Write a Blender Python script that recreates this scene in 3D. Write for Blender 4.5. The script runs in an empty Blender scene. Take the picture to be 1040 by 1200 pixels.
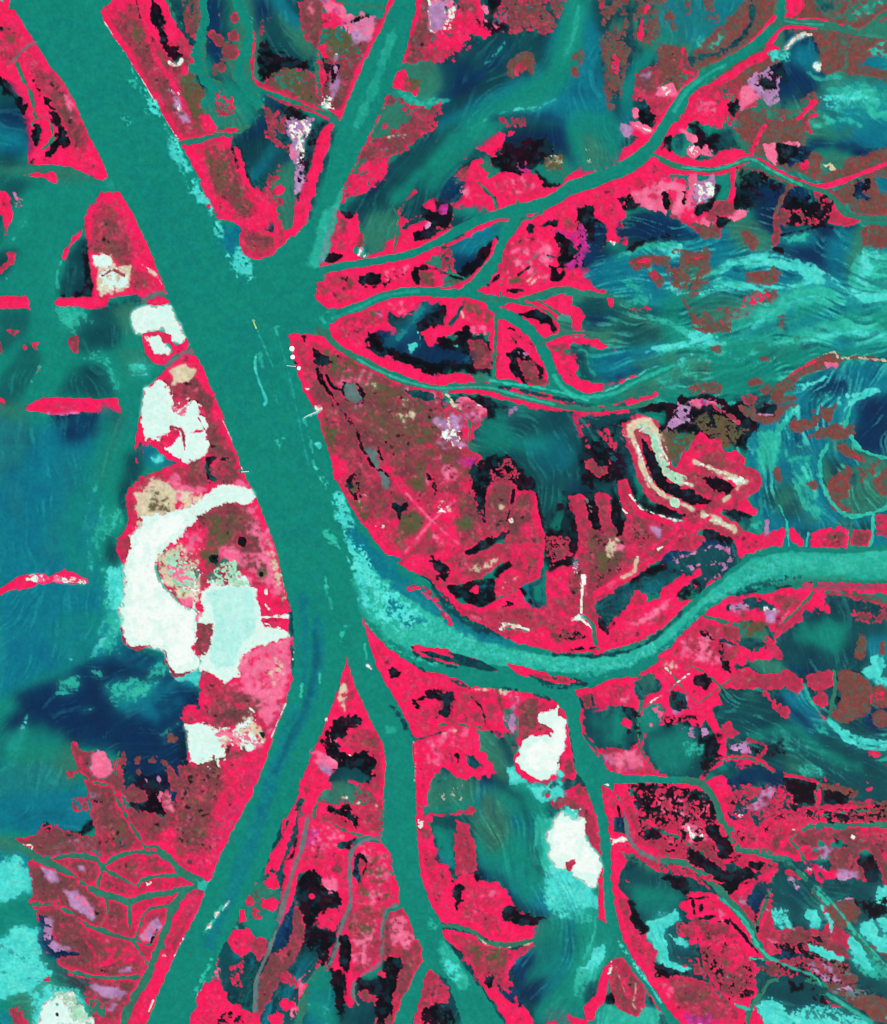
"""False-colour river delta seen from far above: marshes, creeks, lagoons and silty water as real ground."""
import math, time
import numpy as np

W0, H0 = 1040, 1200          # the mapped area, one cell = 30 m of ground
PADC = 8
RNG = np.random.RandomState(11)

def _resize(a, h, w):
    yy = np.linspace(0, a.shape[0] - 1.001, h); xx = np.linspace(0, a.shape[1] - 1.001, w)
    y0 = yy.astype(int); x0 = xx.astype(int)
    fy = (yy - y0)[:, None]; fx = (xx - x0)[None, :]
    fy = fy * fy * (3 - 2 * fy); fx = fx * fx * (3 - 2 * fx)
    a00 = a[y0][:, x0]; a01 = a[y0][:, x0 + 1]; a10 = a[y0 + 1][:, x0]; a11 = a[y0 + 1][:, x0 + 1]
    return (a00 * (1 - fx) + a01 * fx) * (1 - fy) + (a10 * (1 - fx) + a11 * fx) * fy

NW, NH = W0 + 2 * PADC, H0 + 2 * PADC

_ky = np.fft.fftfreq(NH)[:, None]; _kx = np.fft.rfftfreq(NW)[None, :]
_kr = np.sqrt(_ky * _ky + _kx * _kx)

def uniform(a):               # rank-normalise to 0..1
    q = np.quantile(a[::3, ::3], np.linspace(0, 1, 257))
    return np.interp(a, q, np.linspace(0, 1, 257)).astype(np.float32)

def spectral(scale, p):       # isotropic noise, correlation length in cells, roughness p
    f = np.fft.rfft2(RNG.randn(NH, NW))
    f *= (1.0 / (1.0 + (_kr * scale) ** 2)) ** (p / 2)
    return uniform(np.fft.irfft2(f, s=(NH, NW)))

EDGE = [spectral(16, 2.6) * 2 - 1, spectral(10, 2.8) * 2 - 1]
COVER = [spectral(9, 2.5), spectral(6, 2.7), spectral(14, 2.4)]
BLOT = spectral(60, 2.3); MID = spectral(11, 2.8); MID2 = spectral(12, 2.6)
FINE = spectral(4, 3); FINE2 = spectral(5, 3)

# land cover classes: base, broad variant, mid variant, fine speckle (display sRGB), amounts
PAL = {
 'R': ((254,30,94),(238,36,88),(255,46,116),(206,48,84),.55,.5,.28),
 'C': ((188,50,82),(146,64,78),(222,48,94),(118,66,70),.65,.6,.35),
 'M': ((124,70,75),(104,70,70),(152,62,78),(84,62,62),.6,.6,.35),
 'B': ((122,72,66),(146,66,66),(100,84,78),(134,60,62),.6,.5,.3),
 'O': ((98,92,64),(122,78,66),(80,106,72),(66,66,50),.6,.6,.4),
 'K': ((13,13,19),(34,10,24),(10,30,36),(8,8,10),.6,.5,.3),
 'D': ((16,72,82),(12,48,64),(22,98,96),(26,72,70),.6,.5,.25),
 'N': ((13,46,86),(18,36,66),(12,70,104),(20,40,70),.55,.5,.2),
 'U': ((13,120,142),(12,102,136),(20,140,146),(16,112,128),.55,.45,.15),
 'T': ((18,136,120),(15,128,119),(23,146,126),(17,131,115),.5,.4,.2),
 'L': ((44,186,164),(34,168,150),(70,204,182),(44,172,148),.5,.5,.2),
 'S': ((74,222,214),(50,198,194),(120,240,228),(70,210,190),.5,.5,.25),
 'W': ((244,255,251),(236,255,248),(250,255,252),(230,248,240),.4,.4,.2),
 'J': ((220,252,244),(206,248,240),(238,255,250),(206,236,220),.5,.4,.3),
 'Y': ((218,212,176),(202,192,156),(230,230,202),(206,150,138),.5,.5,.4),
 'P': ((246,112,156),(226,84,132),(252,150,180),(214,70,110),.55,.5,.35),
 'V': ((186,138,190),(160,112,160),(214,170,216),(120,90,140),.55,.5,.4),
 'F': ((200,40,148),(170,36,120),(226,70,180),(110,30,80),.5,.5,.35),
 'G': ((46,124,104),(56,110,96),(40,142,118),(70,108,92),.6,.5,.3),
  'A': ((170,226,196),(196,236,208),(140,206,176),(196,170,150),.6,.5,.35),
 'E': ((94,126,124),(84,112,108),(110,140,140),(104,104,104),.5,.4,.3),
}
KEYS = ''.join(PAL)
LANDK = set('RCMBOWJYPVFEA')

def palette(k):
    b, a, m, f, wa, wm, wf = PAL[k]
    b, a, m, f = [np.array(c, np.float32) for c in (b, a, m, f)]
    t1 = np.clip((BLOT - .5) * 2.4, 0, 1)[..., None] * wa
    t2 = np.clip((MID - .5) * 2.4, 0, 1)[..., None] * wm
    t3 = np.clip((FINE - .6) * 3.0, 0, 1)[..., None] * wf
    c = b + (a - b) * t1
    c = c + (m - c) * t2
    return c + (f - c) * t3

def seg_dist(X, Y, pts, closed):
    d = np.full(X.shape, 1e9, np.float32); n = len(pts)
    for i in range(n if closed else max(1, n - 1)):
        x0, y0 = pts[i]; x1, y1 = pts[(i + 1) % n]
        dx, dy = x1 - x0, y1 - y0; L = dx * dx + dy * dy
        if L < 1e-9: q = (X - x0) ** 2 + (Y - y0) ** 2
        else:
            t = np.clip(((X - x0) * dx + (Y - y0) * dy) / L, 0, 1)
            q = (X - x0 - t * dx) ** 2 + (Y - y0 - t * dy) ** 2
        np.minimum(d, q, out=d)
    return np.sqrt(d)

def inside(X, Y, pts):
    r = np.zeros(X.shape, bool); n = len(pts); j = n - 1
    for i in range(n):
        xi, yi = pts[i]; xj, yj = pts[j]
        if yi != yj:
            r ^= ((yi > Y) != (yj > Y)) & (X < (xj - xi) * (Y - yi) / (yj - yi) + xi)
        j = i
    return r

def smooth_line(pts):
    p = np.array(pts); out = []
    for i in range(len(p) - 1):
        p0 = p[max(i - 1, 0)]; p1 = p[i]; p2 = p[i + 1]; p3 = p[min(i + 2, len(p) - 1)]
        for t in (0, .25, .5, .75):
            out.append(.5 * (2 * p1 + (p2 - p0) * t + (2 * p0 - 5 * p1 + 4 * p2 - p3) * t * t + (3 * p1 - p0 - 3 * p2 + p3) * t ** 3))
    out.append(p[-1]); return [tuple(q) for q in out]

def paint(text, img=None, cls=None, chn0=None, bed=False):
    pal = {k: palette(k).astype(np.float32) for k in KEYS}
    if img is None:
        img = pal['T'].copy()
        cls = np.full((NH, NW), KEYS.index('T'), np.uint8)
    chn = np.zeros((NH, NW), bool) if chn0 is None else chn0.copy()
    ox = oy = 0.0; sc = 0.25; n = 0; hold = None
    def close():              # a survey sheet only describes its own ground; neighbours blend over a ragged seam
        Y, X = np.mgrid[0:NH, 0:NW].astype(np.float32); X -= PADC - .5; Y -= PADC - .5
        dd = np.maximum(np.maximum(ox - X, X - ox - 260), np.maximum(oy - Y, Y - oy - 240))
        m = np.clip(.5 - (dd - 5 + EDGE[0] * 5) / 7, 0, 1)
        img[:] = hold[0] + (img - hold[0]) * m[..., None]
        cls[:] = np.where(m > .5, cls, hold[1]); chn[:] = np.where(m > .5, chn, hold[2])
    for line in text.splitlines() + ['t 0 0 1']:
        tk = line.split()
        if not tk: continue
        if tk[0] == 't':
            if hold is not None: close()
            ox, oy = float(tk[1]), float(tk[2]); sc = float(tk[3]) if len(tk) > 3 else .25
            hold = (img.copy(), cls.copy(), chn.copy()) if sc == .25 else None
            continue
        k = tk[0]; e, s, o, c, w = 10 * .25 / sc if sc < 1 else 2, 0., 1., None, None
        pts = []
        for q in tk[1:]:
            if ',' in q:
                a, b = q.split(','); pts.append((float(a) * sc + ox, float(b) * sc + oy))
            elif q[0] == 'e': e = float(q[1:])
            elif q[0] == 's': s = float(q[1:])
            elif q[0] == 'o': o = float(q[1:])
            elif q[0] == 'c': c = float(q[1:])
            elif q[0] == 'w': w = float(q[1:])
        soft_edge = s > 0
        e *= sc; s = max(s * sc * 1.6, 2.4 if k in 'KDNGMOB' and not w else 1.2); n += 1
        hw = (w or 0) * sc / 2
        if w and len(pts) > 2: pts = smooth_line(pts)
        m = e + s + hw + 2
        xs = [p[0] for p in pts]; ys = [p[1] for p in pts]
        x0 = max(int(min(xs) - m) + PADC, 0); x1 = min(int(max(xs) + m) + PADC + 2, NW)
        y0 = max(int(min(ys) - m) + PADC, 0); y1 = min(int(max(ys) + m) + PADC + 2, NH)
        if x1 <= x0 or y1 <= y0: continue
        Y, X = np.mgrid[y0:y1, x0:x1].astype(np.float32); X -= PADC - .5; Y -= PADC - .5
        sy, sx = (n * 97) % 400, (n * 61) % 400      # another part of the noise for each patch
        def nz(a):
            iy = (np.arange(y0, y1) + sy) % NH; ix = (np.arange(x0, x1) + sx) % NW
            return a[np.ix_(iy, ix)]
        if w:
            f = seg_dist(X, Y, pts, False) - hw
        elif len(pts) == 1:
            f = seg_dist(X, Y, pts, False)
        else:
            f = seg_dist(X, Y, pts, True); f = np.where(inside(X, Y, pts), -f, f)
        if e: f = f + nz(EDGE[n % 2]) * e
        al = np.clip(.5 - f / s, 0, 1)
        if s > 2: al = al * al * (3 - 2 * al)
        if c is not None:
            al = al * np.clip((nz(COVER[n % 3]) - (1 - c)) * (2.2 if k in 'TLSUDNG' else 3.6) + .5, 0, 1)
        al = al * o
        reg = img[y0:y1, x0:x1]
        reg += (pal[k][y0:y1, x0:x1] - reg) * al[..., None]
        cr = cls[y0:y1, x0:x1]; cr[al > .5] = KEYS.index(k)
        chn[y0:y1, x0:x1][al > .5] = k not in LANDK and (bed or (w is not None and k in 'GTEL' and not soft_edge))
    return img, cls, chn

FLOW = """60,600,.2,1 150,480,-.3,1 100,800,1,-.25 30,870,.5,-1 60,1100,1,.3 20,1040,1,.3 100,560,.1,1 60,740,.6,-1 180,830,1,-.3 120,700,.1,1
850,330,1,0 800,400,1,-.2 900,370,1,.05 1000,310,1,.15 1000,400,1,.1 900,300,1,-.05 840,290,1,-.6 970,265,.3,1 900,440,1,-.3 920,520,.2,1 880,540,.1,1
950,560,.5,1 1000,450,.6,-.8 760,330,1,.3 720,440,1,-.2 600,120,1,-.6 680,60,.3,-1 560,170,.6,-.8 700,160,.4,1 520,220,.4,-1 1000,120,1,.2 940,80,.2,1
950,880,1,.4 880,850,1,.3 980,760,.5,1 1000,860,1,.2 960,790,.1,1 600,940,.5,1 640,1020,.2,1 680,1080,0,1 620,1130,-.6,1 660,1140,-.3,1
640,520,.4,1 600,500,1,.2 660,580,.1,1 800,1030,.3,1 1000,1150,1,.5 900,1150,1,.3 20,130,1,.2 280,60,.2,1 340,50,.5,1 310,180,.3,1 30,300,-.5,1
60,420,-.3,1 130,390,.4,1 130,430,.7,.7 500,150,.7,-.8 470,260,-.3,1 550,290,1,-.6 500,380,.8,-.8 800,60,0,1 840,30,0,1 690,700,1,-.4 760,790,.4,1 800,870,.3,1 340,1100,-.5,1 30,20,1,.3"""

FLOW2 = """430,660,.7,.8 470,710,.8,.5 560,760,1,.3 660,785,1,0 740,770,1,-.3 800,725,.8,-.6 860,680,.9,-.5 940,655,1,-.1 1030,660,1,.1
100,60,.55,1 180,220,.5,1 260,380,.4,1 320,540,.3,1 370,680,.1,1 370,780,0,1 330,900,-.35,1 270,1030,-.45,1 210,1160,-.4,1 340,300,.1,1 420,160,-.45,1 470,20,-.4,1
460,880,.1,1 475,1020,.1,1 420,770,.3,1 510,1110,.5,1 690,900,.2,1 710,1050,0,1 550,1160,.6,1 520,740,1,.4 500,700,.9,.5"""

def flow_smear(img, cls, steps=14, flow=None, keep=.5, gain=1.0):
    pts = [tuple(map(float, q.split(','))) for q in (flow or FLOW).split()]
    Y, X = np.mgrid[0:NH:8, 0:NW:8].astype(np.float32)
    c2 = np.zeros(X.shape); s2 = np.zeros(X.shape)
    for x, y, dx, dy in pts:
        w = 1.0 / (((X - x) ** 2 + (Y - y) ** 2) + 200.0) ** 1.4
        a = 2 * math.atan2(dy, dx); c2 += w * math.cos(a); s2 += w * math.sin(a)
    ang = .5 * np.arctan2(s2, c2)
    vx = np.cos(2 * ang); vy = np.sin(2 * ang)
    def up(a): return _resize(a, NH, NW)
    wob = (spectral(50, 3.2) - .5) * .9
    a = .5 * np.arctan2(up(vy), up(vx)) + wob
    ux = np.cos(a).astype(np.float32); uy = np.sin(a).astype(np.float32)
    wet = np.isin(cls, [KEYS.index(k) for k in 'TLSUDNG']).astype(np.float32)
    streak = np.zeros((NH, NW), np.float32); acc = img * wet[..., None]; ws = wet.copy()
    base = spectral(2.2, 3.4); streak += base
    YY, XX = np.mgrid[0:NH, 0:NW].astype(np.float32)
    for sg in (1, -1):
        px, py = XX.copy(), YY.copy(); dirx, diry = ux * sg, uy * sg
        ok = wet.copy()
        for i in range(steps):
            px += dirx * 1.6; py += diry * 1.6
            ix = np.clip(px, 0, NW - 1).astype(np.int32); iy = np.clip(py, 0, NH - 1).astype(np.int32)
            nx, ny = ux[iy, ix], uy[iy, ix]
            fl = np.where(nx * dirx + ny * diry < 0, -1, 1); dirx, diry = nx * fl, ny * fl
            streak += base[iy, ix]
            ok = ok * wet[iy, ix]; g = ok * math.exp(-(i / (steps * .22)) ** 2)
            acc += img[iy, ix] * g[..., None]; ws += g
    out = np.where(wet[..., None] > 0, acc / np.maximum(ws, 1e-3)[..., None], img)
    kp = np.where(cls == KEYS.index('S'), .92, np.where(cls == KEYS.index('L'), .7, keep))[..., None]
    out = out * (1 - kp) + img * kp
    return out.astype(np.float32), uniform(blur(streak, .8))

def blur(a, sig):
    f = np.fft.rfft2(np.pad(a, 32, mode='edge'))
    ky = np.fft.fftfreq(NH + 64)[:, None]; kx = np.fft.rfftfreq(NW + 64)[None, :]
    f *= np.exp(-2 * (math.pi * sig) ** 2 * (ky * ky + kx * kx))
    return np.fft.irfft2(f, s=(NH + 64, NW + 64))[32:-32, 32:-32].astype(np.float32)

def sstep(a, b, x):
    t = np.clip((x - a) / (b - a), 0, 1); return t * t * (3 - 2 * t)

def marsh_detail(img, cls, CHANM):
    isk = lambda q: np.isin(cls, [KEYS.index(k) for k in q]).astype(np.float32)
    land = isk(LANDK); veg = isk('RCM')
    b2 = blur(land, 2.0); b8 = blur(land, 5.0)
    inn = sstep(.80, .99, b8)                       # well inside the marsh
    rim = land * (1 - sstep(.62, .90, b2))          # the first strip beside water
    n1 = spectral(20, 2.5); n2 = spectral(6, 2.7); n3 = spectral(5, 2.6); n4 = spectral(9, 2.6)
    still = (~np.isin(cls, [KEYS.index(k) for k in LANDK]) & ~CHANM).astype(np.float32)
    soft = blur(still, 1.9) + 1e-4
    im2 = np.stack([blur(img[..., i] * still, 1.9) / soft for i in range(3)], -1)
    img = img + (im2 - img) * (still * np.where(cls == KEYS.index('S'), .15, np.where(cls == KEYS.index('L'), .4, .7)))[..., None]
    flats = isk('BTLUDNGS') * (1 - CHANM); soft = blur(flats, 1.5) + 1e-4
    im2 = np.stack([blur(img[..., i] * flats, 1.5) / soft for i in range(3)], -1)
    img = img + (im2 - img) * (isk('B') * .75)[..., None]
    bay = isk('TUNDG') * (1 - CHANM) * (1 - sstep(.15, .45, blur(land, 12.0))); soft = blur(bay, 4.5) + 1e-4   # open water grades softly
    im2 = np.stack([blur(img[..., i] * bay, 4.5) / soft for i in range(3)], -1)
    img = img + (im2 - img) * (bay * .75)[..., None]
    dry = isk('RCMOPVFYE'); soft = blur(dry, 1.5) + 1e-4
    im2 = np.stack([blur(img[..., i] * dry, 1.5) / soft for i in range(3)], -1)
    img = img + (im2 - img) * (dry * .65)[..., None]
    def mix(c, a):
        nonlocal img
        img = img + (np.array(c, np.float32) - img) * np.clip(a, 0, 1)[..., None]
    R = isk('R'); C = isk('C'); M = isk('M'); B = isk('B')
    w = np.clip((n1 - .30) * 3, 0, 1) * np.clip((n2 - .25) * 2.4, 0, 1)
    mix((176, 56, 80), inn * w * (.60 * R + .40 * C))
    w = np.clip((n4 - .62) * 5, 0, 1) * np.clip((n3 - .35) * 2.4, 0, 1)
    mix((122, 78, 76), inn * w * (.35 * R + .55 * C + .45 * M))
    p1 = spectral(24, 2.5); p2 = spectral(20, 2.5); p3 = spectral(30, 2.5)
    mix((236, 62, 104), np.clip((p1 - .60) * 3.2, 0, 1) * (.62 * C + .5 * M) * np.clip(n2 * 2 - .2, 0, 1))
    mix((112, 100, 72), np.clip((p2 - .68) * 3.4, 0, 1) * inn * (.6 * C + .6 * M + .25 * R) * np.clip(n4 * 2 - .2, 0, 1))
    mix((98, 54, 66), np.clip((p3 - .66) * 3.4, 0, 1) * inn * (.5 * C + .5 * M) * np.clip(n2 * 2 - .2, 0, 1))
    mix((222, 116, 140), np.clip((n4 - .84) * 6, 0, 1) * inn * (p1 > .5) * (.6 * C + .45 * M + .35 * R))
    mix((246, 78, 122), np.clip((n3 - .80) * 6, 0, 1) * (.5 * R + .4 * C) * inn)
    mix((214, 60, 90), np.clip((n2 - .74) * 5, 0, 1) * np.clip(n4 * 2 - .6, 0, 1) * (.6 * M + .2 * C))
    mix((84, 52, 58), np.clip((n3 - .90) * 10, 0, 1) * (.25 + inn) * (.4 * C + .5 * M))
    mix((176, 130, 110), np.clip((n2 - .93) * 14, 0, 1) * inn * (.5 * C + .4 * M) * (n1 > .5))
    spk = np.clip((n4 - .90) * 12, 0, 1) * np.clip((n1 - .55) * 4, 0, 1) * inn * (.55 * C + .8 * M + .5 * R)
    mix((18, 18, 26), spk)
    mix((238, 36, 90), rim * (.85 * C + .7 * M) * np.clip(n4 * 2.4 - .1, 0, 1))
    shore = sstep(.10, .45, blur(land, 1.3)) * (1 - land)
    mix((92, 78, 84), shore * np.clip((n4 - .2) * 1.6, 0, 1) * .5)
    out_ = land * (1 - sstep(.5, .72, blur(land, 1.1)))
    mix((150, 62, 78), out_ * (1 - isk('WJY')) * .35)
    cb = sstep(.04, .22, blur(CHANM.astype(np.float32), 1.8))
    mix((240, 38, 92), cb * land * (1 - isk('WJY')) * (1 - .5 * B) * np.clip(n4 * 2.4 - .1, 0, 1) * .85)
    mix((176, 60, 70), rim * B * .55 * np.clip(n4 * 2 - .3, 0, 1))
    mix((60, 112, 100), B * np.clip((n4 - .45) * 3, 0, 1) * .5)
    mix((160, 74, 72), B * np.clip((n2 - .6) * 3, 0, 1) * .45)
    halo = sstep(.03, .5, blur(isk('WJ'), 3.0)) * (1 - land)
    mix((150, 232, 222), halo * .7)
    sand = isk('WJ'); sb = blur(sand, 1.8)
    edge = sand * (1 - sstep(.62, .95, sb))
    mix((226, 206, 186), edge * np.clip((n3 - .35) * 3, 0, 1) * .75)
    mix((206, 96, 112), edge * np.clip((n2 - .72) * 5, 0, 1) * .7)
    mix((206, 246, 238), sand * np.clip((n1 - .5) * 2.2, 0, 1) * .5)
    mix((232, 222, 206), sand * np.clip((n4 - .84) * 6, 0, 1) * .2)
    lag = isk('K')                                 # still ponds: murk gathers unevenly, reddish or teal
    m1 = spectral(22, 2.6); m2 = spectral(18, 2.6)
    mix((48, 14, 32), lag * np.clip((m1 - .55) * 2.6, 0, 1) * .75)
    mix((16, 62, 72), lag * np.clip((m2 - .62) * 2.6, 0, 1) * .7)
    dry = isk('RCMOPV'); soft = blur(dry, .9) + 1e-4     # plants grade into each other
    im2 = np.stack([blur(img[..., i] * dry, .9) / soft for i in range(3)], -1)
    img = img + (im2 - img) * (dry * .6)[..., None]
    near = sstep(.18, .5, blur(land, 14.0))
    deep = isk('KDN') * (1 - CHANM) * near                # uneven bottom and weed in the still water
    w1 = spectral(7, 2.6) - .5; w2 = spectral(16, 2.5) - .5
    img = img * (1 + deep * (w1 * .24 + w2 * .30))[..., None]
    mix((44, 104, 96), near * isk('DN') * (1 - CHANM) * np.clip((n2 - .78) * 5, 0, 1) * .4)
    mix((96, 60, 74), near * isk('DK') * np.clip((n4 - .86) * 6, 0, 1) * .45)
    return img

def streaks(img, cls, st, flowing, gain, floor=0.0):
    """thin threads of silt along the current, densest in the plumes"""
    wet = np.isin(cls, [KEYS.index(k) for k in 'TLSUDNG']) & flowing
    YY, XX = np.mgrid[0:NH, 0:NW].astype(np.float32)
    plume = np.exp(-(((XX - 900) / 210) ** 2 + ((YY - 370) / 150) ** 2)) + .9 * np.exp(-(((XX - 930) / 110) ** 2 + ((YY - 550) / 80) ** 2))
    plume += .35 * np.exp(-(((XX - 640) / 90) ** 2 + ((YY - 1040) / 140) ** 2))
    plume += .5 * np.exp(-(((XX - 920) / 120) ** 2 + ((YY - 840) / 70) ** 2))
    big = sstep(.35, .8, spectral(40, 3)) * .8 + .2
    k = wet * gain * (.28 + plume + floor) * np.where(cls == KEYS.index('T'), np.clip(.35 + plume + floor, 0, 1), 1)
    hi = np.clip((st - .62) * 2.6, 0, 1) * big * k; lo = np.clip((.40 - st) * 2.6, 0, 1) * big * k
    img = img + (np.array((78, 222, 204), np.float32) - img) * np.clip(hi * .55, 0, .75)[..., None]
    return img + (np.array((10, 62, 92), np.float32) - img) * np.clip(lo * .42, 0, .6)[..., None]

def survey(text_a, text_b):
    img, cls, chn = paint(text_a)
    img, st = flow_smear(img, np.where(chn, KEYS.index('R'), cls))
    img, cls, channel = paint(text_b, img, cls, chn, True)
    t, _, _ = paint('\n'.join(text_b.splitlines()[:2]).replace('T ', 'W '), np.zeros_like(img), np.zeros_like(cls))
    m = (t[..., 0] > 128) & ~np.isin(cls, [KEYS.index(k) for k in LANDK])   # the trunk river runs along its own bed
    im2, st2 = flow_smear(img, cls, 14, FLOW2, .3)
    img = np.where(m[..., None], im2, img)
    img = marsh_detail(img, cls, channel)
    img = streaks(img, cls, st, ~m & ~channel, 1.0)
    img = streaks(img, cls, st2, m, .42, .45)
    img = np.stack([img[..., i] * 1.9 - blur(img[..., i], .95) * .9 for i in range(3)], -1)
    img = np.clip(np.stack([blur(img[..., i], .42) for i in range(3)], -1), 3, 255)
    g = (FINE2 - .5)[..., None] * 10 + (MID2 - .5)[..., None] * 5
    lum = img.mean(axis=2, keepdims=True)
    return np.clip(img * (1 + g / 110 * np.clip(lum / 120, .4, 1) * np.where(lum > 215, .25, 1)), 0, 255), cls, channel
# name, category, short reference, label, outline (later outlines win)
REGIONS = [
 ('marsh_bank','marsh','corner flats','brown tidal flats with red creek banks in the upper right corner','740,-60 1100,-60 1100,260 985,255 960,225 880,188 780,187 765,165 720,120'),
 ('marsh_bank','marsh','crescent flats','brown strip of flats crossing the pale eastern shallows','690,225 1100,255 1100,610 870,600 780,480 700,420'),
 ('marsh_bank','marsh','upper creek marsh','red marsh on the upper side of the long eastern creek, ragged with black pools','392,-60 760,-60 770,150 740,190 640,230 560,260 480,292 372,318 372,290 400,215 440,140 470,60'),
 ('marsh_bank','marsh','pink-pooled marsh','red marsh with magenta pools between two eastern creeks','600,246 640,238 740,195 790,155 780,190 880,190 980,240 960,260 800,290 760,350 720,345 560,345 582,300'),
 ('marsh_bank','marsh','upper left headland','red marsh headland in the upper left corner, a black lagoon behind it','-60,-60 12,-60 60,75 128,206 128,215 -60,222'),
 ('marsh_bank','marsh','river fork point','red marsh wedge ending in a rounded point where the upper pass leaves the river','130,-60 480,-60 455,15 392,150 365,252 297,310 275,275 212,170'),
 ('marsh_bank','marsh','triangular spit','red triangular spit on the left bank with a cream sand fill and a spur','60,222 143,222 200,340 190,345 160,350 128,364 60,364'),
 ('marsh_bank','marsh','white-capped islet','islet on the left bank almost wholly capped with white sand','148,338 195,340 226,400 190,432 150,420'),
 ('marsh_bank','marsh','left bank sand marsh','long left-bank marsh holding the huge hooked white sand fill','130,680 135,600 155,520 160,430 226,412 350,720 345,800 262,995 235,1022 190,990 215,900 215,830 180,800 130,770'),
 ('marsh_bank','marsh','canal delta','lower left marsh cut by many narrow canals, with lilac mud','-60,860 215,850 215,900 190,990 262,1000 240,1060 160,1260 -60,1260'),
 ('spoil_bank','spoil bank','upper straight bank','short straight red spoil bank touching the left edge, below the triangular spit','-60,344 40,344 40,366 -60,366'),
 ('spoil_bank','spoil bank','lower straight bank','long straight red spoil bank lying alone across the left bay','20,460 150,460 150,486 20,486'),
 ('spoil_bank','spoil bank','stub bank','short red stub of bank at the left edge, in line with the long straight bank','-60,460 14,460 14,484 -60,484'),
 ('sand_spit','spit','bent sand spit','thin bent spit with sand patches reaching in from the left edge','-60,660 110,660 110,710 -60,710'),
 ('marsh_island','island','lobe island','narrow red island with a blunt round end between the first and second eastern creeks','366,318 400,316 520,282 605,250 592,280 560,330 545,342 475,342 420,360 380,376 366,360'),
 ('marsh_island','island','black lagoon island','red island wrapped round a black lagoon, between the second and third eastern creeks','380,378 447,348 550,343 582,365 580,456 520,455 440,430 395,404'),
 ('marsh_island','island','forked creek marsh','red marsh of split creeks right of the black lagoon island','582,365 640,400 720,340 780,420 780,440 700,468 660,475 580,452'),
 ('marsh_bank','marsh','round marsh','broad half-round maroon marsh on the right bank, marked with a red cross of tracks','335,385 388,392 440,432 520,456 560,480 580,560 640,600 640,700 636,762 580,750 470,665 400,590'),
 ('marsh_bank','marsh','ridged marsh','maroon marsh of finger ridges with cream spoil ridges on the inside of the bend','640,470 780,470 900,560 912,600 860,620 858,668 800,715 740,757 636,762 640,640 650,580'),
 ('marsh_bank','marsh','upper bend bank','red bank notched by small outlets on the upper side of the bend','858,668 862,612 1100,590 1100,642 985,644 920,642'),
 ('marsh_bank','marsh','lower bend bank','red marsh with straight canals below the bend channel','675,808 770,769 880,694 1000,682 1100,680 1100,1010 840,930 820,912 712,906'),
 ('marsh_bank','marsh','triangle marsh','red triangular marsh pointing up between the two lower river branches','407,768 455,900 452,985 495,1120 462,1260 215,1260 290,1040 350,930'),
 ('marsh_bank','marsh','middle marsh','red marsh between the middle branch and the narrow southern channel, white sand on its right','424,722 500,786 655,822 700,960 720,1115 690,1260 600,1260 488,960 480,860'),
 ('marsh_island','island','split point','narrow red marsh between the split arms at the bottom','505,1130 550,1260 470,1260 495,1150'),
 ('marsh_bank','marsh','corner marsh','lower right marsh of red creeks, brown mud and pale turquoise pools','700,912 820,914 845,960 900,998 1100,1010 1100,1260 800,1260 722,1100 712,960'),
 ('marsh_bank','marsh','south-east creek marsh','red marsh of branching creeks at the right edge, above the long diagonal creek','845,935 1100,930 1100,1130 1020,1130 930,1020 870,995'),
 ('marsh_island','island','leaf island','leaf-shaped reddish island with cream scratches below the forked channel','712,1120 728,1118 765,1170 760,1200 705,1200'),
 ('marsh_island','island','bend islet','slim red islet with a dark middle at the entrance of the bend channel','478,754 520,756 588,786 540,788 480,772'),
 ('marsh_island','island','second bend islet','small red sliver with a dark tail in the middle of the bend channel','589,772 650,784 700,800 650,810 600,795'),
]
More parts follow.
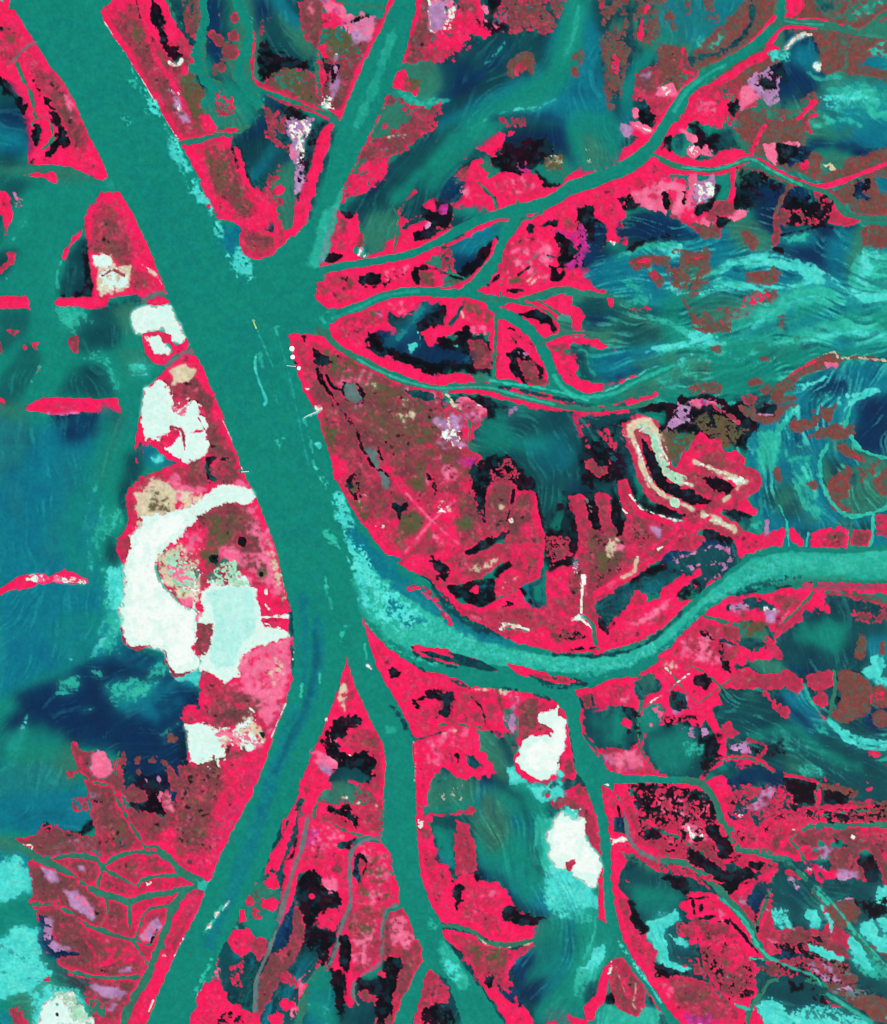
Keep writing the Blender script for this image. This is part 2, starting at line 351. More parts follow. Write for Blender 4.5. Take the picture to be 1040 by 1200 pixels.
SHEETS = """
t 0 0
R e4 -30,-30 48,-30 42,40 70,45 110,110 162,190 230,300 290,370 350,470 380,550 430,650 480,750 510,825 480,845 420,825 340,785 250,772 130,772 130,690 120,600 90,450 40,400 0,360 -30,350
C e6 s20 140,310 260,340 330,450 370,540 420,650 400,700 330,690 300,600 250,510 190,430 150,340
M e8 s16 c.7 180,330 250,350 330,470 370,560 380,660 330,640 290,540 230,440
C e8 c.4 0,100 60,130 80,250 20,320 0,300
O c.6 s10 35,160 80,165 75,210 40,205
P c.4 s8 300,430 350,480 370,560 330,560
R e6 850,685 1060,640 1060,1000 985,1000 960,940 935,840 890,750
O e14 c.85 910,690 960,700 1060,780 1060,880 980,850 920,760
C e10 c.7 960,660 1060,650 1060,740 980,720
C c.5 e8 900,700 960,860 1040,980 980,960 920,820
N s40 e10 -30,380 40,400 100,480 125,590 135,700 60,740 -30,700
D s60 -30,380 60,420 90,500 -30,520
U s50 -30,580 100,600 125,690 -30,720
K e14 0,365 40,390 80,450 120,490 125,550 95,530 60,470 0,420
K e14 150,330 160,340 175,410 220,450 250,510 225,500 190,450
K e14 230,530 270,535 300,600 320,650 340,665 310,690 280,690 250,720 200,750 150,755 140,740 210,725 250,660 280,600 250,570
K e10 160,590 190,590 200,640 170,680 150,640
G w14 e6 75,290 110,370 150,450 170,550 220,550 250,640 200,700
G w12 e6 150,590 170,550
E w14 e3 65,290 110,235 165,198
K e8 0,130 25,135 20,150 0,150
D s20 -30,720 60,735 150,765 130,790 -30,780
G s14 -30,775 130,780 250,790 340,790 420,825 450,850 300,850 100,820 -30,810
D s14 o.7 -30,820 100,830 200,860 100,900 60,960 -30,960
R e6 100,818 200,812 250,805 280,840 250,865 220,835
R e8 -30,895 30,895 50,930 40,1000 -30,1000
V c.4 60,900 110,930 90,980 50,960
L s10 o.5 500,850 545,840 545,880 500,870
R e6 470,905 570,905 590,970 440,970
C e5 465,42 520,12 540,-30 780,-30 800,100 850,180 890,200 890,300 850,360 900,450 960,520 1000,560 1040,620 840,668 780,570 720,470 640,330 560,210 490,100
R e5 540,-30 780,-30 800,100 850,180 830,200 770,200 760,330 700,230 680,120 650,30 600,10 580,100 540,90 500,60
R e4 w30 480,60 560,185 650,320 720,440 790,560 840,655
M e10 c.8 560,60 630,70 690,200 720,300 760,350 800,420 760,450 700,360 620,220
O e8 c.6 570,70 640,80 670,180 610,170
O e14 c.8 850,360 920,350 950,450 950,560 960,620 900,600 880,500 840,440
M e8 c.7 640,330 700,360 800,560 780,540
K w10 e4 645,0 655,70 690,180 705,230
K e12 700,-20 735,10 770,80 770,130 740,130 720,70
K e12 750,130 780,150 790,220 850,220 830,280 790,270 770,200
J w10 e6 o.8 795,290 820,300 845,280
V e8 c.8 790,440 830,400 840,470 850,500 820,490
V e8 c.6 830,520 890,540 885,590 850,570
D e6 w8 750,310 790,370 830,390
J w5 e2 o.8 465,60 495,110 560,210 640,330 720,465 780,570 835,648
G c.8 e10 930,520 1040,440 1100,480 1060,600 960,520
R e6 930,540 980,545 1020,610 960,625
S e20 c.5 s20 620,480 700,470 740,540 700,540
S e20 c.7 s10 770,590 830,650 870,740 830,740 790,670
S c.5 s14 850,820 930,830 950,960 900,900
L c.4 s20 570,390 650,370 680,430 640,440
L c.35 s14 560,530 620,540 610,600
S e4 595,300 615,305 610,318
U s10 470,120 490,125 480,145
D s10 e8 800,-30 900,-30 950,100 920,200 890,210 850,170
B e10 c.6 840,-30 950,-30 960,100 900,220 900,160 860,100
D e12 s10 970,-30 1080,-30 1080,420 1000,380 960,200
B e14 1020,0 1080,0 1080,100 1000,80
B e14 980,140 1060,130 1080,190 985,195
B e14 1000,310 1080,300 1080,350 1010,345
G w50 e6 1000,-30 970,40 960,140 940,240 950,330 980,390 1080,420
D w14 e4 920,340 960,410 1040,440
G w22 e5 770,-30 830,90 890,190
t 260 0
G e6 s10 -60,-40 420,-40 440,220 400,330 180,360 -60,360
D e10 s20 -50,-30 20,-30 40,100 40,260 20,300 -50,280
N e14 s14 150,-30 400,-30 460,100 440,220 330,170 240,180 160,120
B e14 160,110 210,85 250,105 200,150
B e10 -20,200 70,200 90,240 40,280 -20,290
G e8 s10 210,-30 290,-30 330,100 400,210 430,270 400,290 330,270 280,200 250,100
K e14 180,200 210,180 270,270 400,330 330,350 250,330 210,375 180,340
D s20 300,290 390,300 410,330 330,310
M e10 c.8 250,330 340,310 440,330 470,500 380,470 280,430 200,410 210,370
G e12 c.8 s6 230,350 340,330 400,370 380,440 260,400
M e8 440,280 470,280 600,180 780,60 800,-30 1100,-30 800,60 620,450 570,540 520,520 460,480
G e10 c.6 480,190 600,200 660,240 640,320 560,300
M e10 c.7 s4 540,290 650,280 620,440 560,470
P e14 470,-30 560,-30 600,70 560,130 530,90 480,30
R e8 460,60 520,70 520,140 470,140
F e8 w16 o.7 480,10 540,40 570,110
P w24 e8 o.8 480,20 540,30 580,90 660,70
P e12 c.8 620,110 680,60 720,100 690,200 620,190 590,160
K e8 w14 580,120 660,85
V e10 400,-30 440,-30 440,60 410,60
M e10 400,60 460,70 450,140 400,130
G w24 e6 500,-20 600,20 700,30 790,45
R e10 450,210 500,210 510,250 450,250
R e4 w26 800,-20 780,60 730,170 660,310 600,450 570,540
R e6 470,330 490,340 490,400 470,390
K e10 480,280 530,290 525,330 500,410 475,400 495,340
W c.4 e8 500,255 540,255 530,280
V e12 c.8 520,300 550,320 540,420 510,420
E w8 o.6 450,250 450,350 445,450
J e8 470,450 500,440 520,500 480,500
D w10 e4 485,460 495,480
R e6 520,500 580,500 570,550 530,545
G e6 w24 150,390 220,420 330,460 470,520 560,565
M w10 e4 220,450 320,490 420,520 500,560
C w10 e4 150,150 150,260 150,370 220,405 330,440
N e10 s10 190,440 250,470 330,540 320,700 330,800 250,860 160,880 120,870 60,730 50,650 170,620 210,540
M e12 s20 210,540 290,600 290,680 200,680 160,620
U s14 150,770 240,670 270,680 200,760 170,860 130,860
K e10 55,690 90,760 130,850 150,880 120,870
K e12 280,490 350,505 400,550 350,570 300,550
D e10 440,570 500,570 440,690 400,800 360,860 350,840 400,720 400,640
V e14 c.85 300,570 430,560 400,620 350,700 330,740 320,600
P e8 c.5 300,580 430,560 420,600 320,640
P e10 320,680 380,680 390,750 320,750
D e10 c.8 350,750 420,760 380,860 340,940 320,910
V e8 c.45 350,760 410,760 370,880 340,900
J c.4 e8 300,560 350,570 420,560 360,620 380,700 360,760
R e5 500,575 530,575 510,680 460,780 440,870 420,990 340,1000 380,880 430,750 450,640
R e6 -60,640 0,640 50,640 45,700 90,790 140,880 200,900 230,890 250,960 200,1000 60,1000 -60,900
R e6 270,870 290,920 260,915
R e6 290,840 310,850 280,890
M e10 c.7 -40,720 30,730 90,860 100,960 -40,960
O c.6 e12 -30,740 20,760 60,880 -30,900
M e10 c.8 190,800 300,780 320,900 300,1000 250,1000 240,880 190,900
L w18 s10 o.6 e6 170,450 190,520 160,590
G e6 w34 60,-30 90,70 115,180 90,270 65,350 130,430 180,500 170,580 110,605 0,625
L w8 s6 o.6 110,60 140,110 125,250
D w12 e4 30,360 110,440 150,520
G w50 e6 s10 -60,430 20,470 80,560 -30,620
C w6 -20,620 60,608 90,603
M e12 c.8 880,-30 1100,-30 1060,200 980,300 900,320 860,280 900,120
P e14 980,0 1060,-30 1060,170 980,150
J c.5 e8 970,0 1010,-30 1000,150 975,150
R e4 w26 940,-30 910,80 880,180 855,280
R e8 c.8 920,200 1060,180 1030,300 950,290
G e10 s8 c.8 850,300 1100,300 1100,420 920,440 800,420
L c.5 s10 830,430 930,450 1060,440 1060,520 900,490
R e6 810,340 850,325 880,400 930,440 880,430 800,410
O c.5 s8 870,340 930,360 930,410 880,400
D s16 e10 1060,420 1060,1000 560,1000 700,860 850,720 960,600
M e14 c.8 790,450 860,480 960,510 1000,540 940,640 860,700 780,760 690,830 620,920 550,960 600,800 680,660 740,580
G e14 c.5 780,460 900,500 850,600 700,640
R e14 c.7 840,600 980,530 960,590 870,690 720,690 720,660
R e14 c.85 690,770 770,740 790,830 720,880 630,930 610,860
Y c.4 e6 810,620 880,640 860,655
G e10 c.6 600,820 700,840 680,740 640,740
M w8 e4 790,450 700,620 660,690 590,830 545,960
L w10 s8 o.6 e20 1030,640 980,780 920,880 850,940
Y w4 c.5 e8 1020,770 950,870 870,930
G w90 s30 e10 1040,650 990,780 900,900 800,1000
N w20 s14 e8 o.8 1040,600 930,700 760,840 620,1000
R e6 900,900 860,940 850,980
t 520 0
D s14 e10 -60,-30 1100,-30 1100,500 900,700 300,700 -60,900
N s20 e20 -40,300 300,150 330,260 120,430 -40,560
M e12 s14 c.8 220,-30 620,-30 590,100 480,160 420,130 330,150 250,80
B e12 c.7 340,30 590,20 580,120 500,140 420,110 350,150
D w14 s8 480,30 560,120
M c.6 s10 260,-20 340,-20 320,60 240,110
U s30 e8 600,-30 650,-30 700,80 740,200 720,330 760,440 800,500 780,620 740,720 640,740 560,660 540,580 470,560 300,570 180,600 80,700 20,800 -60,900 -60,600 60,520 220,420 400,350 480,260 500,190
T s30 e10 o.7 600,-30 640,-30 640,160 560,300 480,400 320,470 150,540 50,620 -40,820 -40,640 120,500 350,400 470,330 520,200
L s24 o.5 600,60 660,60 640,190 560,200
S s14 o.7 w16 320,530 390,520 450,500
D s18 o.6 430,240 500,250 480,330 440,330
N s16 o.8 w26 700,260 720,350 700,440 620,420
N s16 e8 w20 60,700 140,610 240,560 400,545
B e8 330,290 370,240 430,260 440,310 410,320 390,350 330,340
C e6 340,290 390,280 380,340 340,330
B e8 590,230 640,220 665,270 590,275
B e8 600,310 630,320 620,360 595,345
D s8 590,280 640,280 630,310 590,310
R e12 -60,60 60,60 100,-30 180,-30 190,100 280,120 270,160 230,180 130,160 80,230 40,290 -60,300
M e14 c.6 60,-20 150,-20 150,100 90,100
P e12 c.6 -30,-30 40,-20 60,60 0,150 -60,160
J c.5 e10 -20,40 60,20 40,140 -20,140
P e10 180,30 210,40 190,120 260,120 280,150 230,150
D e8 0,150 60,160 20,180
R e8 105,230 130,210 150,240 120,255
K e10 s10 210,-20 280,-20 250,60 220,80
V e10 s14 o.5 220,110 290,60 300,90 250,130
B e10 c.85 720,180 750,170 840,190 870,230 860,350 840,460 770,470 740,430 760,330 740,250
B e12 c.7 s8 720,-30 870,-30 860,150 820,190 760,150
R e8 c.7 790,260 820,240 830,340 800,360
C w8 740,-20 755,110
G c.5 s8 780,60 840,90 830,150 780,130
U w50 s20 o.9 1000,60 960,240 900,330 860,420 850,540 820,640
T w24 s14 o.8 990,150 940,260 860,380 840,480
G e12 c.6 s10 880,-30 1100,-30 1100,330 1000,260 900,200
B e14 c.6 s6 900,-30 1100,-30 1100,200 1000,220 900,180
R e6 w12 960,30 930,90 925,180
R e8 905,150 935,150 930,190 905,185
C e12 880,380 940,340 1000,330 1080,260 1100,600 990,560 960,480 890,460
M e12 c.7 900,350 1000,300 1060,260 1060,420 1000,440 940,430
V c.5 e8 900,350 980,360 950,410
P e10 1000,400 1060,390 1040,450 1000,440
K e10 910,530 960,500 1000,560 960,600 930,580
P e8 880,510 910,500 920,560 890,560
R e8 870,570 960,590 960,640 900,650 870,610
J e8 w14 890,580 960,615
V s10 830,580 880,600 880,660 840,650
B e8 770,490 800,490 800,520 770,520
M e8 s10 c.7 240,570 380,560 400,590 280,600
N s20 290,640 560,580 640,740 660,780 500,720 300,720
K e14 s10 280,690 480,640 520,740 440,760 400,830 300,820 230,760
L s20 o.5 c.7 620,590 700,620 790,690 760,720 650,700
Y w3 c.6 e6 640,610 690,690 700,740
G s10 e10 c.8 630,580 760,640 780,700 660,740
R e8 150,640 200,615 290,625 280,720 240,740 150,700
R e6 300,615 330,620 325,640 300,638
P e10 c.8 60,730 130,650 150,690 100,740
R e8 130,750 180,740 230,770 210,830 280,800 340,800 390,810 440,810 480,860 480,890 560,860 640,770 740,730 770,740 850,690 920,640 970,600 1000,560 1060,480 1060,1000 -40,1000 60,960 90,900 100,820
G e10 c.8 170,770 200,730 240,790 250,830 190,800
K e8 225,740 270,730 320,780 360,820 280,810 250,790
V e8 300,770 350,765 340,795 310,790
F e8 355,760 395,755 390,790 410,800 390,815 360,790
G e10 c.9 470,740 540,710 590,740 570,830 500,830
Y c.4 470,730 550,730 560,790 490,790
K e12 410,780 460,810 500,850 540,860 500,885 470,870
P c.35 e12 280,830 420,830 420,900 300,900
D w14 e4 190,890 240,930 250,980
N e10 s20 -40,780 40,740 60,860 100,850 80,950 -40,960
M e12 c.6 s8 40,780 130,760 110,860 60,850
P c.5 80,880 120,880 120,920 90,920
R e6 w20 610,880 700,830 850,780
P e14 c.8 880,920 960,870 1040,840 1080,960 900,980
K e10 820,930 870,915 900,950 850,970
K e8 1010,890 1060,880 1050,960 1020,960
t 780 0
G e10 s14 -40,-30 1100,-30 1100,600 700,600 500,700 300,560 -40,330
U e10 s24 c.7 -40,-30 400,-30 400,100 300,240 180,260 100,200 -20,200
B e14 c.5 s6 w40 20,-30 20,150
B e14 c.5 s6 w40 200,-30 230,100
B e10 c.5 s6 w40 110,-30 100,60
L c.5 s14 120,160 240,180 220,230 150,210
B e8 410,-30 530,-30 510,80 420,180 330,260 220,300 160,330 120,300 90,220 0,210 -40,200 -40,350 60,380 60,440 -40,420
M e10 c.7 -40,220 90,230 120,310 160,330 130,400 60,400 -40,350
D w20 s10 e8 400,-30 405,100 330,200 220,260 160,265
D e8 110,270 140,270 130,310 110,300
R e4 w28 510,80 440,170 350,250 250,320 180,350 100,400 20,500 -30,600
R e4 w16 80,230 75,320 130,345
B e8 560,-30 1100,-30 1100,60 920,140 820,110 650,90 580,80
G e12 c.6 s6 700,-30 1100,-30 1000,60 860,100 720,60
D e12 c.6 s10 700,-20 820,-20 780,60 700,60
L c.35 e8 860,80 960,10 1000,-20 1040,0 900,100
R e12 560,-30 650,-30 640,60 560,80
B e8 540,130 700,140 780,140 880,160 960,180 1100,200 1100,400 1000,370 860,350 830,330 740,360 720,220
L e12 c.6 s8 950,240 1020,190 1080,210 1060,280 960,260
U e10 s8 900,300 960,260 1060,280 1060,330 900,310
G e10 c.6 830,160 870,240 850,330 820,330
R e4 w22 700,130 600,125 540,140 490,200
R e8 450,250 480,200 530,225 520,240
B e10 320,290 480,230 540,300 500,350 420,400 340,430 240,460 200,470 160,450
R e5 w40 470,255 380,300 280,370 180,430 130,460
C e12 c.7 120,430 340,380 460,420 420,500 340,560 260,600 120,560
R e10 130,450 240,420 300,500 260,590 340,600 260,600 130,560 60,640 10,640 -40,680 -40,600 60,560
P e10 c.7 150,470 230,480 240,530 160,520
N e14 s10 560,150 690,160 720,220 700,330 780,370 700,430 640,470 560,480 500,430 440,400 440,350 540,300 560,240
U s24 590,220 700,190 710,290 680,330 600,310
K e14 c.8 430,370 540,290 540,350 520,410 440,430
J w10 e10 o.7 600,190 640,165 690,160
J w8 e10 o.7 590,190 600,225
J c.6 690,300 730,300 720,330 690,320
L c.6 s8 480,250 580,230 580,290 500,280
L w14 s6 e8 670,345 720,370 820,360
P e10 340,430 380,400 420,430 430,470 390,500 360,520 340,480
V e10 c.8 390,380 440,370 450,420 520,420 540,470 490,490 430,440
K e8 285,490 335,465 345,500 325,540 290,520
D c.7 e8 200,460 260,460 270,410 300,420 250,490
G e14 s12 380,520 540,480 620,420 680,460 700,560 760,640 600,660 420,640 340,560
M e14 c.8 340,540 480,520 700,540 700,640 480,680 380,660
B e12 640,470 690,430 730,450 700,540 640,520
R w24 e8 690,480 620,550
R w10 680,480 700,540
U s30 e10 740,440 850,380 1100,390 1100,700 900,720 800,660 780,540 730,520
T s40 o.6 820,420 1060,420 1060,480 860,470
D s14 w20 730,440 760,500 800,540
L w14 s8 e12 700,590 780,570 850,560 910,585
G s14 w30 e10 640,680 760,640 860,620
L w10 s6 c.8 780,510 850,530 860,560
N e12 s12 c.8 660,660 760,650 1000,690 1100,680 1100,730 880,730 740,700
B e8 740,730 860,740 920,730 1000,700 1100,690 1100,800 940,820 800,880 720,850 720,800
G e14 s8 720,720 800,700 850,740 830,800 740,810
Y c.5 740,770 790,750 790,790 750,795
D e14 220,620 290,610 330,650 360,700 290,710 240,700
K e10 110,580 150,575 210,650 260,700 240,720 180,670 130,620
K e8 0,640 20,660 -20,720 -40,660
D e8 40,630 80,620 90,680 50,690
P e10 70,610 140,620 160,660 120,680
P e10 170,690 210,680 220,730 180,720
P e8 120,690 150,700 140,750 120,740
D e8 140,735 210,740 180,755
G c.7 280,650 400,640 400,720 330,720
R e8 -40,700 20,710 100,740 200,750 240,720 310,700 380,710 400,750 320,790 200,790 80,780 -40,760
R e6 w14 470,570 440,620 400,710
R w6 e6 470,570 560,540
B e10 430,640 640,640 660,700 740,740 720,850 560,790 440,730 410,720
P e10 460,690 510,670 530,770 480,740
N e12 520,670 590,690 700,690 680,740 580,780 540,760
K e10 520,680 560,680 580,760 540,780
P c.7 550,660 630,660 620,690 550,690
R e10 620,760 670,750 680,800 640,800
R e4 w24 -40,750 70,770 200,795 310,770 400,745
R e4 w20 400,740 480,770 580,830 680,865 760,870 860,840 950,800 1060,760
R e6 w40 -40,790 80,800 240,800 340,780
B e10 330,790 420,780 520,830 640,880 760,900 820,960 1100,960 1100,800 940,830 760,900
N e14 330,870 420,810 500,860 600,880 680,900 720,1000 330,1000
G e8 300,800 400,790 420,830 350,870 320,860
R e6 w24 310,790 315,880 290,1000
P e10 0,850 50,840 60,920 20,960 0,900
V e10 140,880 220,820 240,900 180,960 130,960
J c.5 140,880 220,850 240,900 150,960
K e10 30,880 20,960 0,980 -10,900
K e8 80,900 110,900 100,960 80,960
R c.6 e10 -30,830 130,840 130,960 -30,960
M e8 700,890 820,960 720,1000
N e8 880,870 940,850 920,910 960,930 900,950
U e8 980,830 1060,830 1060,910 1000,900
t 0 240
R e8 0,-30 40,-20 60,60 20,150 10,60 -30,20
D s14 -30,40 10,60 10,150 -30,200
L s8 o.5 w10 60,150 120,60
D e6 s8 -30,220 60,200 95,205 80,260 30,320 -30,360
C e10 -10,290 40,270 40,230 90,215 70,260 30,300 0,320
R e4 440,-30 590,-30 640,70 700,210 770,370 770,410 700,450 670,450 640,415 510,440 505,485 430,490 380,478 270,475 258,455 280,435 430,430 430,330 410,230 400,120 400,60
C e10 s14 480,-30 580,60 620,200 600,290 500,240 420,200 440,60
M e14 c.8 s10 490,20 550,80 610,150 610,290 560,290 540,230 450,220 420,200 500,130
C e10 s10 610,290 690,330 700,400 640,400
Y e12 435,240 520,230 545,260 530,290 610,295 605,390 480,425 450,380 460,340 490,310 440,280
J e10 440,245 520,235 530,280 490,300 445,280
J e10 c.7 455,350 540,330 600,350 600,380 490,415
C w6 e6 480,300 560,330 580,310 500,285
M c.25 e4 460,300 600,310 590,390 470,410
Y w4 660,280 730,330
C w6 e4 395,80 410,160
R w20 e8 385,120 330,190 305,245
D e6 s8 380,160 410,160 415,280 430,330 430,430 280,435 270,420 310,260
K e6 s10 400,200 415,200 435,420 350,430 400,380
L w6 o.5 310,270 280,320 270,370
R e6 -40,428 130,425 145,455 140,490 60,488 -40,480
D o.6 s14 e6 -40,490 130,495 140,560 100,620 40,680 -40,720
M s14 o.6 20,580 90,590 60,630
E w30 e4 670,450 720,430 770,410
D o.7 s14 e6 440,490 650,420 670,450 640,490 600,600 540,670 420,650 400,560
G s12 530,500 640,460 620,520 640,600 590,620
L e14 c.7 s10 270,490 380,490 420,520 350,580 290,560
D o.6 s20 380,500 530,500 560,660 420,700 350,690 330,620
M s8 330,630 365,620 360,690 335,690
L s10 c.5 e10 w30 430,700 500,720 540,850
D o.6 s18 e8 340,770 460,740 520,830 540,900 270,890
R e6 700,450 770,420 795,460 740,470 690,465
J e8 610,510 680,480 740,470 800,470 860,590 880,620 850,660 800,640 760,580 690,595 640,600
R e5 670,600 700,600 690,640 720,700 770,715 800,700 820,690 800,650 760,600 780,610 820,660 860,655 880,610 895,640 880,690 820,700 770,750 720,735 680,690
J e8 690,600 750,600 760,640 800,680 780,705 730,700
C e8 680,640 710,690 740,720 700,710
E w30 e4 780,755 840,715 890,690
S e12 c.7 s8 600,760 640,730 700,740 690,790 620,790
G s14 o.7 560,680 670,680 720,740 680,800 600,820
R e4 860,700 910,700 940,740 990,850 1040,970 660,970 680,880 720,830
C e10 s10 760,820 900,800 960,880 1000,960 800,960 780,860
M e10 c.7 800,860 920,820 970,880 980,930 880,900
Y e10 800,780 870,740 915,780 880,830 810,840
J e10 690,880 750,825 800,870 810,920 830,960 680,970
J e10 c.6 820,930 890,910 940,940 920,970
K c.6 e6 950,900 985,910 970,930
D o.6 s16 e8 -40,880 60,720 110,660 170,640 190,750 150,830 60,960 -40,960
C e10 c.6 105,660 180,650 180,680 110,670
M e6 c.6 180,720 195,760 180,780
M s8 -30,640 20,650 10,700 -30,700
R e5 120,960 150,925 210,905 400,905 550,910 570,970 560,1000 120,960
R e5 -40,905 20,910 30,940 10,950 -40,950
L s8 w8 o.5 c.7 880,240 900,270
U w20 s8 c.6 920,0 980,60 1010,180
S w14 s6 c.7 940,20 985,100 1015,170
t 260 240
R e6 -60,-30 430,-30 420,50 380,110 280,190 230,245 150,262 90,230 78,180 90,100 60,80 -20,70
C e14 c.8 90,120 260,150 240,240 140,250 90,200
M e14 c.7 40,-30 170,-20 120,60 60,60
O c.6 30,-20 110,-20 110,40 50,60
M c.8 e10 130,150 220,140 220,200 150,220
D e10 c.8 200,90 240,80 240,130 205,120
G s8 e10 260,-30 330,-30 310,70 290,100 270,70
M s8 e10 c.6 270,-10 320,0 300,80
C w8 260,70 280,130 280,180
U s10 e10 -40,90 30,90 90,110 75,220 30,230 -40,180
S e12 c.8 s10 20,240 60,260 140,320 140,350 80,340 30,290
L s20 o.5 390,60 470,-30 520,-30 480,150 440,290 370,300
T s10 320,190 400,110 440,60 430,290 300,300
R e4 520,-10 530,0 560,40 640,40 650,150 600,200 620,230 680,255 720,210 740,170 810,130 830,70 810,-30 1100,-30 1100,140 1000,165 880,220 800,240 660,262 560,285 445,295
C e14 c.5 s4 500,50 600,50 640,60 640,160 580,200 500,180
K e10 560,30 620,20 650,60 600,70
M c.7 e8 500,60 540,80 530,160 490,150
V c.6 e8 540,90 590,90 560,150
V c.6 e8 560,160 590,180 590,200
K e10 485,245 520,215 560,240 530,260
G e12 s8 640,-30 810,-30 815,100 740,170 720,210 690,200 650,150 640,60
D e12 c.6 s8 650,40 720,100 730,200 680,210
M c.8 e8 640,140 700,140 690,190 630,200
W w8 e4 640,235 655,205
W w8 e4 665,245 680,225
P w8 e4 680,250 690,230
K e12 860,-30 910,0 880,50
R e6 850,-30 900,-20 890,50
D e8 w20 850,110 900,80 950,60
K e14 900,130 960,100 1040,90 1060,130 910,165
F e10 1000,40 1060,10 1040,60
V w14 e8 960,110 980,80
K e10 890,-10 960,20 1040,40 1000,90 940,60
R e4 435,430 450,380 500,325 560,300 660,290 800,270 900,240 1060,190 1060,380 860,390 740,425 640,460 540,490 490,488
C e14 c.6 500,330 620,320 680,380 560,400 640,450 560,440
C e10 440,370 480,350 500,400 450,440
M e12 c.5 520,330 640,350 620,420
K e8 c.7 550,340 595,330 590,360 560,360
K e10 640,340 700,325 750,320 740,380 690,385 640,365
K c.35 e8 740,330 880,300 830,370 760,390
P c.4 e8 770,310 880,280 860,340 770,360
K e10 900,290 960,275 1000,300 950,320 920,370 895,340
M e10 930,310 990,320 990,380 930,380
O c.5 930,320 980,330 970,370
G e8 s8 960,270 1000,240 1060,230 1060,310 1000,300
R e4 500,590 510,560 560,530 640,490 740,450 860,430 1060,430 1060,860 960,840 800,780 700,730 620,690 560,660 520,620
C e12 c.4 540,540 720,480 760,560 640,620 540,600
O c.5 e8 670,500 730,490 740,520 690,520
V c.6 720,500 750,500 745,530
P c.3 e12 780,460 920,450 900,520 800,530
D e10 s10 790,505 850,530 920,490 940,460 1060,460 1060,560 960,600 830,600 780,550
N e12 s10 670,640 700,590 760,600 830,600 900,540 1060,460 1060,800 980,790 860,730 750,700
K e12 s6 690,600 740,600 760,660 900,720 1060,740 1060,800 980,795 860,735 740,700 680,660
K s14 1060,460 960,520 900,580 940,620 1060,560
L w26 s14 e10 o.8 940,490 900,540 830,630
U w60 s20 o.5 950,480 880,580 800,640
R e10 930,600 1000,570 1060,540 1060,640 960,660
S e10 880,660 910,650 910,690 880,690
S e8 s6 c.7 920,600 940,620 930,660
M e10 c.5 660,600 700,600 690,660
C e5 305,595 360,590 480,600 520,640 600,700 720,780 800,820 900,850 1060,880 1060,1000 420,1000 380,890 350,760 310,680
R e5 310,600 480,605 540,670 500,680 430,640 380,640 330,630
R e5 w26 315,610 345,720 370,800 400,890 430,970
M e14 c.8 380,780 480,740 600,700 760,800 860,850 1060,880 1060,1000 480,1000
M e12 c.6 520,650 600,700 760,800 700,820
O e12 c.35 440,650 600,720 720,800 620,830 460,760
P e14 c.3 520,780 700,780 740,960 620,960
Y e12 c.4 840,900 980,880 1040,960 820,960
Y c.4 e10 680,850 740,820 760,960 680,960
P c.5 920,920 1000,870 1040,960 920,960
K e12 430,670 470,690 510,730 560,710 550,740 490,750 450,775 435,740
D c.8 e8 480,740 510,740 500,760
K w9 e5 450,770 460,820 500,880 530,960
K w9 e6 490,800 520,850 560,870
G w5 520,840 530,850
K e10 570,840 620,830 650,860 670,910 640,950 610,920 570,880
E e8 580,850 620,845 640,890 630,920 590,890
K e8 365,610 395,620 390,640
W e0 s2 w24 328,675 328,676
W e0 s2 w22 331,713 331,714
W e0 s2 w18 361,766 361,767
K e3 335,725 355,745 340,745
J w4 e1 300,755 325,750 345,757
W c.4 e8 390,860 420,860 420,890 400,890
P c.5 440,940 480,930 490,970 440,970
R e8 c.6 380,640 430,660 430,720 390,720
G e8 870,865 960,880 1000,890 990,920 900,910
K c.6 e6 860,870 900,900 990,910 930,920
F e6 815,885 860,870 850,890
E s8 o.5 w30 300,700 340,900
L w10 s8 o.7 150,550 180,610 210,670
Y w8 s3 o.8 148,548 165,585
L w20 s8 o.5 e3 180,700 190,760
S w8 s5 o.7 e3 165,700 155,760 180,840 205,910 205,935 170,950
L w8 s5 o.6 e3 180,700 190,760 210,800
L w10 s6 o.6 e4 275,570 252,575 262,610
L w6 s8 o.4 e4 262,600 290,660 320,800 340,900
L w4 s8 o.4 210,670 250,800 270,920
S c.5 s5 250,890 270,925 255,920
U s20 o.4 120,600 220,640 300,850 250,900
t 520 240
D s14 e10 -40,60 250,60 240,180 -40,340
U s16 e10 60,170 140,110 240,90 270,110 220,190 100,260 20,240
N s14 e8 40,220 120,240 240,170 260,160 210,260 150,320 70,330
K e10 180,210 250,150 260,170 200,290 90,340 60,330
R e4 -60,140 0,120 100,90 200,40 360,-30 500,-30 520,0 460,30 400,60 360,50 300,55 180,110 60,150 -60,200
R w10 e4 340,60 250,80 120,140 20,190
R e8 105,135 130,130 125,150 105,150
R e4 w22 245,170 220,240 170,310 100,365 40,390 -40,400
M e12 c.7 -30,230 40,200 50,320 -30,310
O c.6 0,340 80,340 60,370 0,370
G w12 e4 0,310 60,330 90,345
K w6 e6 0,320 90,350
M e8 0,-30 50,-10 40,100 -40,120
K e10 -40,-30 30,-30 45,60 20,100 -40,110
F e8 -10,0 20,0 10,40 -20,40
R e6 135,405 200,380 260,300 300,170 360,90 460,40 560,-30 860,-30 860,100 870,190 760,170 700,300 680,350 720,390 760,405 740,415 600,390 540,400 460,410 340,440 240,425
P c.3 e14 280,200 380,150 520,180 500,340 320,370
C c.4 e10 270,180 350,180 330,320 260,320
E w8 e5 c.8 390,270 440,235
K w6 c.7 e6 350,330 400,290
Y w5 c.7 e6 380,370 440,310
Y w4 c.7 e6 400,375 450,340
O w24 e6 320,360 350,350
K w12 e6 c.8 210,380 260,330
V e6 245,325 265,325
K w6 300,405 370,405
G w5 275,330 265,420
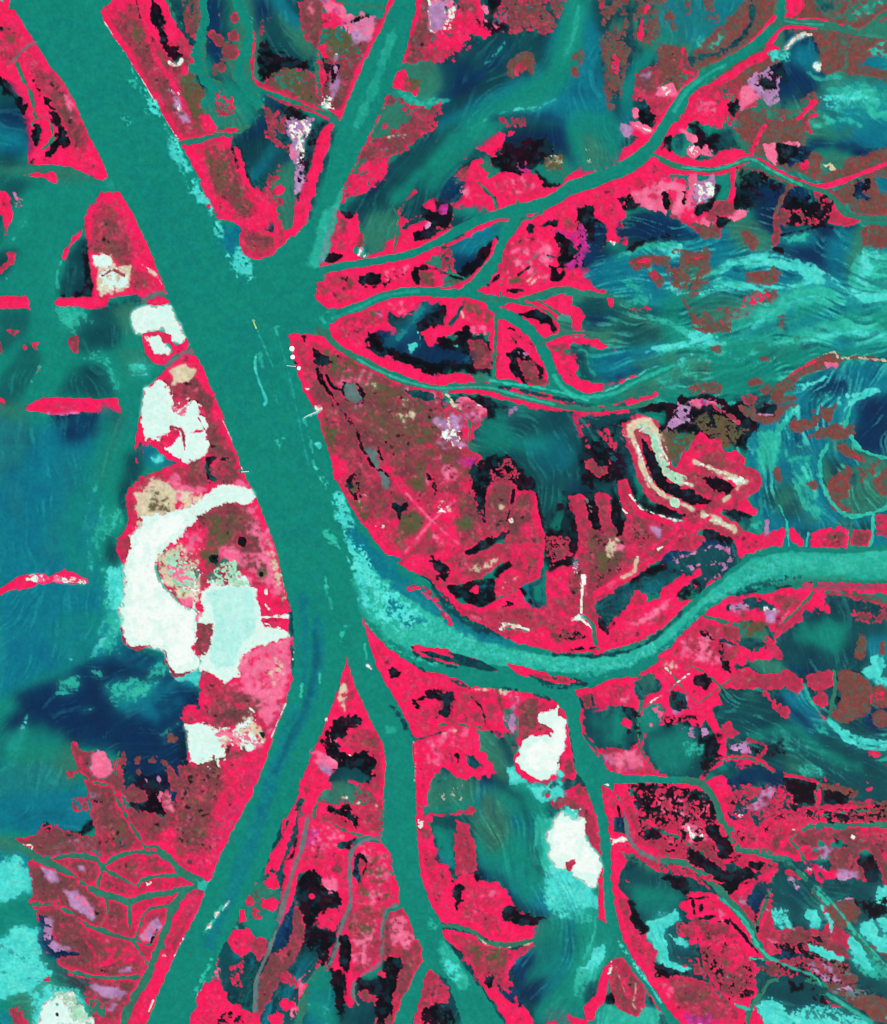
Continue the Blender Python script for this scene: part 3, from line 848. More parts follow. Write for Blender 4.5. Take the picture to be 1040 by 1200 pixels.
K e12 390,100 440,95 480,75 540,75 540,100 470,110 430,110 400,150 385,130
K e12 510,120 560,130 620,200 640,150 620,60 640,0 700,0 720,60 760,110 760,160 750,200 690,240 680,280 620,310 560,290 540,250 540,180
N e12 s10 700,60 760,110 750,190 700,250 660,280 640,200 700,170
F e12 c.8 520,120 600,130 660,120 690,240 650,310 570,290 620,240 640,190 600,170
F e8 w14 640,100 660,160 640,240 580,290
M e10 c.6 560,60 650,80 640,130 580,110
D e8 490,235 550,240 540,255 500,250
K e10 500,290 560,280 580,310 560,330 540,350 510,355
R e5 530,295 555,300 545,320
G s10 e6 350,-30 380,60 300,130
D e12 840,80 880,30 1060,30 1060,160 940,190 870,190 860,130
N s14 880,40 1060,40 1060,150 960,180 900,150
K w14 e8 860,210 930,190 980,160 1060,140
P e10 900,-30 1060,-30 1040,50 960,20
K e8 850,-20 920,-10 900,30 860,20
U s20 e10 680,290 760,230 900,220 1040,180 1060,500 1000,500 900,440 780,430 720,380 660,330
N s18 660,230 760,220 800,210 700,300 650,300
D s10 e8 750,200 860,220 760,240
J c.6 e6 780,170 820,180 810,195
L s20 e10 c.6 860,230 960,180 1060,170 1060,220 940,220
B e10 880,270 920,235 1000,240 1040,260 960,290 900,300
R c.6 e8 880,280 1000,240 1000,270 900,300
B e8 950,320 990,300 1030,350 1020,390 980,370
R c.6 960,310 1000,310 1000,350
R e6 865,305 885,310 880,330
L e14 c.7 s8 880,420 960,400 970,460 900,470
L e14 c.5 s10 840,340 940,330 940,400 860,400
G e12 s14 600,420 800,420 880,470 700,500 620,460
D s14 e12 620,460 700,440 860,480 1000,490 1040,520 820,520 740,580 660,560
N e10 s10 680,530 780,520 740,590 690,580
M e10 s10 c.7 860,490 1000,480 980,500 880,505
R e6 770,440 795,445 790,475 775,470
R e6 740,400 770,405 750,415
R e6 265,480 340,450 420,445 480,440 560,420 600,430 600,470 620,480 660,520 640,580 610,590 720,600 690,610 480,630 400,550 330,500
M c.6 e8 500,440 580,430 560,480
G w10 e5 370,440 460,460 540,510 580,550
K e10 360,510 410,490 440,490 500,510 520,540 535,590 510,615 490,570 440,550 390,530
G s10 e8 530,520 600,520 610,600 540,600
R c.8 e8 570,450 640,480 660,540 610,580
G s12 e14 640,600 760,560 860,500 960,520 1060,560 1060,660 900,680 800,680
D s20 c.7 e14 840,540 930,560 920,640 860,640
U s24 e10 780,680 960,650 1060,640 1060,740 900,790 760,830 700,800 690,720
L s10 w30 c.7 970,530 1060,560
R e6 470,645 560,620 640,620 720,630 770,660 740,680 690,660 600,650 620,700 640,740 620,790 640,820 720,840 780,850 700,890 620,870 560,820 520,740
M c.7 e10 500,660 600,660 580,720 540,710
G c.7 e10 520,680 620,670 600,700
D s10 e10 600,660 680,660 690,760 760,820 640,820 630,740
L w14 s8 e4 640,680 670,690 680,760 710,800
R e6 795,670 815,680 805,700
R e6 w34 640,840 740,855 860,830 1010,775
N e8 c.7 s6 w24 780,830 900,770 1000,735
R e6 255,530 310,530 360,590 420,640 440,700 470,740 500,790 470,850 340,830 300,820 240,810 240,700
M w6 c.8 290,560 340,610 420,660
K w5 310,575 350,610 410,650
K e10 300,700 340,670 420,720 460,760 470,840 400,850 330,800
M e10 s14 350,720 420,740 450,820 380,820
V e6 c.7 350,690 400,700 380,720
K e6 320,620 345,640 335,655
M e10 c.7 380,820 490,830 480,860 400,840
R e6 -40,440 100,430 170,440 240,520 240,640 230,750 200,680 220,600 160,600 60,600 -40,640
O e10 c.5 90,450 180,460 220,520 200,540 110,500
Y c.5 80,500 110,490 90,530
D w5 100,440 70,510 30,560
P c.5 40,600 200,560 200,620 80,630
K e8 -40,460 10,470 0,560 -40,560
K e14 s4 -40,620 40,630 90,570 130,580 150,620 190,600 220,650 220,740 230,800 130,790 60,780 -40,790
M s20 e10 120,640 210,640 220,760 150,760
N s20 e10 -40,670 60,690 140,700 120,740 -40,730
S c.4 s6 20,650 130,660 60,670
R e6 -60,790 100,790 180,800 230,830 -60,840
K c.7 e8 140,800 180,790 160,830
G e8 130,800 220,800 260,840 160,830
M w5 250,700 240,780
R e5 w22 -40,880 100,875 200,880 300,910 420,940 560,985
R e4 w24 280,860 400,880 560,920 680,960 800,950 900,910
G s10 760,850 1060,770 1060,900 900,910 820,900 700,900
D c.7 s10 820,870 960,830 960,880 860,900
R e6 w20 640,940 760,955 880,930 1000,890
D e10 -40,900 140,900 300,930 300,960 -40,960
K e10 80,890 200,900 290,940 300,980 180,960
P c.8 e12 60,910 160,910 200,960 40,980
L w24 s8 10,870 20,920 60,960
J c.5 130,930 190,930 180,960
K e6 900,940 1060,920 1060,980 920,970
t 780 240
U s20 e10 -40,100 300,100 500,180 900,100 1100,200 1100,460 500,460 -40,400
T s20 e10 -40,440 400,560 800,600 1100,640 1100,720 780,690 600,760 500,860 300,930 -40,940
M e12 0,-30 300,-30 340,40 300,70 240,120 260,160 210,160 110,110 20,40
P e12 30,0 140,-30 180,60 230,90 190,100 130,60 60,70
R e10 c.8 20,-30 140,-30 210,50 100,100
K e8 130,10 200,-20 230,10 180,40 140,30
K e8 230,40 300,70 280,110 250,120
K e8 330,-30 430,-20 400,20 340,20
P e10 340,20 390,30 340,80 300,60
N s14 e10 -40,40 60,80 130,150 -40,150
G s10 e12 300,90 420,60 500,140 480,220 360,220 310,150
B e8 340,120 390,110 440,180 400,220 360,160
N s16 e10 420,-30 560,-30 540,60 500,140 420,60
K e10 540,-30 800,-30 780,60 740,110 560,90
M e10 550,20 600,20 570,100 500,220 500,130
M e10 c.7 600,30 660,20 720,-20 770,40 730,90 620,95
K e6 600,50 640,40 640,75 610,75
K e8 680,-10 730,0 720,40 680,30
C e10 780,10 880,50 930,75 860,100 770,80
B e8 840,-30 1100,-30 1100,60 960,60 880,30
N s14 e10 540,100 900,100 860,260 800,350 640,270 540,230
U s20 540,150 700,120 720,180 560,210
L s14 e12 c.7 540,140 660,120 710,125 640,170 560,190
K w12 e6 540,140 640,120 720,100 780,105
K e6 500,205 560,190 555,230 510,225
U s30 780,140 900,110 880,250 820,350 760,280 740,200
G s14 880,120 960,100 940,240 880,400 840,340
B e8 910,110 960,90 1100,110 1100,210 980,200 930,190
G w14 e4 800,-30 840,20 900,60 980,60 1060,50
G w14 e6 960,60 950,150 930,240
L s14 e10 860,400 870,280 960,210 1060,220 1060,380 960,400
S e10 c.8 s8 w24 940,220 1000,250
G s14 960,280 1060,250 1060,350 980,340
S w30 s14 e14 -20,210 60,200 30,250
S e14 s10 350,250 450,235 560,260 680,280 760,330 820,380 700,360 560,300 440,290 400,300 330,270
L w26 s14 e12 150,380 280,280 380,250
L w30 s14 e12 230,360 340,380 480,385 640,375
S w12 s8 e8 370,385 560,385 700,360
L w30 s18 e10 520,500 620,420 760,400 900,450 1060,440
L w24 s14 e10 480,560 580,490 700,450 840,470
S s12 w24 e6 700,630 860,600 1060,620
L s14 w40 e10 860,410 940,430 1060,410
L s20 w50 e10 680,580 800,560 1000,600
U s20 w30 e10 o.8 820,380 880,440 760,520 640,560 600,600
U s20 w30 e10 780,660 900,650 1060,690
S e12 s8 90,610 190,585 240,620 160,635
L w20 s10 e14 -20,690 100,650 280,650
S w16 s8 e12 -20,370 20,370 60,410
L w20 s12 e12 -30,540 60,580 100,600
L w20 s12 e16 -20,780 140,730 300,690
L w40 s12 e20 c.6 20,850 80,790 130,820
B e8 80,240 150,230 190,200 210,230 200,360 140,400 40,390 30,300 70,280
G c.5 e8 60,290 190,300 180,370 100,350
R c.5 e6 90,240 180,240 170,260 100,270
B e8 -20,250 20,250 20,285 -20,290
B e10 80,440 130,480 220,490 280,470 330,460 400,430 440,400 530,400 520,450 420,480 370,530 300,560 270,600 200,580 130,550
G e8 c.4 100,470 280,500 260,560 160,540
R c.5 e8 230,550 350,520 460,430 420,470 340,530
D w14 e6 130,460 220,470 330,430 400,390
B e8 390,330 510,290 540,350 480,380 410,370
D e8 400,250 460,260 440,275 400,270
B e6 530,520 560,510 560,590 530,590
B e8 210,660 260,655 260,690 220,680
B e6 440,720 490,715 490,735 450,735
B e10 c.8 80,850 180,830 260,850 260,880 100,870
B e10 c.7 120,750 200,740 210,790 140,790
B e8 380,820 440,810 460,850 390,850
B e6 720,715 780,690 810,700 830,730 760,770 640,800 600,840 540,900 500,900 520,850 600,790
B w14 e5 800,735 900,715 1040,730
Y w5 e6 o.8 710,715 785,690 820,720 890,715 1030,730
P e6 750,740 810,740 800,770 760,765
C w8 e6 580,800 700,730
U s20 e10 620,830 740,780 900,740 1100,740 1100,1000 600,1000 580,880
N s24 e10 640,830 860,800 860,870 700,900
N s24 e10 880,960 920,900 1060,880 1060,1000
S w16 s10 e14 820,960 840,900 960,880
S w10 s8 e14 870,960 900,890 1060,860
S w10 s8 e10 c.8 600,860 740,820
L c.6 e14 s8 680,920 780,860 800,880 700,940
B e10 c.7 440,850 600,840 620,960 500,960
D e10 c.7 300,900 500,880 500,960 340,960
R c.5 e8 510,940 580,940 570,970
P e12 c.8 60,930 160,910 220,890 280,940 200,980 60,980
F c.4 100,920 240,910 200,960
K e10 50,900 160,890 280,900 320,960 260,940 180,900 60,940
M c.7 e8 360,890 430,900 410,950 370,940
t 0 480
U s60 e16 -40,300 200,100 300,60 500,0 560,80 440,330 380,560 460,740 520,900 500,1000 -40,1000
N s24 e14 c.8 250,20 560,20 540,80 420,140 300,170 240,100
D s14 e10 c.7 130,60 160,140 100,290 60,320 60,200
G s40 e10 o.8 -40,-40 120,-40 140,80 60,260 20,330 -40,330
G s20 o.6 10,330 80,340 130,430 110,560 60,520
L w8 s8 o.7 75,330 100,400 120,450
G s30 w90 e10 o.5 330,230 300,450 230,650
U s20 o.8 190,80 300,60 230,260 150,420 60,680 120,380
G s20 w40 o.8 560,40 480,260 430,360
D s20 e10 600,200 680,250 640,330 580,400 590,520 560,460 560,360
L c.5 s20 e12 440,500 560,470 580,520 520,600 400,640 390,560
L w12 s14 o.5 450,360 400,460 390,560 420,640
D e12 s10 490,580 520,590 560,660 560,700 520,730 500,660
L s14 e12 c.8 500,740 580,720 590,860 560,960 480,960 490,820
S e14 s14 500,760 540,740 590,820 570,940 520,960
R e6 125,-20 560,-20 570,10 400,10 280,25 220,15 130,5
V w8 e5 c.8 230,18 300,22 370,12
R e6 w26 -20,870 60,820 110,790
R e5 100,785 180,765 230,785 300,755 400,785 420,815 340,815 260,810 180,820 110,825 60,850 50,830
R e4 60,810 120,775 210,770 220,800 160,825 70,840
J e6 110,800 150,775 200,775 190,810
J e6 260,780 310,785 400,790 420,815 340,805 280,808
C e4 w10 310,790 360,795
R e5 690,-40 1010,-40 1100,120 1100,1000 560,1000 590,860 580,720 545,670 550,610 590,560 605,510 590,400 620,360 690,310 810,260 770,215 700,160 640,260 635,160 650,60
D s6 e8 635,200 660,160 670,270 640,260
U s10 e6 665,170 700,165 760,215 825,250 750,270 690,260
S s10 e8 710,225 760,215 780,250 720,255
M e14 c.6 890,250 960,230 980,330 840,380 780,340
C c.6 e12 690,310 900,270 960,330 900,420 760,300
P e14 c.5 820,330 960,320 960,380 860,410
M e12 c.9 960,60 1080,60 1080,230 980,200
J e12 670,20 760,-20 800,40 760,100 740,140 690,140 670,100
J e12 770,60 860,-30 940,-30 920,100 830,90
J e8 930,60 960,35 980,70 960,100 930,90
J e12 780,180 840,140 840,100 870,110 900,130 970,110 975,180 950,220 910,225 880,255 840,220 790,200
P e8 c.7 800,-20 850,-20 850,40
K e8 965,220 1020,215 1000,240 985,290 965,280
K e6 975,310 985,340 975,340
C e8 980,230 1080,230 1080,300 990,290
R c.7 w20 700,130 760,120 830,110
Y e14 660,400 700,340 760,305 780,360 800,440 830,470 760,500 660,480 640,430
O e12 c.3 700,330 780,350 800,440 750,490
J c.3 e14 670,360 790,380 820,480 680,480
J s10 e12 640,450 690,500 760,490 830,490 900,450 980,380 1080,340 1080,440 980,500 880,570 800,640 740,700 730,760 770,820 830,890 920,960 560,1000 590,860 580,720 610,650 600,600 640,560 660,520
W s14 e8 620,600 760,500 860,490 960,410 1080,370 1080,420 930,500 800,600 720,690 730,800 800,900 860,1000 590,1000 610,760
Y e8 c.7 640,480 670,480 680,530 650,560 640,520
C e10 550,610 600,600 620,650 590,720 550,670
R e8 610,505 640,520 630,570 590,600 590,560
R e12 900,500 1000,460 1080,430 1080,700 980,760 920,740 900,640 850,680 830,620 880,580
M e12 c.6 980,480 1080,430 1080,660 980,640
O e14 c.8 930,660 1020,620 1080,640 1040,720 960,740
K c.7 e10 980,680 1020,690 1010,720 980,710
O c.4 e14 s10 740,680 840,640 960,760 960,900 840,900 760,800
J c.35 e14 740,680 830,630 920,760 1000,760 900,860 800,780
C c.35 e12 740,700 850,660 900,740 820,860 760,780
C c.4 e10 820,880 920,860 920,920 860,920
G e10 c.8 960,780 1040,730 1080,720 1020,800 960,830
J e14 c.9 960,830 1080,770 1080,1000 920,1000 880,880
D w6 e5 735,760 790,850 830,900 910,950
R e8 930,860 950,850 940,900 960,930 940,950 920,930
C c.5 e8 900,760 980,770 960,850
t 260 480
R e4 -40,-60 0,30 60,170 100,290 160,400 210,540 260,660 295,850 345,940 350,1000 -40,1000
C e10 c.5 0,100 80,280 150,400 240,640 290,860 300,960 120,960 100,700 -40,500 -40,60
M e10 c.8 -40,100 20,130 80,280 60,360 -40,340
K w8 c.7 e4 0,232 30,232
J w3 e2 0,40 60,170 100,290
G w14 e3 80,290 130,290
J w6 e2 115,290 130,290
P s6 60,320 110,330 150,390 120,400 70,380
W e8 -40,350 100,360 155,385 155,410 130,440 100,440 70,420 20,430 -40,450
M e14 c.8 -40,480 60,480 160,600 180,660 120,670 0,600
O e12 c.8 -40,490 50,490 60,560 -40,600
D e8 75,590 110,590 105,630 85,620
M e8 110,590 160,600 175,650 150,670 110,640
R e10 c.8 120,440 170,470 230,600 200,610 150,500
P c.4 e12 100,560 220,560 240,660 160,680
P c.5 e12 -40,640 160,680 200,760 60,700
C e10 30,560 60,500 100,550 80,580
G e14 c.9 s6 -40,710 60,710 90,750 40,800 -40,780
O e8 60,710 100,710 100,740 70,745
J s10 e12 -40,800 40,760 90,780 120,830 170,850 190,960 160,1000 -40,1000
Y c.3 e10 140,670 230,660 270,780 280,860 180,760
P c.7 e8 90,770 150,780 150,830 110,825
O e6 160,750 200,745 210,780 170,790
K e5 178,760 198,755 195,780
R e10 180,830 250,810 270,900 320,960 190,960 180,880
J e4 w10 205,850 215,870
J e4 w16 205,915 225,930
Y e6 c.6 245,700 275,850 290,900 260,860
K e6 295,840 320,860 330,910 310,890
S c.7 s14 e12 500,400 540,380 570,430 600,490 570,500 540,560 500,560 510,460
S c.7 s16 e16 560,540 600,560 640,660 660,700 720,770 840,790 830,830 760,860 720,830 650,760 590,690 560,620
U s20 e8 590,480 640,540 720,620 780,680 850,690 830,760 880,820 760,790 680,700 620,620
N s14 o.5 590,500 700,620 640,600
S c.6 s14 e12 640,650 720,690 820,780 760,840 660,740
L w60 s20 e12 o.8 700,800 800,860 900,950 960,1000
L w24 s14 e8 700,880 730,1000
L c.5 s14 e12 470,580 520,560 560,650 500,620
L e6 s8 480,790 495,780 500,840 480,830
L w10 s8 o.5 480,840 520,920
L c.5 s14 600,920 680,920 680,980 600,980
S w14 s6 e10 c.8 385,40 450,10
L w10 s8 e10 o.7 390,50 420,180 440,270 490,370
S s8 e8 440,160 470,150 460,180
S c.5 s8 e10 430,260 480,300 510,380 470,330
L w8 s10 o.4 90,50 130,110
L c.4 s10 230,90 300,120 260,170
U w16 s16 o.5 360,20 420,200 460,320
C e5 450,-40 1100,-40 1100,1000 1040,880 990,830 960,790 860,750 820,730 850,690 780,680 730,630 660,540 610,460 560,380 530,320 520,240 490,170 450,80
R e4 w14 c.8 450,60 490,160 520,220 530,320 570,370
J e8 430,-20 470,-10 450,20
R e6 440,10 470,20 470,50 450,50
M e14 c.7 470,60 620,-20 700,100 640,200 540,180
M e14 c.6 600,-40 1100,-40 1100,360 900,350 700,200
O c.5 e14 470,40 530,80 540,180 510,200 490,140
O c.5 e14 640,-20 800,20 820,120 740,140 640,80
O c.5 e14 880,100 1080,0 1080,200 900,240
P c.35 e14 720,80 830,60 800,140 700,140
Y e8 820,10 920,-20 900,40 860,80 830,60
K e5 w10 540,-20 600,50 640,110
K e10 640,110 660,150 690,210 670,210 650,160
E e8 660,160 710,160 740,200 740,260 710,270 700,220 680,200
K e8 w8 700,150 740,200 750,230
K w8 e5 730,190 740,155 770,155
K e8 w6 690,230 720,280 770,290
E e6 740,290 780,290 790,380 770,380 750,340
K e8 w8 770,290 790,350 795,390
M e8 790,380 840,400 850,450 800,440
K e6 800,430 820,455 865,450 870,470 840,490 838,515 828,490 800,460
D e6 585,330 615,300 645,330 650,380 640,420 620,410 580,360
K e6 w8 580,350 620,410 640,420 650,390 665,400
O e6 600,320 625,315 630,350 610,340
R e10 520,220 570,210 580,280 540,320 525,280
R e8 610,280 640,240 650,260 620,285
R e12 660,530 720,490 810,490 820,540 760,580 780,640 820,640 840,680 780,670 720,620
C e10 c.5 700,520 780,560 740,600
W c.3 e5 700,550 730,550 720,580
M e14 c.8 620,440 720,440 680,520 640,520
O c.5 e12 600,430 680,430 680,520 640,500
Y c.4 e6 640,400 680,390 690,460 650,460
M e12 c.8 780,520 860,380 960,520 900,620 820,600
O e14 c.85 840,500 930,480 940,560 900,600
O e8 880,310 930,320 940,380 900,380
O e8 800,220 850,220 840,260 800,250
R w16 e5 800,280 900,400 990,510
R w16 e5 860,680 990,530 1100,420
P w5 e4 870,660 990,530 1080,460
R e10 980,440 1080,400 1080,660 1020,640 980,560
C c.6 e12 940,260 1060,260 1060,400 960,440
P c.35 e10 930,280 1000,300 1060,330 960,380
K c.5 e8 960,300 990,320 1030,390 1000,400
R c.8 e12 940,170 1020,150 1020,260 980,240
F e8 930,30 970,40 960,70 930,60
W c.6 e10 1010,40 1060,50 1060,140 1020,120
R e8 840,720 900,680 980,680 1060,640 1100,860 1040,870 960,770 880,770
K e10 985,690 1010,730 1060,720 1060,800 1030,780
K c.5 e5 1005,705 1040,690
C c.5 e8 960,740 1060,800 1060,860 1020,840
D s10 e10 830,770 960,780 1020,870 1060,880 1060,1000 1000,960 900,880
V e8 s8 c.7 960,880 1020,900 1030,960 980,940
C s8 e10 c.7 870,840 940,820 930,870 880,870
U s12 1000,880 1060,900 1060,1000 1020,960
t 520 480
D s14 -40,-40 900,-40 900,500 -40,500
T s40 e14 180,80 220,40 290,30 320,140 420,170 560,90 640,100 640,200 600,260 560,380 520,460 560,600 520,580 440,480 410,360 380,280 250,240 180,250
U s30 c.6 e14 330,170 600,90 640,260 560,340 440,340
T s14 e10 330,-20 480,10 460,80 340,70
N s20 e14 600,110 680,190 640,320 660,380 560,380
K s20 e20 620,150 720,180 840,250 820,320 700,360 620,320
K s14 e14 640,50 860,20 860,160 720,220 680,100
D w20 s14 e8 680,120 740,120 790,180
U c.4 s14 e10 800,180 900,280 840,300 740,280
K s12 e12 440,80 560,60 580,100 500,130 340,120 330,90
C c.4 e8 330,90 480,80 480,120 340,125
V e10 c.7 280,-20 340,-20 330,50 300,40
K e12 180,-20 240,-20 240,60 190,90
K s20 e14 160,250 260,210 400,270 420,380 330,400 300,600 200,540 180,360
M c.6 s14 e14 180,260 280,230 350,280 340,340 210,350 180,320
E c.3 s10 e14 190,330 270,220 340,330
C e8 -40,-40 200,-40 210,30 160,80 120,150 180,230 120,300 180,350 160,440 110,500 180,500 240,590 160,640 140,680 60,720 -40,740
V e14 c.5 s6 -40,20 60,40 80,170 20,190 -40,160
J c.5 e10 -20,80 40,100 70,170 30,170
R e8 70,60 130,90 140,130 110,150 90,110
G e10 c.8 100,150 200,150 190,210 110,200
V c.4 e8 90,-20 170,-20 150,100 110,60
Y w10 e6 c.6 70,-20 110,50
M e12 c.7 -40,170 80,170 80,260 -40,280
O c.5 e12 -40,180 100,250 120,310 60,300
P c.5 e12 -20,240 100,290 40,350 -40,350
F e10 c.7 60,240 150,220 140,270 90,270
M c.6 e12 -20,340 120,360 110,460 20,500
R e14 -40,380 60,400 60,480 20,560 80,640 20,700 -40,700
Y c.35 e8 -30,420 40,430 20,470
P c.5 e8 -10,600 60,620 40,660
O s6 e12 c.8 20,510 140,480 160,520 60,560
M e10 c.8 80,540 190,510 220,570 140,640 40,620
K w10 e8 c.8 110,500 140,490 190,500
R c.8 e8 60,340 170,335 180,390 120,450
M e6 205,430 220,360 270,340 340,345 330,400 300,480 300,560 240,600 205,540
C e6 w8 330,390 330,350 270,340 220,360 205,430 205,530
Y e6 c.7 250,450 280,440 290,465 260,470
C e6 300,490 330,420 370,385 420,385 440,430 430,510 470,580 450,720 440,780 370,800 330,860 230,880 240,800 290,720 310,640 290,580
M e8 c.85 320,480 370,395 400,400 400,500 370,580 310,560
M c.4 e8 320,560 400,560 420,700 340,700
J e5 300,515 325,510 320,535 300,530
R e6 c.7 370,560 430,510 470,590 445,700 430,620 400,560
R e5 w14 430,400 430,510 465,590 445,770
K w22 e8 115,670 170,650 240,610 300,580
C e6 -40,740 0,700 60,720 140,680 240,630 320,640 300,700 240,740 180,790 80,820 20,830 -40,780
R c.6 e10 -20,720 80,700 100,800 20,810
Y c.35 e8 130,740 200,690 250,710 160,760
R e8 c.8 290,640 320,640 320,690 290,680
K e10 260,740 290,700 325,710 310,740 260,775 240,790
R c.6 e8 260,820 340,760 370,790 290,850 230,860
Y c.5 e6 270,830 310,790 350,790 330,820
K e10 20,830 100,820 180,800 240,800 240,880 220,920 160,930 100,890 50,880
U c.7 s8 e8 160,840 200,800 230,830 200,880
R e8 130,825 160,825 155,860 125,850
K c.7 e8 -40,730 10,730 10,800 -40,800
R e6 -40,820 40,870 90,910 180,930 240,900 330,860 360,830 390,900 430,930 500,960 200,1000 -40,940
K c.5 e8 265,900 330,905 320,920 280,925
U s14 e8 370,810 440,790 480,860 480,940 420,930 390,880
K w10 e8 360,830 390,880 440,920
G w14 e5 s6 470,590 460,700 455,800 490,960
K s20 e12 480,560 590,580 640,560 610,700 500,740 480,690
M s14 c.6 480,620 600,600 610,680 520,720
K s8 e10 590,380 640,560 600,560 570,480
C e5 585,410 625,390 650,410 680,480 700,540 720,590 740,580 750,540 705,400 740,385 780,410 790,520 820,595 850,590 870,520 820,440 810,350 840,330 860,350 880,410 930,470 1060,510 1060,560 1000,560 960,560 940,640 1060,590 1060,690 940,730 820,810 700,920 740,1000 500,1000 480,880 490,760 580,730 640,720 615,670 630,590 600,480
M c.4 e10 640,440 700,560 760,560 860,600 900,680 760,800 560,960 520,860 660,760 660,600
M e8 s6 650,430 720,470 740,570 700,540 680,480
K e12 660,430 720,450 750,560 740,590 720,590 700,520
C w8 e8 670,430 710,540
K e12 790,500 830,470 870,530 850,590 820,595 800,560
K c.5 e12 870,570 940,560 930,620 880,640
K s6 e10 790,420 820,480 790,500 770,440
D w8 s6 e8 660,430 690,400 760,390 800,440
M e6 620,410 650,430 670,560 640,520
R e5 w10 590,420 600,490 640,560 620,600 615,680
R e5 w10 820,350 815,440 870,500
C e8 860,480 960,500 1060,540 1060,560 900,510
W w6 e6 c.8 870,400 900,420 920,460 1000,480 1060,510
W e6 w10 c.7 820,455 860,490
O e10 c.5 740,600 830,600 830,700 740,690
Y c.5 e10 760,610 820,610 820,660 780,680
R e8 640,640 680,640 670,690 640,690
C e10 820,640 900,620 920,680 860,700
K c.35 e10 680,680 740,680 840,700 780,780 690,800
C w26 e8 940,680 800,780 690,880
Y e6 w14 c.6 700,870 800,800 900,720
J e8 w14 c.8 840,780 900,730 910,700
P w12 c.7 960,660 1060,610
J e6 c.8 610,720 635,710 620,770 600,760
V e8 c.7 920,650 950,650 940,680
V e10 c.7 980,560 1040,560 1020,590
K c.5 e8 900,560 980,600 920,640
R e14 c.7 490,760 600,730 600,880 500,880
R c.4 e14 500,880 640,880 640,960 500,960
W w7 e3 650,820 645,880 640,930 650,970
W w24 e5 660,780 655,815
R w8 e5 660,700 660,770
K e10 940,740 1060,700 1060,760 900,840 840,880 880,790
D s10 e8 720,930 800,860 960,800 1060,760 1060,860 960,880 860,930 760,960 700,980
U s14 c.7 760,910 1000,800 1060,780 1060,830 900,870 800,940
R e10 840,940 900,930 880,880 910,855 940,880 930,930 1000,880 1060,840 1060,1000 840,1000
K e8 890,960 920,930 950,940 930,970
P c.4 950,910 1060,890 1060,960
C e5 825,110 860,50 920,30 990,50 1060,110 1060,450 960,400 920,300 870,200 830,130
R e5 w10 c.7 830,110 860,50 920,30 1000,55
Y e10 c.8 890,110 960,70 1020,110 1060,160 1060,300 1020,280 980,200 920,160 950,320 930,300 890,200
J e10 c.7 930,90 1000,90 1040,180 1060,260 1030,280 990,180
Y w10 e8 c.7 870,130 910,220 960,330
K e10 910,140 960,160 1000,260 1060,340 1060,370 990,350 950,240
M c.6 e10 910,140 950,160 980,250 940,220
Y w10 e8 c.7 960,370 1060,420
R e6 w26 400,-20 600,0 700,25 860,5
G w10 e4 460,-30 620,0 740,8
R e8 600,20 640,10 690,60 690,90 640,90
R w18 e5 610,40 640,110 680,180
D w14 e5 640,50 690,120
M w10 e8 740,110 790,150 800,200
D s8 700,40 860,10 860,40 760,80
t 780 480
U s24 -40,-40 1100,-40 1100,640 500,640 400,400 380,100
K s14 e14 -40,-40 420,-40 450,90 380,200 300,160 100,120 -40,120
V e14 c.8 0,60 40,10 80,-30 130,-20 120,40 60,90 0,100
O e14 c.7 s10 120,60 200,20 340,60 400,100 280,180 160,100
M w14 e8 230,-20 340,60
V c.6 w12 e8 230,0 330,60
B e10 340,-20 600,-30 540,40 480,70 400,50
K e8 410,-30 530,-30 510,30 430,15
V w6 e5 420,20 500,25
O e14 c.8 -20,100 130,110 130,160 60,230 20,260 -40,200
R e10 60,230 120,160 160,105 200,140 260,150 280,200 340,190 370,230 350,290 430,300 440,350 420,390 370,410 430,470 430,490 390,500 280,460 230,470 340,540 350,580 300,590 180,540 120,600 100,650 60,640 0,710 -40,740 -40,580 80,520 40,490 -40,380 -40,340 60,350 40,300
C e12 c.7 60,330 160,300 300,400 260,460 120,400 60,370
C e10 c.6 130,160 180,180 260,160 300,220 360,220 340,280 200,240
C c.5 e10 -40,590 100,530 200,480 260,570 150,600 40,680 -40,700
M c.5 e10 260,420 400,420 320,480 160,440
K e10 150,310 210,305 320,350 300,380 230,380 190,340
M c.5 e10 170,310 300,350 260,370
K e8 90,400 160,400 230,430 190,450 120,440
K e8 -40,350 40,340 80,380 30,400 -40,390
K e8 -40,450 60,470 95,490 60,515 -40,520
M c.6 e8 -30,460 60,480 40,510
K e8 260,465 320,470 400,500 340,520 290,490
K e8 180,560 240,570 330,580 310,640 220,640 180,600
Y e10 -40,250 10,220 40,290 120,340 120,355 60,340 -40,340
J e8 c.7 -40,260 10,240 30,310 0,330
Y e10 c.9 160,250 260,285 330,310 380,320 390,350 350,370 320,330 240,310
J e8 c.8 250,290 340,310 370,340 340,350
Y w12 e6 c.8 350,350 290,415
J w8 c.8 e6 300,405 280,425
J e8 w20 30,430 70,450 150,475
J e8 w24 160,480 220,510 290,545
O c.5 e8 180,480 290,520 250,530
J e8 c.8 10,410 60,430 50,460
C w24 e5 300,400 180,500 60,590
Y w8 c.7 e5 150,520 80,570
J w16 e5 c.8 80,575 105,555
P w14 c.4 e5 -20,620 60,580
R e8 240,660 280,650 285,700 250,705
N e14 s12 60,640 200,600 330,640 330,720 300,800 200,840 0,740 -40,720
V e16 c.5 s6 190,650 300,650 290,760 240,780 200,720
V c.35 e14 30,700 180,680 240,800 160,740
K c.6 e10 -40,720 60,740 -20,800
D e10 s10 310,620 380,680 330,720
R e8 310,620 370,560 420,590 480,590 560,540 560,630 460,655 390,680 350,690 330,650
C c.4 e10 380,580 520,580 500,640 400,650
R e8 570,520 590,520 640,610 650,640 600,630 575,560
D e8 630,540 700,560 660,600 620,570
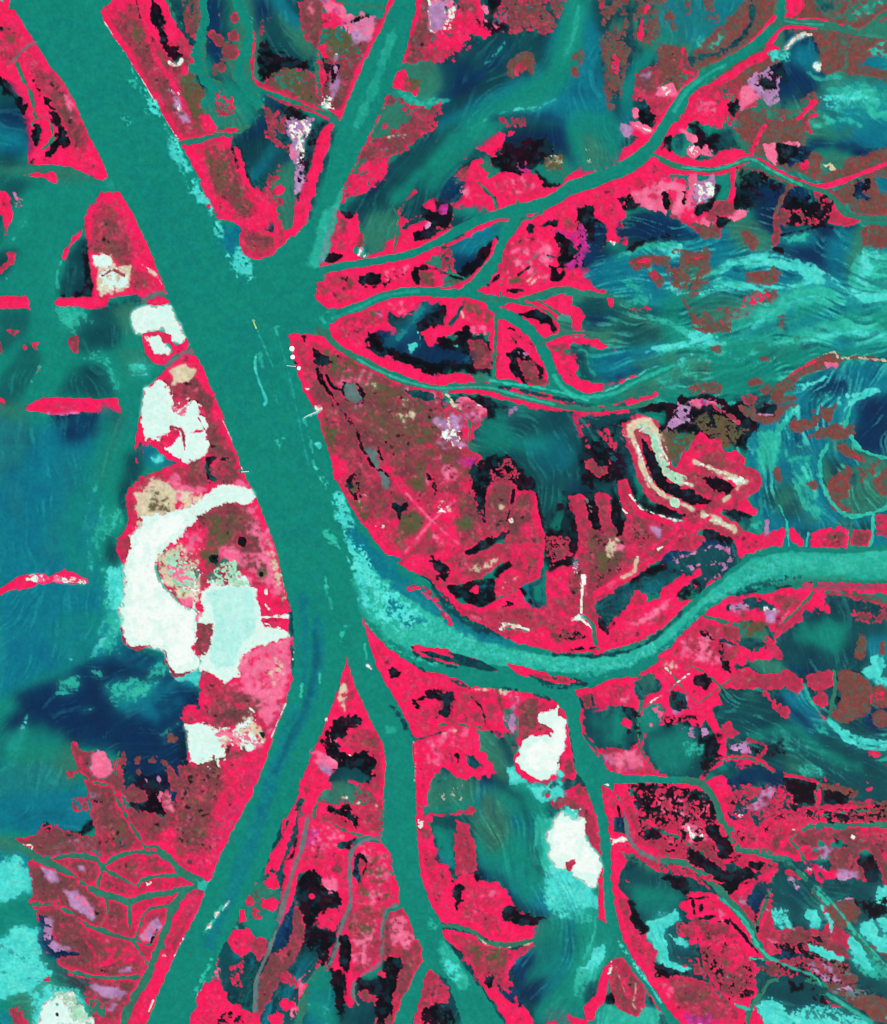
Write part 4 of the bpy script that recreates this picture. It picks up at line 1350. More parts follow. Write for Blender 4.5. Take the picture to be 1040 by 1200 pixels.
R e8 680,640 680,580 760,560 820,550 860,570 850,650 740,650
M c.6 e8 720,590 850,560 840,640 740,640
M e8 870,560 960,550 970,620 940,640 860,640
M e8 990,500 1100,490 1100,600 990,590
R e8 c.7 1000,500 1060,500 1040,590
D s6 860,540 960,530 960,560 870,560
U s10 e8 380,140 440,90 560,100 640,130 740,160 720,330 700,560 560,560 460,500 440,300 390,230
L s14 e14 440,110 540,90 560,140 520,280 480,300 440,280 420,200
L c.7 s14 e14 550,200 620,150 700,160 670,280 720,440 780,500 700,520 650,400 600,300
N c.6 s12 e14 600,130 700,150 720,210 660,230 570,190
N c.6 s10 e14 560,250 610,300 610,360 570,310
D c.8 s10 e14 450,380 560,340 640,390 660,480 620,530 560,520 480,430
G s8 e12 c.6 460,340 640,360 660,500 500,480
L w14 s6 e10 470,300 480,360 450,420 450,490
L w16 s8 e10 600,330 650,440 720,520
B e8 500,290 530,270 555,320 530,350
B e8 660,345 700,330 720,350 700,375
D s8 e10 350,500 440,540 440,570 380,560
V s6 w14 470,520 470,580
L w14 s6 380,560 450,520
L w8 e4 530,440 570,530
L w12 e3 570,530 580,640
L w12 e3 670,580 660,640
G w14 e4 875,530 860,640
L w14 e4 975,490 970,600 955,640
G s8 640,490 760,530 880,510 870,550 760,540 640,530
B e10 560,90 600,40 700,0 720,60 640,110
B e8 720,-30 800,-30 780,60 720,40
B e10 670,130 720,80 860,60 880,100 870,130 780,140
U s8 e10 600,20 700,20 680,50 610,50
L w26 e6 540,90 580,40 600,0
L w20 e6 840,80 860,20 870,-30
N s10 e8 900,-40 1100,-40 1100,210 970,205 880,160 890,60
B e8 870,60 880,60 890,150 870,130
G e10 740,220 800,150 900,160 1000,230 1100,240 1100,440 1000,490 880,500 780,460 730,330
B e12 750,330 800,290 860,270 900,290 880,360 830,430 880,480 800,470 750,400
B e12 c.7 840,280 950,280 1000,240 980,300 920,340 900,280
G c.5 e12 860,360 960,340 980,440 880,460
U s8 e8 750,210 820,190 900,230 930,270 850,260 780,240
D e8 750,220 820,240 800,310 770,300
D e8 870,310 895,300 890,350 865,340
B e6 800,170 840,160 940,230 940,250 850,230 810,200
R w10 c.6 880,215 935,240
B e8 980,320 1060,250 1100,260 1100,400 1020,400 980,360
L w18 e5 760,170 725,240 735,340 790,450 870,500 960,485 1030,460 1060,400
L w20 e6 870,130 920,190 1040,230
N s8 1040,240 1100,240 1100,250 1040,250
R e8 180,960 200,920 290,870 400,860 480,870 540,830 620,840 680,800 700,830 720,800 860,790 960,800 1100,780 1100,870 960,860 850,860 750,850 750,890 780,950 740,1000 140,1000
C c.5 e10 480,870 640,860 640,930 520,940
D e14 s8 300,920 420,880 560,960 520,1000 260,1000
V c.6 e8 300,920 380,900 400,960 300,970
W c.6 e8 460,930 520,930 520,970 470,970
M c.5 e12 540,880 640,900 640,960 540,960
G w5 e4 690,820 690,870 630,950
D e10 740,860 860,870 1000,910 1100,930 1100,1000 770,1000
B w24 e6 c.8 830,850 940,880 1060,920
R e6 1000,830 1100,790 1100,860 1010,865
G e8 980,860 1100,870 1100,910 1020,900
t 0 720
U s60 e16 -40,-40 560,-40 600,160 500,260 300,260 100,340 -40,420
T s30 e14 c.8 200,60 380,-20 480,-20 440,180 300,240
G s50 e16 o.8 -40,660 120,600 340,600 380,700 360,800 220,830 -40,860
G s20 e10 o.8 20,740 200,640 330,620 360,780 300,790
N s40 e14 60,380 280,300 460,220 560,160 780,200 900,300 960,420 900,700 820,960 560,800 560,640 360,600 140,580 -20,700 -20,540 100,440
N s30 e12 200,400 420,220 560,240 700,440 560,560 380,480 200,560 100,520
K s30 o.6 820,560 880,540 880,720 700,900 560,700 780,640
U s24 c.7 e14 480,340 560,280 760,320 900,320 840,440 720,520 560,440
U s20 c.7 e12 540,180 760,200 780,260 640,260 560,220
L s14 c.7 e12 690,280 740,230 790,240 770,290 700,300
L s14 c.5 e14 490,380 640,310 720,380 560,440
L s10 e10 c.6 260,320 330,290 390,300 360,340 290,340
L s5 430,265 470,260 475,285 440,290
L w10 s6 e6 270,370 340,370
L w12 s10 e6 o.6 380,460 440,440
L s12 e10 670,620 780,540 830,510 800,570 720,610
L s10 e8 c.6 130,470 140,520 110,600 60,740 30,770 30,600 90,540
L s8 c.6 0,540 30,550 20,570 0,570
L s10 o.6 0,90 20,100 30,220 10,230
J e6 c.5 s4 230,160 260,190 240,195
J e6 c.6 s4 310,190 340,210 320,215
L s20 e14 c.5 420,190 540,20 570,60 560,180
S c.6 s10 420,190 500,80 550,10 570,40 520,140
U s30 e10 -40,870 200,840 380,800 440,960 -40,1000
N s20 c.6 60,930 300,930 380,960 60,1000
S e8 s10 790,280 920,260 950,300 930,330 820,310
J e6 550,-40 1100,-40 1100,320 1000,280 950,260 930,250 830,290 800,270 780,210 775,170 760,145 680,150 620,160 590,140 575,60
W s12 e8 620,-20 860,-20 880,160 760,110 640,120
M e6 w12 565,30 580,110 620,160 680,150 740,140 775,170 790,240 830,285 910,260
S s12 e10 c.8 900,40 930,-20 1060,-20 1060,240 960,240 940,180
R e10 930,40 1000,50 985,130 950,190 910,180 895,140 930,110 920,60
P e10 910,-30 940,-20 940,40 920,30
D w6 e4 920,170 940,220 930,260
S c.7 e8 880,300 940,280 940,330
R e8 945,280 980,260 1030,290 1080,320 1100,480 1100,1000 830,1000 830,820 820,720 880,700 900,560 870,510 850,480 890,430 940,440 950,350
M e8 c.6 840,480 880,430 900,490 870,510
C e10 c.5 940,440 1080,400 1080,500 960,500
J e8 870,515 900,510 930,500 980,520 1100,520 1100,640 1080,720 990,730 960,720 890,690 890,600
P c.4 e8 970,540 1080,540 1080,620 1000,600
C w8 c.6 e6 950,610 990,660
C e12 c.8 830,720 1100,740 1100,900 830,900
M c.4 e14 830,740 1060,730 1060,960 840,960
V e8 860,930 900,940 900,980 860,980
V e6 c.6 910,890 950,900 940,940 920,930
M e6 w8 830,750 840,1000
N w16 s8 820,600 830,720 820,900
M e10 340,610 400,640 440,640 420,720 480,770 530,740 540,680 590,640 620,660 600,680 570,720 580,820 540,860 500,830 440,800 400,780 380,740 320,770 320,740 360,720
C e6 w10 345,630 370,690 400,740
V e8 430,670 460,640 510,690 535,730 510,745 480,770 450,760 420,720
P e6 c.8 440,690 500,690 500,740 450,740
M e8 400,780 500,800 540,820 600,960 620,1000 400,1000 440,900 420,860
K e8 440,830 480,840 490,870 450,890 430,860
V c.5 e6 420,830 500,820 500,900 440,900
R c.7 e10 500,820 560,830 620,960 520,980
R e6 520,880 560,940 520,970
G w12 e4 370,740 440,790 510,800 550,870 600,960
G w10 e5 540,760 560,640
M e8 580,830 640,810 690,850 670,880 640,890 600,880
P w8 e6 590,850 690,850
M e8 640,900 720,910 760,960 700,1000 600,1000 610,910
M e8 740,850 780,820 800,860 830,900 820,960 770,930
P c.4 e6 740,850 790,830 820,930 760,900
K e12 620,890 680,890 740,880 770,940 700,910 660,920
B e6 590,650 620,660 600,685 570,670
B e6 630,665 665,680 640,695
B e5 705,665 730,670 725,695 705,690
B e5 760,685 790,690 780,710 765,705
B e5 640,730 660,735 655,755 640,750
V e5 680,770 695,775 690,795
V e5 740,760 760,770 750,800 740,785
B e6 785,720 810,720 815,780 790,770
B e6 795,580 830,580 825,600 800,600
B e6 340,885 365,890 360,910 340,910
D e8 590,730 640,710 630,780 600,790
M c.6 e8 340,860 420,860 420,920 350,920
t 260 720
T e4 -60,-60 700,-60 700,1100 -60,1100
R e5 -60,-60 300,-40 345,0 330,80 345,160 320,240 335,310 320,350 290,440 230,600 170,720 120,850 80,950 -60,1000
P c.45 e10 130,160 330,100 320,300 280,460 220,560 180,460 90,350 100,220
C e8 c.4 90,330 310,330 220,600 160,600
Y c.35 e8 120,170 300,120 300,320 200,440 160,300
R c.4 e8 200,180 310,160 310,300 220,320
J e10 s4 -60,-60 210,-60 190,30 260,60 320,80 240,110 210,140 140,160 90,200 80,290 20,310 -60,300
R c.7 e10 200,-20 300,-20 310,70 240,60 180,40
M e14 c.85 -60,340 60,340 110,420 180,450 140,500 60,520 -60,540
P c.5 e10 10,320 80,320 90,400 30,400
O c.5 -20,420 20,420 20,450 -20,450
M c.5 e8 160,440 210,450 200,490
Y e14 c.8 -60,560 40,540 120,470 150,420 160,440 150,500 200,560 210,600 150,640 90,620 40,600 -20,680 -60,700
J c.4 e10 -40,580 60,540 140,480 100,580
K e6 180,555 205,560 195,580
M e12 c.7 20,640 140,640 120,720 40,760 0,720
J w4 e2 300,420 240,560 200,650 150,770 110,880 75,960
R e6 c.6 0,760 140,760 80,940 -20,940
U s14 w50 o.8 440,20 440,200 400,400 340,500 280,640 230,760 190,960
N s14 w24 o.6 430,60 430,220 380,420 300,560
U s10 w14 o.6 370,430 300,600 250,740
N s4 w16 325,0 340,90
D w6 s4 330,120 340,300
W w5 s3 e4 345,170 335,210
L w8 s4 o.8 460,280 458,320
L w10 s5 378,330 374,380
L w12 s6 e8 570,60 572,120
L s8 w8 c.7 560,80 560,140
J w10 s3 e3 685,240 700,255
L w10 s6 670,140 680,210
L s8 e6 760,520 810,530 800,560 770,560
L w8 s6 c.6 710,290 715,340
R e5 588,205 600,230 610,290 650,390 700,500 760,610 770,700 760,850 740,880 780,960 760,1000 290,1000 350,870 380,780 410,680 460,580 500,480 520,420 560,310
C c.5 e8 560,310 600,280 640,370 560,450
Y c.7 e8 540,360 570,310 590,370 575,450 545,410
W w4 480,500 500,480
C w5 650,390 740,560
K e12 530,500 580,480 640,490 650,520 600,520 560,550 540,570 520,550
K e12 470,590 500,550 540,590 560,620 530,650 560,660 520,640
K e10 550,650 640,660 720,680 710,720 690,790 620,760 540,740 520,720 560,700
D s8 e8 540,720 620,710 680,750 660,800 600,770 500,770
M e8 620,680 680,680 660,740 620,740
P e8 500,560 540,560 540,600 510,600
C e8 560,570 620,560 720,590 740,650 640,640 580,620
M c.5 e8 560,590 740,580 750,640 640,640
W w4 e6 c.7 600,660 640,660 640,640
V e8 460,680 510,680 500,740 460,730
P w8 e5 480,690 520,700
R e4 550,730 575,735 570,750 552,748
C e8 690,760 740,720 740,830 700,850
G e10 c.8 440,850 560,760 640,800 700,870 660,880 560,850 480,880
D e8 c.7 600,790 660,830 640,850
Y w6 e8 c.6 560,850 640,880 740,930
M e10 c.6 600,860 760,890 760,950 660,930
K e12 480,910 520,880 540,920 600,890 640,930 640,1000 560,960
R e8 350,790 430,740 430,860 400,960 370,960 380,880
C c.6 e8 360,800 420,810 400,860
G w14 e5 430,960 450,880 500,830
G s10 w20 380,880 360,960
G e12 c.7 s5 740,900 790,840 790,980 740,980
R e5 655,-20 680,40 740,120 830,190 920,240 1060,280 1060,560 990,560 910,590 890,540 830,430 760,320 710,200 690,110 665,50
L w4 o.5 c.6 660,10 690,100
K e8 770,255 800,245 840,270 830,300 795,305
M w10 c.7 730,150 760,200
K e10 960,360 1060,350 1060,400 960,390
K w14 e8 970,380 930,400 900,405 920,430
C c.5 e10 930,430 1060,400 1060,540 940,520
D w12 s4 e3 790,420 850,500 890,570 960,580 1060,540
G s5 820,390 850,400 840,410
R e5 890,600 940,580 1060,550 1060,760 1000,740 980,800 960,850 980,910 910,900 910,740
P c.5 e8 960,590 1060,590 1060,720 960,700
Y w6 e5 c.6 900,600 910,700 900,800
R e5 915,900 945,910 940,1000 915,1000
G e8 970,840 1000,780 1060,760 1060,1000 950,960
D e10 c.7 1000,780 1060,740 1060,860 1010,860
R e8 890,150 1060,150 1060,245 960,230 910,210
K e8 930,190 1060,170 1060,225 980,205
t 520 720
D s10 e8 -60,500 600,400 700,1000 -60,1000
C e6 60,-40 1060,-40 1060,20 940,110 800,165 720,175 600,180 500,170 380,140 280,100 200,60 120,20
R e6 280,110 380,80 480,50 560,-20 640,40 690,60 730,40 760,60 940,20 1060,-10 1060,30 940,110 800,165 720,178 600,183 500,172 380,145
C c.4 e8 480,0 620,20 680,100 560,140 480,100
K e10 c.7 510,95 560,80 640,85 680,100 640,120 560,125
K c.5 e6 590,150 720,145 700,165 600,165
P c.5 e6 250,60 300,40 280,100
J w8 e5 c.8 270,40 330,50 400,72
G w8 e4 300,65 400,78 460,40
P e6 w12 o.6 130,10 170,20
J e6 600,15 640,0 670,20 640,30 600,35
J w8 e3 640,20 690,60 705,100 720,160
G w14 e3 665,10 705,60 725,160
K e8 720,-30 840,-30 800,30 770,80 740,60 740,20
D s8 730,-30 790,-30 760,40
J e5 c.8 860,20 910,30 910,50 870,40
K e6 w8 c.6 780,135 890,80
R e6 -60,290 60,290 130,340 240,345 400,365 500,390 560,430 580,490 600,640 620,740 610,780 540,760 480,800 400,780 340,740 330,660 290,580 250,580 180,560 60,560 -60,560
C e8 c.4 -40,340 250,360 280,520 100,520 -40,520
Y c.4 e5 120,340 240,350 260,360 130,360
Y c.4 e6 260,350 440,370 450,390 280,390
K e10 -40,370 50,365 50,400 20,480 -40,480
K w8 e5 130,390 180,440 200,520 240,560
N c.5 e8 200,520 280,560 280,640 220,600
M w14 e4 250,350 275,440 300,480
M e10 350,410 400,390 440,400 430,540 380,580 355,560
V e8 c.6 320,370 350,400 330,480 310,450
G e10 c.8 290,450 340,440 350,640 320,660 280,580
D e10 c.7 300,560 350,590 340,640
V c.6 e8 280,480 340,460 330,580
C c.5 e8 430,400 560,430 560,560 440,540
J e8 440,460 520,440 545,425 540,470 570,500 575,620 540,680 530,750 500,760 460,790 400,760 340,700 360,640 370,590 430,565 500,570 510,545 480,520 440,500
W s10 e8 480,470 560,500 560,620 520,720 440,740 380,690 400,610 520,580
R e6 w14 330,680 350,740 420,785
S e10 s5 300,720 330,715 340,750 400,790 360,830 320,810
M e10 c.8 530,690 600,680 610,780 560,780
S s6 530,740 560,735 560,765 530,765
R e8 -60,550 60,545 150,530 180,560 180,640 240,690 240,740 200,780 140,760 100,780 60,770 0,720 -60,730
P c.4 e8 -40,540 120,530 100,620 -40,620
Y w6 c.7 -20,560 60,545
D e6 105,660 140,660 190,710 150,720 120,710
K w6 60,660 70,690
G s8 e12 150,540 230,550 290,680 300,780 240,760 240,700 180,640
N e10 140,780 200,760 240,770 260,840 150,790
U s14 e10 c.8 130,800 260,800 340,900 420,1000 150,1000
T s20 e10 300,800 480,790 480,960 400,1000
D s14 w30 260,790 330,880 400,960
G e12 c.8 -60,740 60,780 140,800 160,960 -60,960
D c.5 e12 s5 -40,760 140,820 150,920 -40,900
C e8 c.7 -20,930 100,890 150,900 150,960 60,910 -20,960
Y c.3 e8 -20,800 100,800 80,880 -20,880
S s14 e10 500,960 600,890 650,910 640,980 520,1000
J c.5 s8 e8 590,900 640,910 630,960
M e8 480,840 560,840 640,790 690,850 710,960 640,1000 640,910 580,900 520,910 480,870
R c.4 e10 560,830 660,800 700,940 640,900
D c.7 e8 490,810 600,780 620,800 520,830
R w5 e4 480,850 560,840 640,795
R e5 300,235 400,255 500,275 490,285 400,290 350,285
D e8 380,290 500,280 620,295 690,320 660,330 560,320 480,320
M e8 c.5 390,280 560,285 640,310 480,310
K c.3 e8 430,290 520,310 580,330
D e8 s5 -60,170 80,190 200,220 270,260 270,275 160,265 80,250 -60,240
M c.4 e8 -20,170 100,195 200,250 60,230
R e5 -40,225 20,230 20,250 -40,250
G w10 e5 -40,520 60,515 190,530
R e6 620,355 700,340 800,300 900,290 950,260 1060,170 1060,400 980,420 930,440 920,600 940,640 1060,740 1060,760 820,750 760,720 740,660 700,600 640,540 630,440
C w10 e4 625,370 650,440 650,560 720,660
W w4 625,380 630,420
D e8 s5 640,380 700,360 720,440 660,480
D e10 s6 660,460 720,470 780,430 860,440 900,420 920,560 900,600 820,580 750,640 700,600 660,560
T s14 c.7 e10 680,470 820,520 860,570 760,620 680,560
M c.5 e8 640,370 720,370 720,440 650,450
C c.5 e8 710,380 880,320 900,400 840,440 740,460
P e8 c.6 820,380 870,390 850,440 820,420
D e8 900,320 960,280 1030,320 1030,370 960,370 930,410 900,380
G c.6 e8 910,290 990,280 1000,350 940,360
K s6 e8 830,440 890,450 920,560 890,590 850,500
R e5 845,490 880,490 880,525 850,525
G w18 e4 930,410 915,480 905,600
K c.5 e8 840,580 910,600 870,640 760,640
C e8 750,640 790,590 830,620 850,590 850,630 920,640 960,720 980,750 800,740
V e8 c.7 740,650 790,670 800,710 760,700
P e8 c.5 800,650 930,660 920,730 820,740
F e6 w8 c.7 820,735 880,730
D e6 s4 930,620 980,580 1060,530 1060,740 990,730
R e5 940,560 980,540 960,600 920,620
G w8 e3 910,610 990,740
E w8 e3 940,430 1060,370
J w8 e4 970,410 1020,380 1060,360
P c.5 e8 950,460 1060,400 1060,500 960,540
D s6 e8 1000,560 1060,520 1060,560
R e6 800,790 880,785 1060,780 1060,1000 860,1000 850,900 800,830
K e14 c.7 880,800 1060,800 1060,960 940,960 930,880
C c.5 e10 840,800 900,860 960,960 860,980
R e5 740,800 780,820 850,900 850,1000 760,1000 740,860
C c.5 740,800 840,920 840,1000 780,980
K w10 e4 820,900 830,960
Y w4 e3 730,795 780,800
W w4 740,795 770,800
t 780 720
D s14 e8 350,-40 1100,-40 1100,1000 300,1000 300,500 -40,700 -40,400
U s24 e10 -40,550 100,560 180,600 150,770 -40,760
K s10 e12 150,570 230,570 260,640 220,690 170,700
S e8 c.5 s8 110,640 180,640 180,680 120,690
L s14 c.4 60,600 150,630 130,760 110,760
R e6 -60,180 20,160 60,100 160,0 180,-20 1100,-60 640,-30 640,30 560,60 500,90 480,60 400,20 330,40 260,60 350,140 390,180 320,240 340,300 280,330 250,380 290,420 220,440 200,480 150,560 100,500 0,520 -60,520
C e10 c.6 140,20 300,60 360,80 340,220 260,250 120,160 60,160
P c.3 e8 60,120 200,100 240,240 120,220
G w10 e4 180,10 300,35 380,60
O c.5 e8 250,40 380,30 420,80 300,110
G s6 e10 360,30 480,80 480,130 400,140 350,100
K w12 e6 170,80 220,150
V w14 e8 c.8 190,95 260,110 300,140
K e8 250,210 300,210 310,280 270,260
D e8 220,100 330,120 340,150 240,130
R e10 320,220 360,150 400,180 460,170 510,190 500,210 430,220 340,240
C e6 480,120 520,130 510,165 470,160
C e3 515,155 550,150 575,180 560,210 520,210 508,185
B e8 310,80 350,100 330,130 290,130
R c.6 e8 410,170 490,170 490,210 420,215
D w14 s6 e8 300,100 470,140
R e6 300,300 330,260 400,250 450,300 510,285 545,310 530,350 450,320 410,350 330,350 270,340
C c.6 e6 310,290 420,280 440,340 330,345
G e10 s5 420,250 460,220 540,230 620,270 560,280 440,290
C e5 540,260 570,260 600,290 640,300 645,350 620,380 580,360 560,310
C e5 655,290 700,270 730,290 760,255 790,270 785,330 740,350 720,370 690,345 660,325
C e5 695,390 720,375 760,390 760,420 730,435 700,415
B e5 875,100 900,85 930,90 945,140 940,190 910,220 885,180
O c.4 e5 890,110 930,120 920,180
B e6 810,270 860,255 920,280 960,320 960,400 920,470 850,510 800,500 785,465 840,440 850,380 810,360
B w24 e8 880,420 960,380 1060,370
O c.4 e10 820,280 930,300 900,400 860,420
K e6 800,380 830,390 810,430
R c.5 e8 800,460 870,460 850,500
B e6 960,390 1000,360 1100,330 1100,440 1040,450 980,420
R e5 950,380 990,370 990,405 960,410
B e5 975,470 1010,460 1030,500 1020,545 990,530
N e10 s8 930,440 1060,440 1060,560 1040,560 930,520
M s8 e10 c.6 820,-40 1100,-40 1100,50 900,40
N s14 e10 560,100 760,160 800,240 700,280 600,270 540,220
T s20 e10 640,40 840,20 850,200 800,230 780,150 640,140 570,120
U s14 940,110 1100,80 1100,240 960,230
B e5 1000,130 1030,130 1030,190 1005,180
S e8 900,270 960,240 960,200 1000,180 1030,240 1010,290 960,300
S s10 e10 c.7 980,290 1060,300 1060,340 980,360
L w8 s4 800,230 840,190
G w20 e4 840,190 795,240 795,340 780,440 770,500
L w6 s5 o.7 850,60 870,120 850,200
R e4 w22 465,375 490,415 520,450
C e5 515,450 550,425 590,440 585,470 550,495 520,470
N s14 e12 c.7 320,420 460,390 520,500 400,520 340,500
G e12 c.6 s5 260,390 380,400 400,480 300,460
U s20 e10 540,360 660,360 700,460 720,530 580,500
L w8 s6 e5 650,340 690,410 740,490
R w5 e4 700,450 760,500
G w30 s14 e8 400,540 560,540 680,600 800,640 960,700 1060,740
U s20 w60 e8 640,540 760,620 900,680 1060,760
U s14 w50 640,410 720,520 760,560
K e14 c.7 s8 480,580 560,570 580,610 500,660 470,650
D c.6 s8 e10 400,560 480,560 480,660 410,640
G s14 e10 c.7 540,560 640,560 700,650 560,680
L e10 c.7 s6 610,720 680,690 740,720 740,750 640,760
L s8 e8 w22 e6 770,500 820,560 880,590 960,600 1040,620
S s8 e8 w10 780,520 860,590 960,610 1060,630
L s10 w10 e8 900,570 960,570 1060,560
L c.5 s6 e8 700,520 760,510 760,560 720,570
L w14 s6 e6 950,700 970,690 1060,670
C e5 945,640 980,632 1010,655 980,672 955,660
B e5 985,710 1060,690 1060,780 1000,770
C e4 940,770 975,770 970,790 945,790
R w40 e6 190,440 230,520 265,590 270,660
C e4 265,520 300,500 335,510 348,545 330,578 285,580 280,560
D e8 290,580 390,560 390,650 290,650
V c.7 e6 300,610 400,580 400,650 310,640
R w10 e4 380,650 395,620
R w16 e6 470,650 440,660
B w16 e4 440,655 485,600
R w30 e6 160,780 220,710 290,675 400,680 460,700
R e6 -60,760 -20,790 120,800 170,790 280,740 300,770 330,900 300,1000 200,1000 240,900 180,830 60,830 -60,830
M w18 e4 430,670 520,740 640,765 740,800
R w8 c.6 e4 430,670 520,740 640,765 740,800 830,800 900,830 970,815
G w10 e4 150,775 210,705 290,680 400,675 500,740
W w4 c.7 150,770 210,705
K e14 0,830 100,830 180,860 230,900 220,1000 -60,1000 -60,830
C c.6 e10 20,840 100,840 200,900 200,960 30,960
R e5 140,880 180,880 175,905 145,905
R e5 -40,720 20,710 40,735 -40,735
N e12 s6 280,700 480,740 560,790 560,830 300,810
D e10 200,740 360,700 420,720 300,770
R c.6 e10 320,690 400,690 400,720 330,720
G e10 s5 340,830 420,780 480,790 420,860
V e8 s4 370,910 430,880 450,810 500,790 515,830 470,900 420,915
R c.5 e8 280,830 380,820 400,870 320,880
K e8 300,860 350,870 330,890 300,885
D e8 320,930 380,920 380,980 310,970
V c.5 300,930 390,930 390,960
K e10 570,790 640,770 720,800 720,880 660,890 580,860
R c.5 e10 500,790 560,800 580,880 500,900
R w10 c.7 e6 540,780 590,860
R w16 e5 700,820 715,880 690,930
K e8 740,830 800,820 860,860 840,890 740,880
B e6 740,790 840,800 900,830 880,860 800,830 740,820
R w18 e8 c.8 590,930 720,910 860,900 960,880
R w14 e6 480,970 580,930
R e5 745,750 755,800
G w14 e5 660,920 720,950
C c.6 e10 720,900 960,870 980,960 720,960
D e6 c.7 960,820 1060,830 1060,880 980,880
B e8 970,900 1060,930 1060,960 980,960
V e6 460,-30 540,-30 500,40 460,20
R e6 400,0 460,0 480,40 410,50
C e6 540,0 600,-20 640,10 590,60 530,100 505,80
P e6 c.5 560,-20 590,-20 540,80 520,80
E w5 e3 0,370 70,310 120,250
G w8 e3 -20,210 70,330 150,420
G w8 e3 60,215 160,260 230,310 280,360 360,440
G w8 e3 150,420 260,340 370,260
W w6 e4 c.9 40,330 110,280
W w5 c.8 0,255 20,270
K e6 130,290 190,280 220,320 190,350 140,330
R e5 135,345 165,340 180,370 150,385
D e8 30,370 60,360 90,410 70,450 40,440
V c.6 e6 20,370 100,380 120,440 40,470
Y c.4 e6 -20,190 60,230 60,280 -20,240
K c.4 s5 e8 -20,480 140,480 180,560 0,550
t 0 960
T s30 e14 -60,100 200,260 200,460 300,700 400,900 400,1000 -60,1000
U s20 e10 -60,-60 440,-60 420,60 240,100 150,60 -60,60
G s14 e10 -60,60 100,100 150,180 0,150 -60,140
U s20 e12 -60,130 120,170 150,260 150,360 60,390 -60,380
S s16 e12 c.8 -60,260 80,230 140,280 140,320 60,340 20,370 -60,370
L s10 c.5 -20,150 100,180 120,260 60,250
T s20 e10 -60,390 160,360 180,500 60,560 -60,600
S s14 e14 60,520 170,510 190,620 200,700 160,760 150,810 60,800 -60,840 -60,620
S s10 e8 -60,600 160,600 190,680 60,700 130,800 -60,800
U s8 c.4 w8 e10 0,720 100,740 180,700
G s14 e10 c.8 180,640 320,700 380,800 380,900 200,900 100,840 160,790
G s10 e10 60,820 200,830 180,960 60,960
U s10 -60,900 40,900 60,1000 -60,1000
C e6 130,200 200,170 260,190 400,165 460,190 500,130 440,60 480,0 620,-60 1100,-60 1050,180 990,290 960,350 940,400 880,520 820,640 740,860 690,960 520,1000 440,960 440,880 400,820 330,760 280,720 260,640 200,620 180,540 200,450 160,420 130,380 200,330 150,270
M e10 c.9 150,230 260,220 400,320 480,400 480,470 420,490 330,440 240,400 140,390 190,340
M e10 c.8 180,430 300,420 360,480 400,560 420,640 330,680 260,650 190,600
M e10 420,-60 620,-60 660,100 560,150 500,130 450,60
M e12 c.6 640,-60 900,-60 860,90 760,110 680,80
M e8 80,90 180,80 190,30 240,20 280,90 430,90 440,130 380,150 240,170 160,150
K e10 240,60 300,90 360,85 440,40 450,-10 420,0 380,60 300,60
K s8 e10 220,10 260,50 240,70 200,40
C e6 w8 90,90 160,95 180,70 230,30 260,70
V e10 240,150 270,110 340,90 400,120 430,110 440,140 380,140 320,150
P c.5 e6 250,150 280,110 340,120
W w7 e4 115,120 150,125 150,140
D e10 540,100 570,80 580,120 560,130
M w16 e5 500,100 540,130
R e10 670,120 740,100 790,30 830,60 800,110 860,190 920,260 990,290 1050,150 1100,60 1100,-60 1000,30 880,180 780,180
R e12 c.6 850,180 900,150 960,220 1000,240 980,290 910,270
P c.5 e8 960,100 1060,90 1020,230 960,220
V e8 860,-10 900,0 910,80 880,95 870,50
P e8 c.5 850,0 890,20 890,80
M c.4 e10 860,60 1040,40 960,180 880,150
R w10 e4 245,175 330,155 430,160 480,190
R w8 e4 480,60 490,130 480,200
R w12 e5 500,200 600,150 680,140
M e8 300,200 420,190 460,240 450,290 400,300 340,250
V e8 350,210 400,210 410,250 370,245
R w8 e5 260,205 380,300 460,290
C e6 520,215 580,175 660,155 740,170 800,230 800,250 660,270 640,290 560,250
R c.45 e8 520,215 580,175 660,155 740,170 800,230 660,270 560,250
O c.5 e8 570,200 640,180 640,270 590,250
M c.5 700,180 760,190 760,240 710,240
R c.5 e8 470,260 600,310 720,280 880,300 780,340 620,370 480,320
M c.6 e8 480,260 580,290 600,350 500,330
J c.6 e5 680,290 710,295 690,310
V e8 190,260 220,225 250,270 220,290
V e10 300,330 340,310 400,370 440,420 460,470 430,470 390,410 310,370
P c.4 e8 300,330 340,310 440,430 440,470
V e10 185,460 240,460 240,500 220,550 230,590 280,580 280,610 220,620 190,580
N e8 180,460 200,460 210,620 260,640 330,630 330,650 200,645 180,600
N e8 280,590 340,610 330,640 290,640
R e10 240,500 290,490 310,530 290,570 250,560
R w12 e5 300,510 340,490
R e8 c.5 360,480 420,500 420,640 360,660
G w16 c.6 e8 330,500 300,560
W w8 e4 360,565 380,600
K w8 380,580 400,600
R e6 c.6 410,540 600,590 640,660 560,680 440,690 400,600
O c.3 e8 440,560 580,570 580,660 460,620
P w6 500,560 510,580
M w8 390,530 470,640
K e6 470,710 500,700 520,715 490,725
M c.7 e6 400,700 560,660 660,700 600,740 440,740
V e6 c.8 560,700 620,690 620,715 560,715
R w8 400,700 560,660 640,690
C e6 480,480 520,400 600,400 600,520 560,530
M c.5 e8 500,400 560,400 580,460 520,480
R c.6 e8 600,410 830,360 830,400 700,430 640,540
C e5 650,540 700,440 820,410 780,540 720,590
V e8 655,560 700,480 740,460 770,500 720,580 660,575
P e6 c.6 660,560 710,490 740,500 680,580
K w8 730,520 740,515
R e6 740,620 830,400 900,370 970,350 930,420 880,520 830,640 770,780 720,860 680,940 620,960 640,860 690,740
C e8 c.6 780,560 880,400 930,400 830,600 760,720
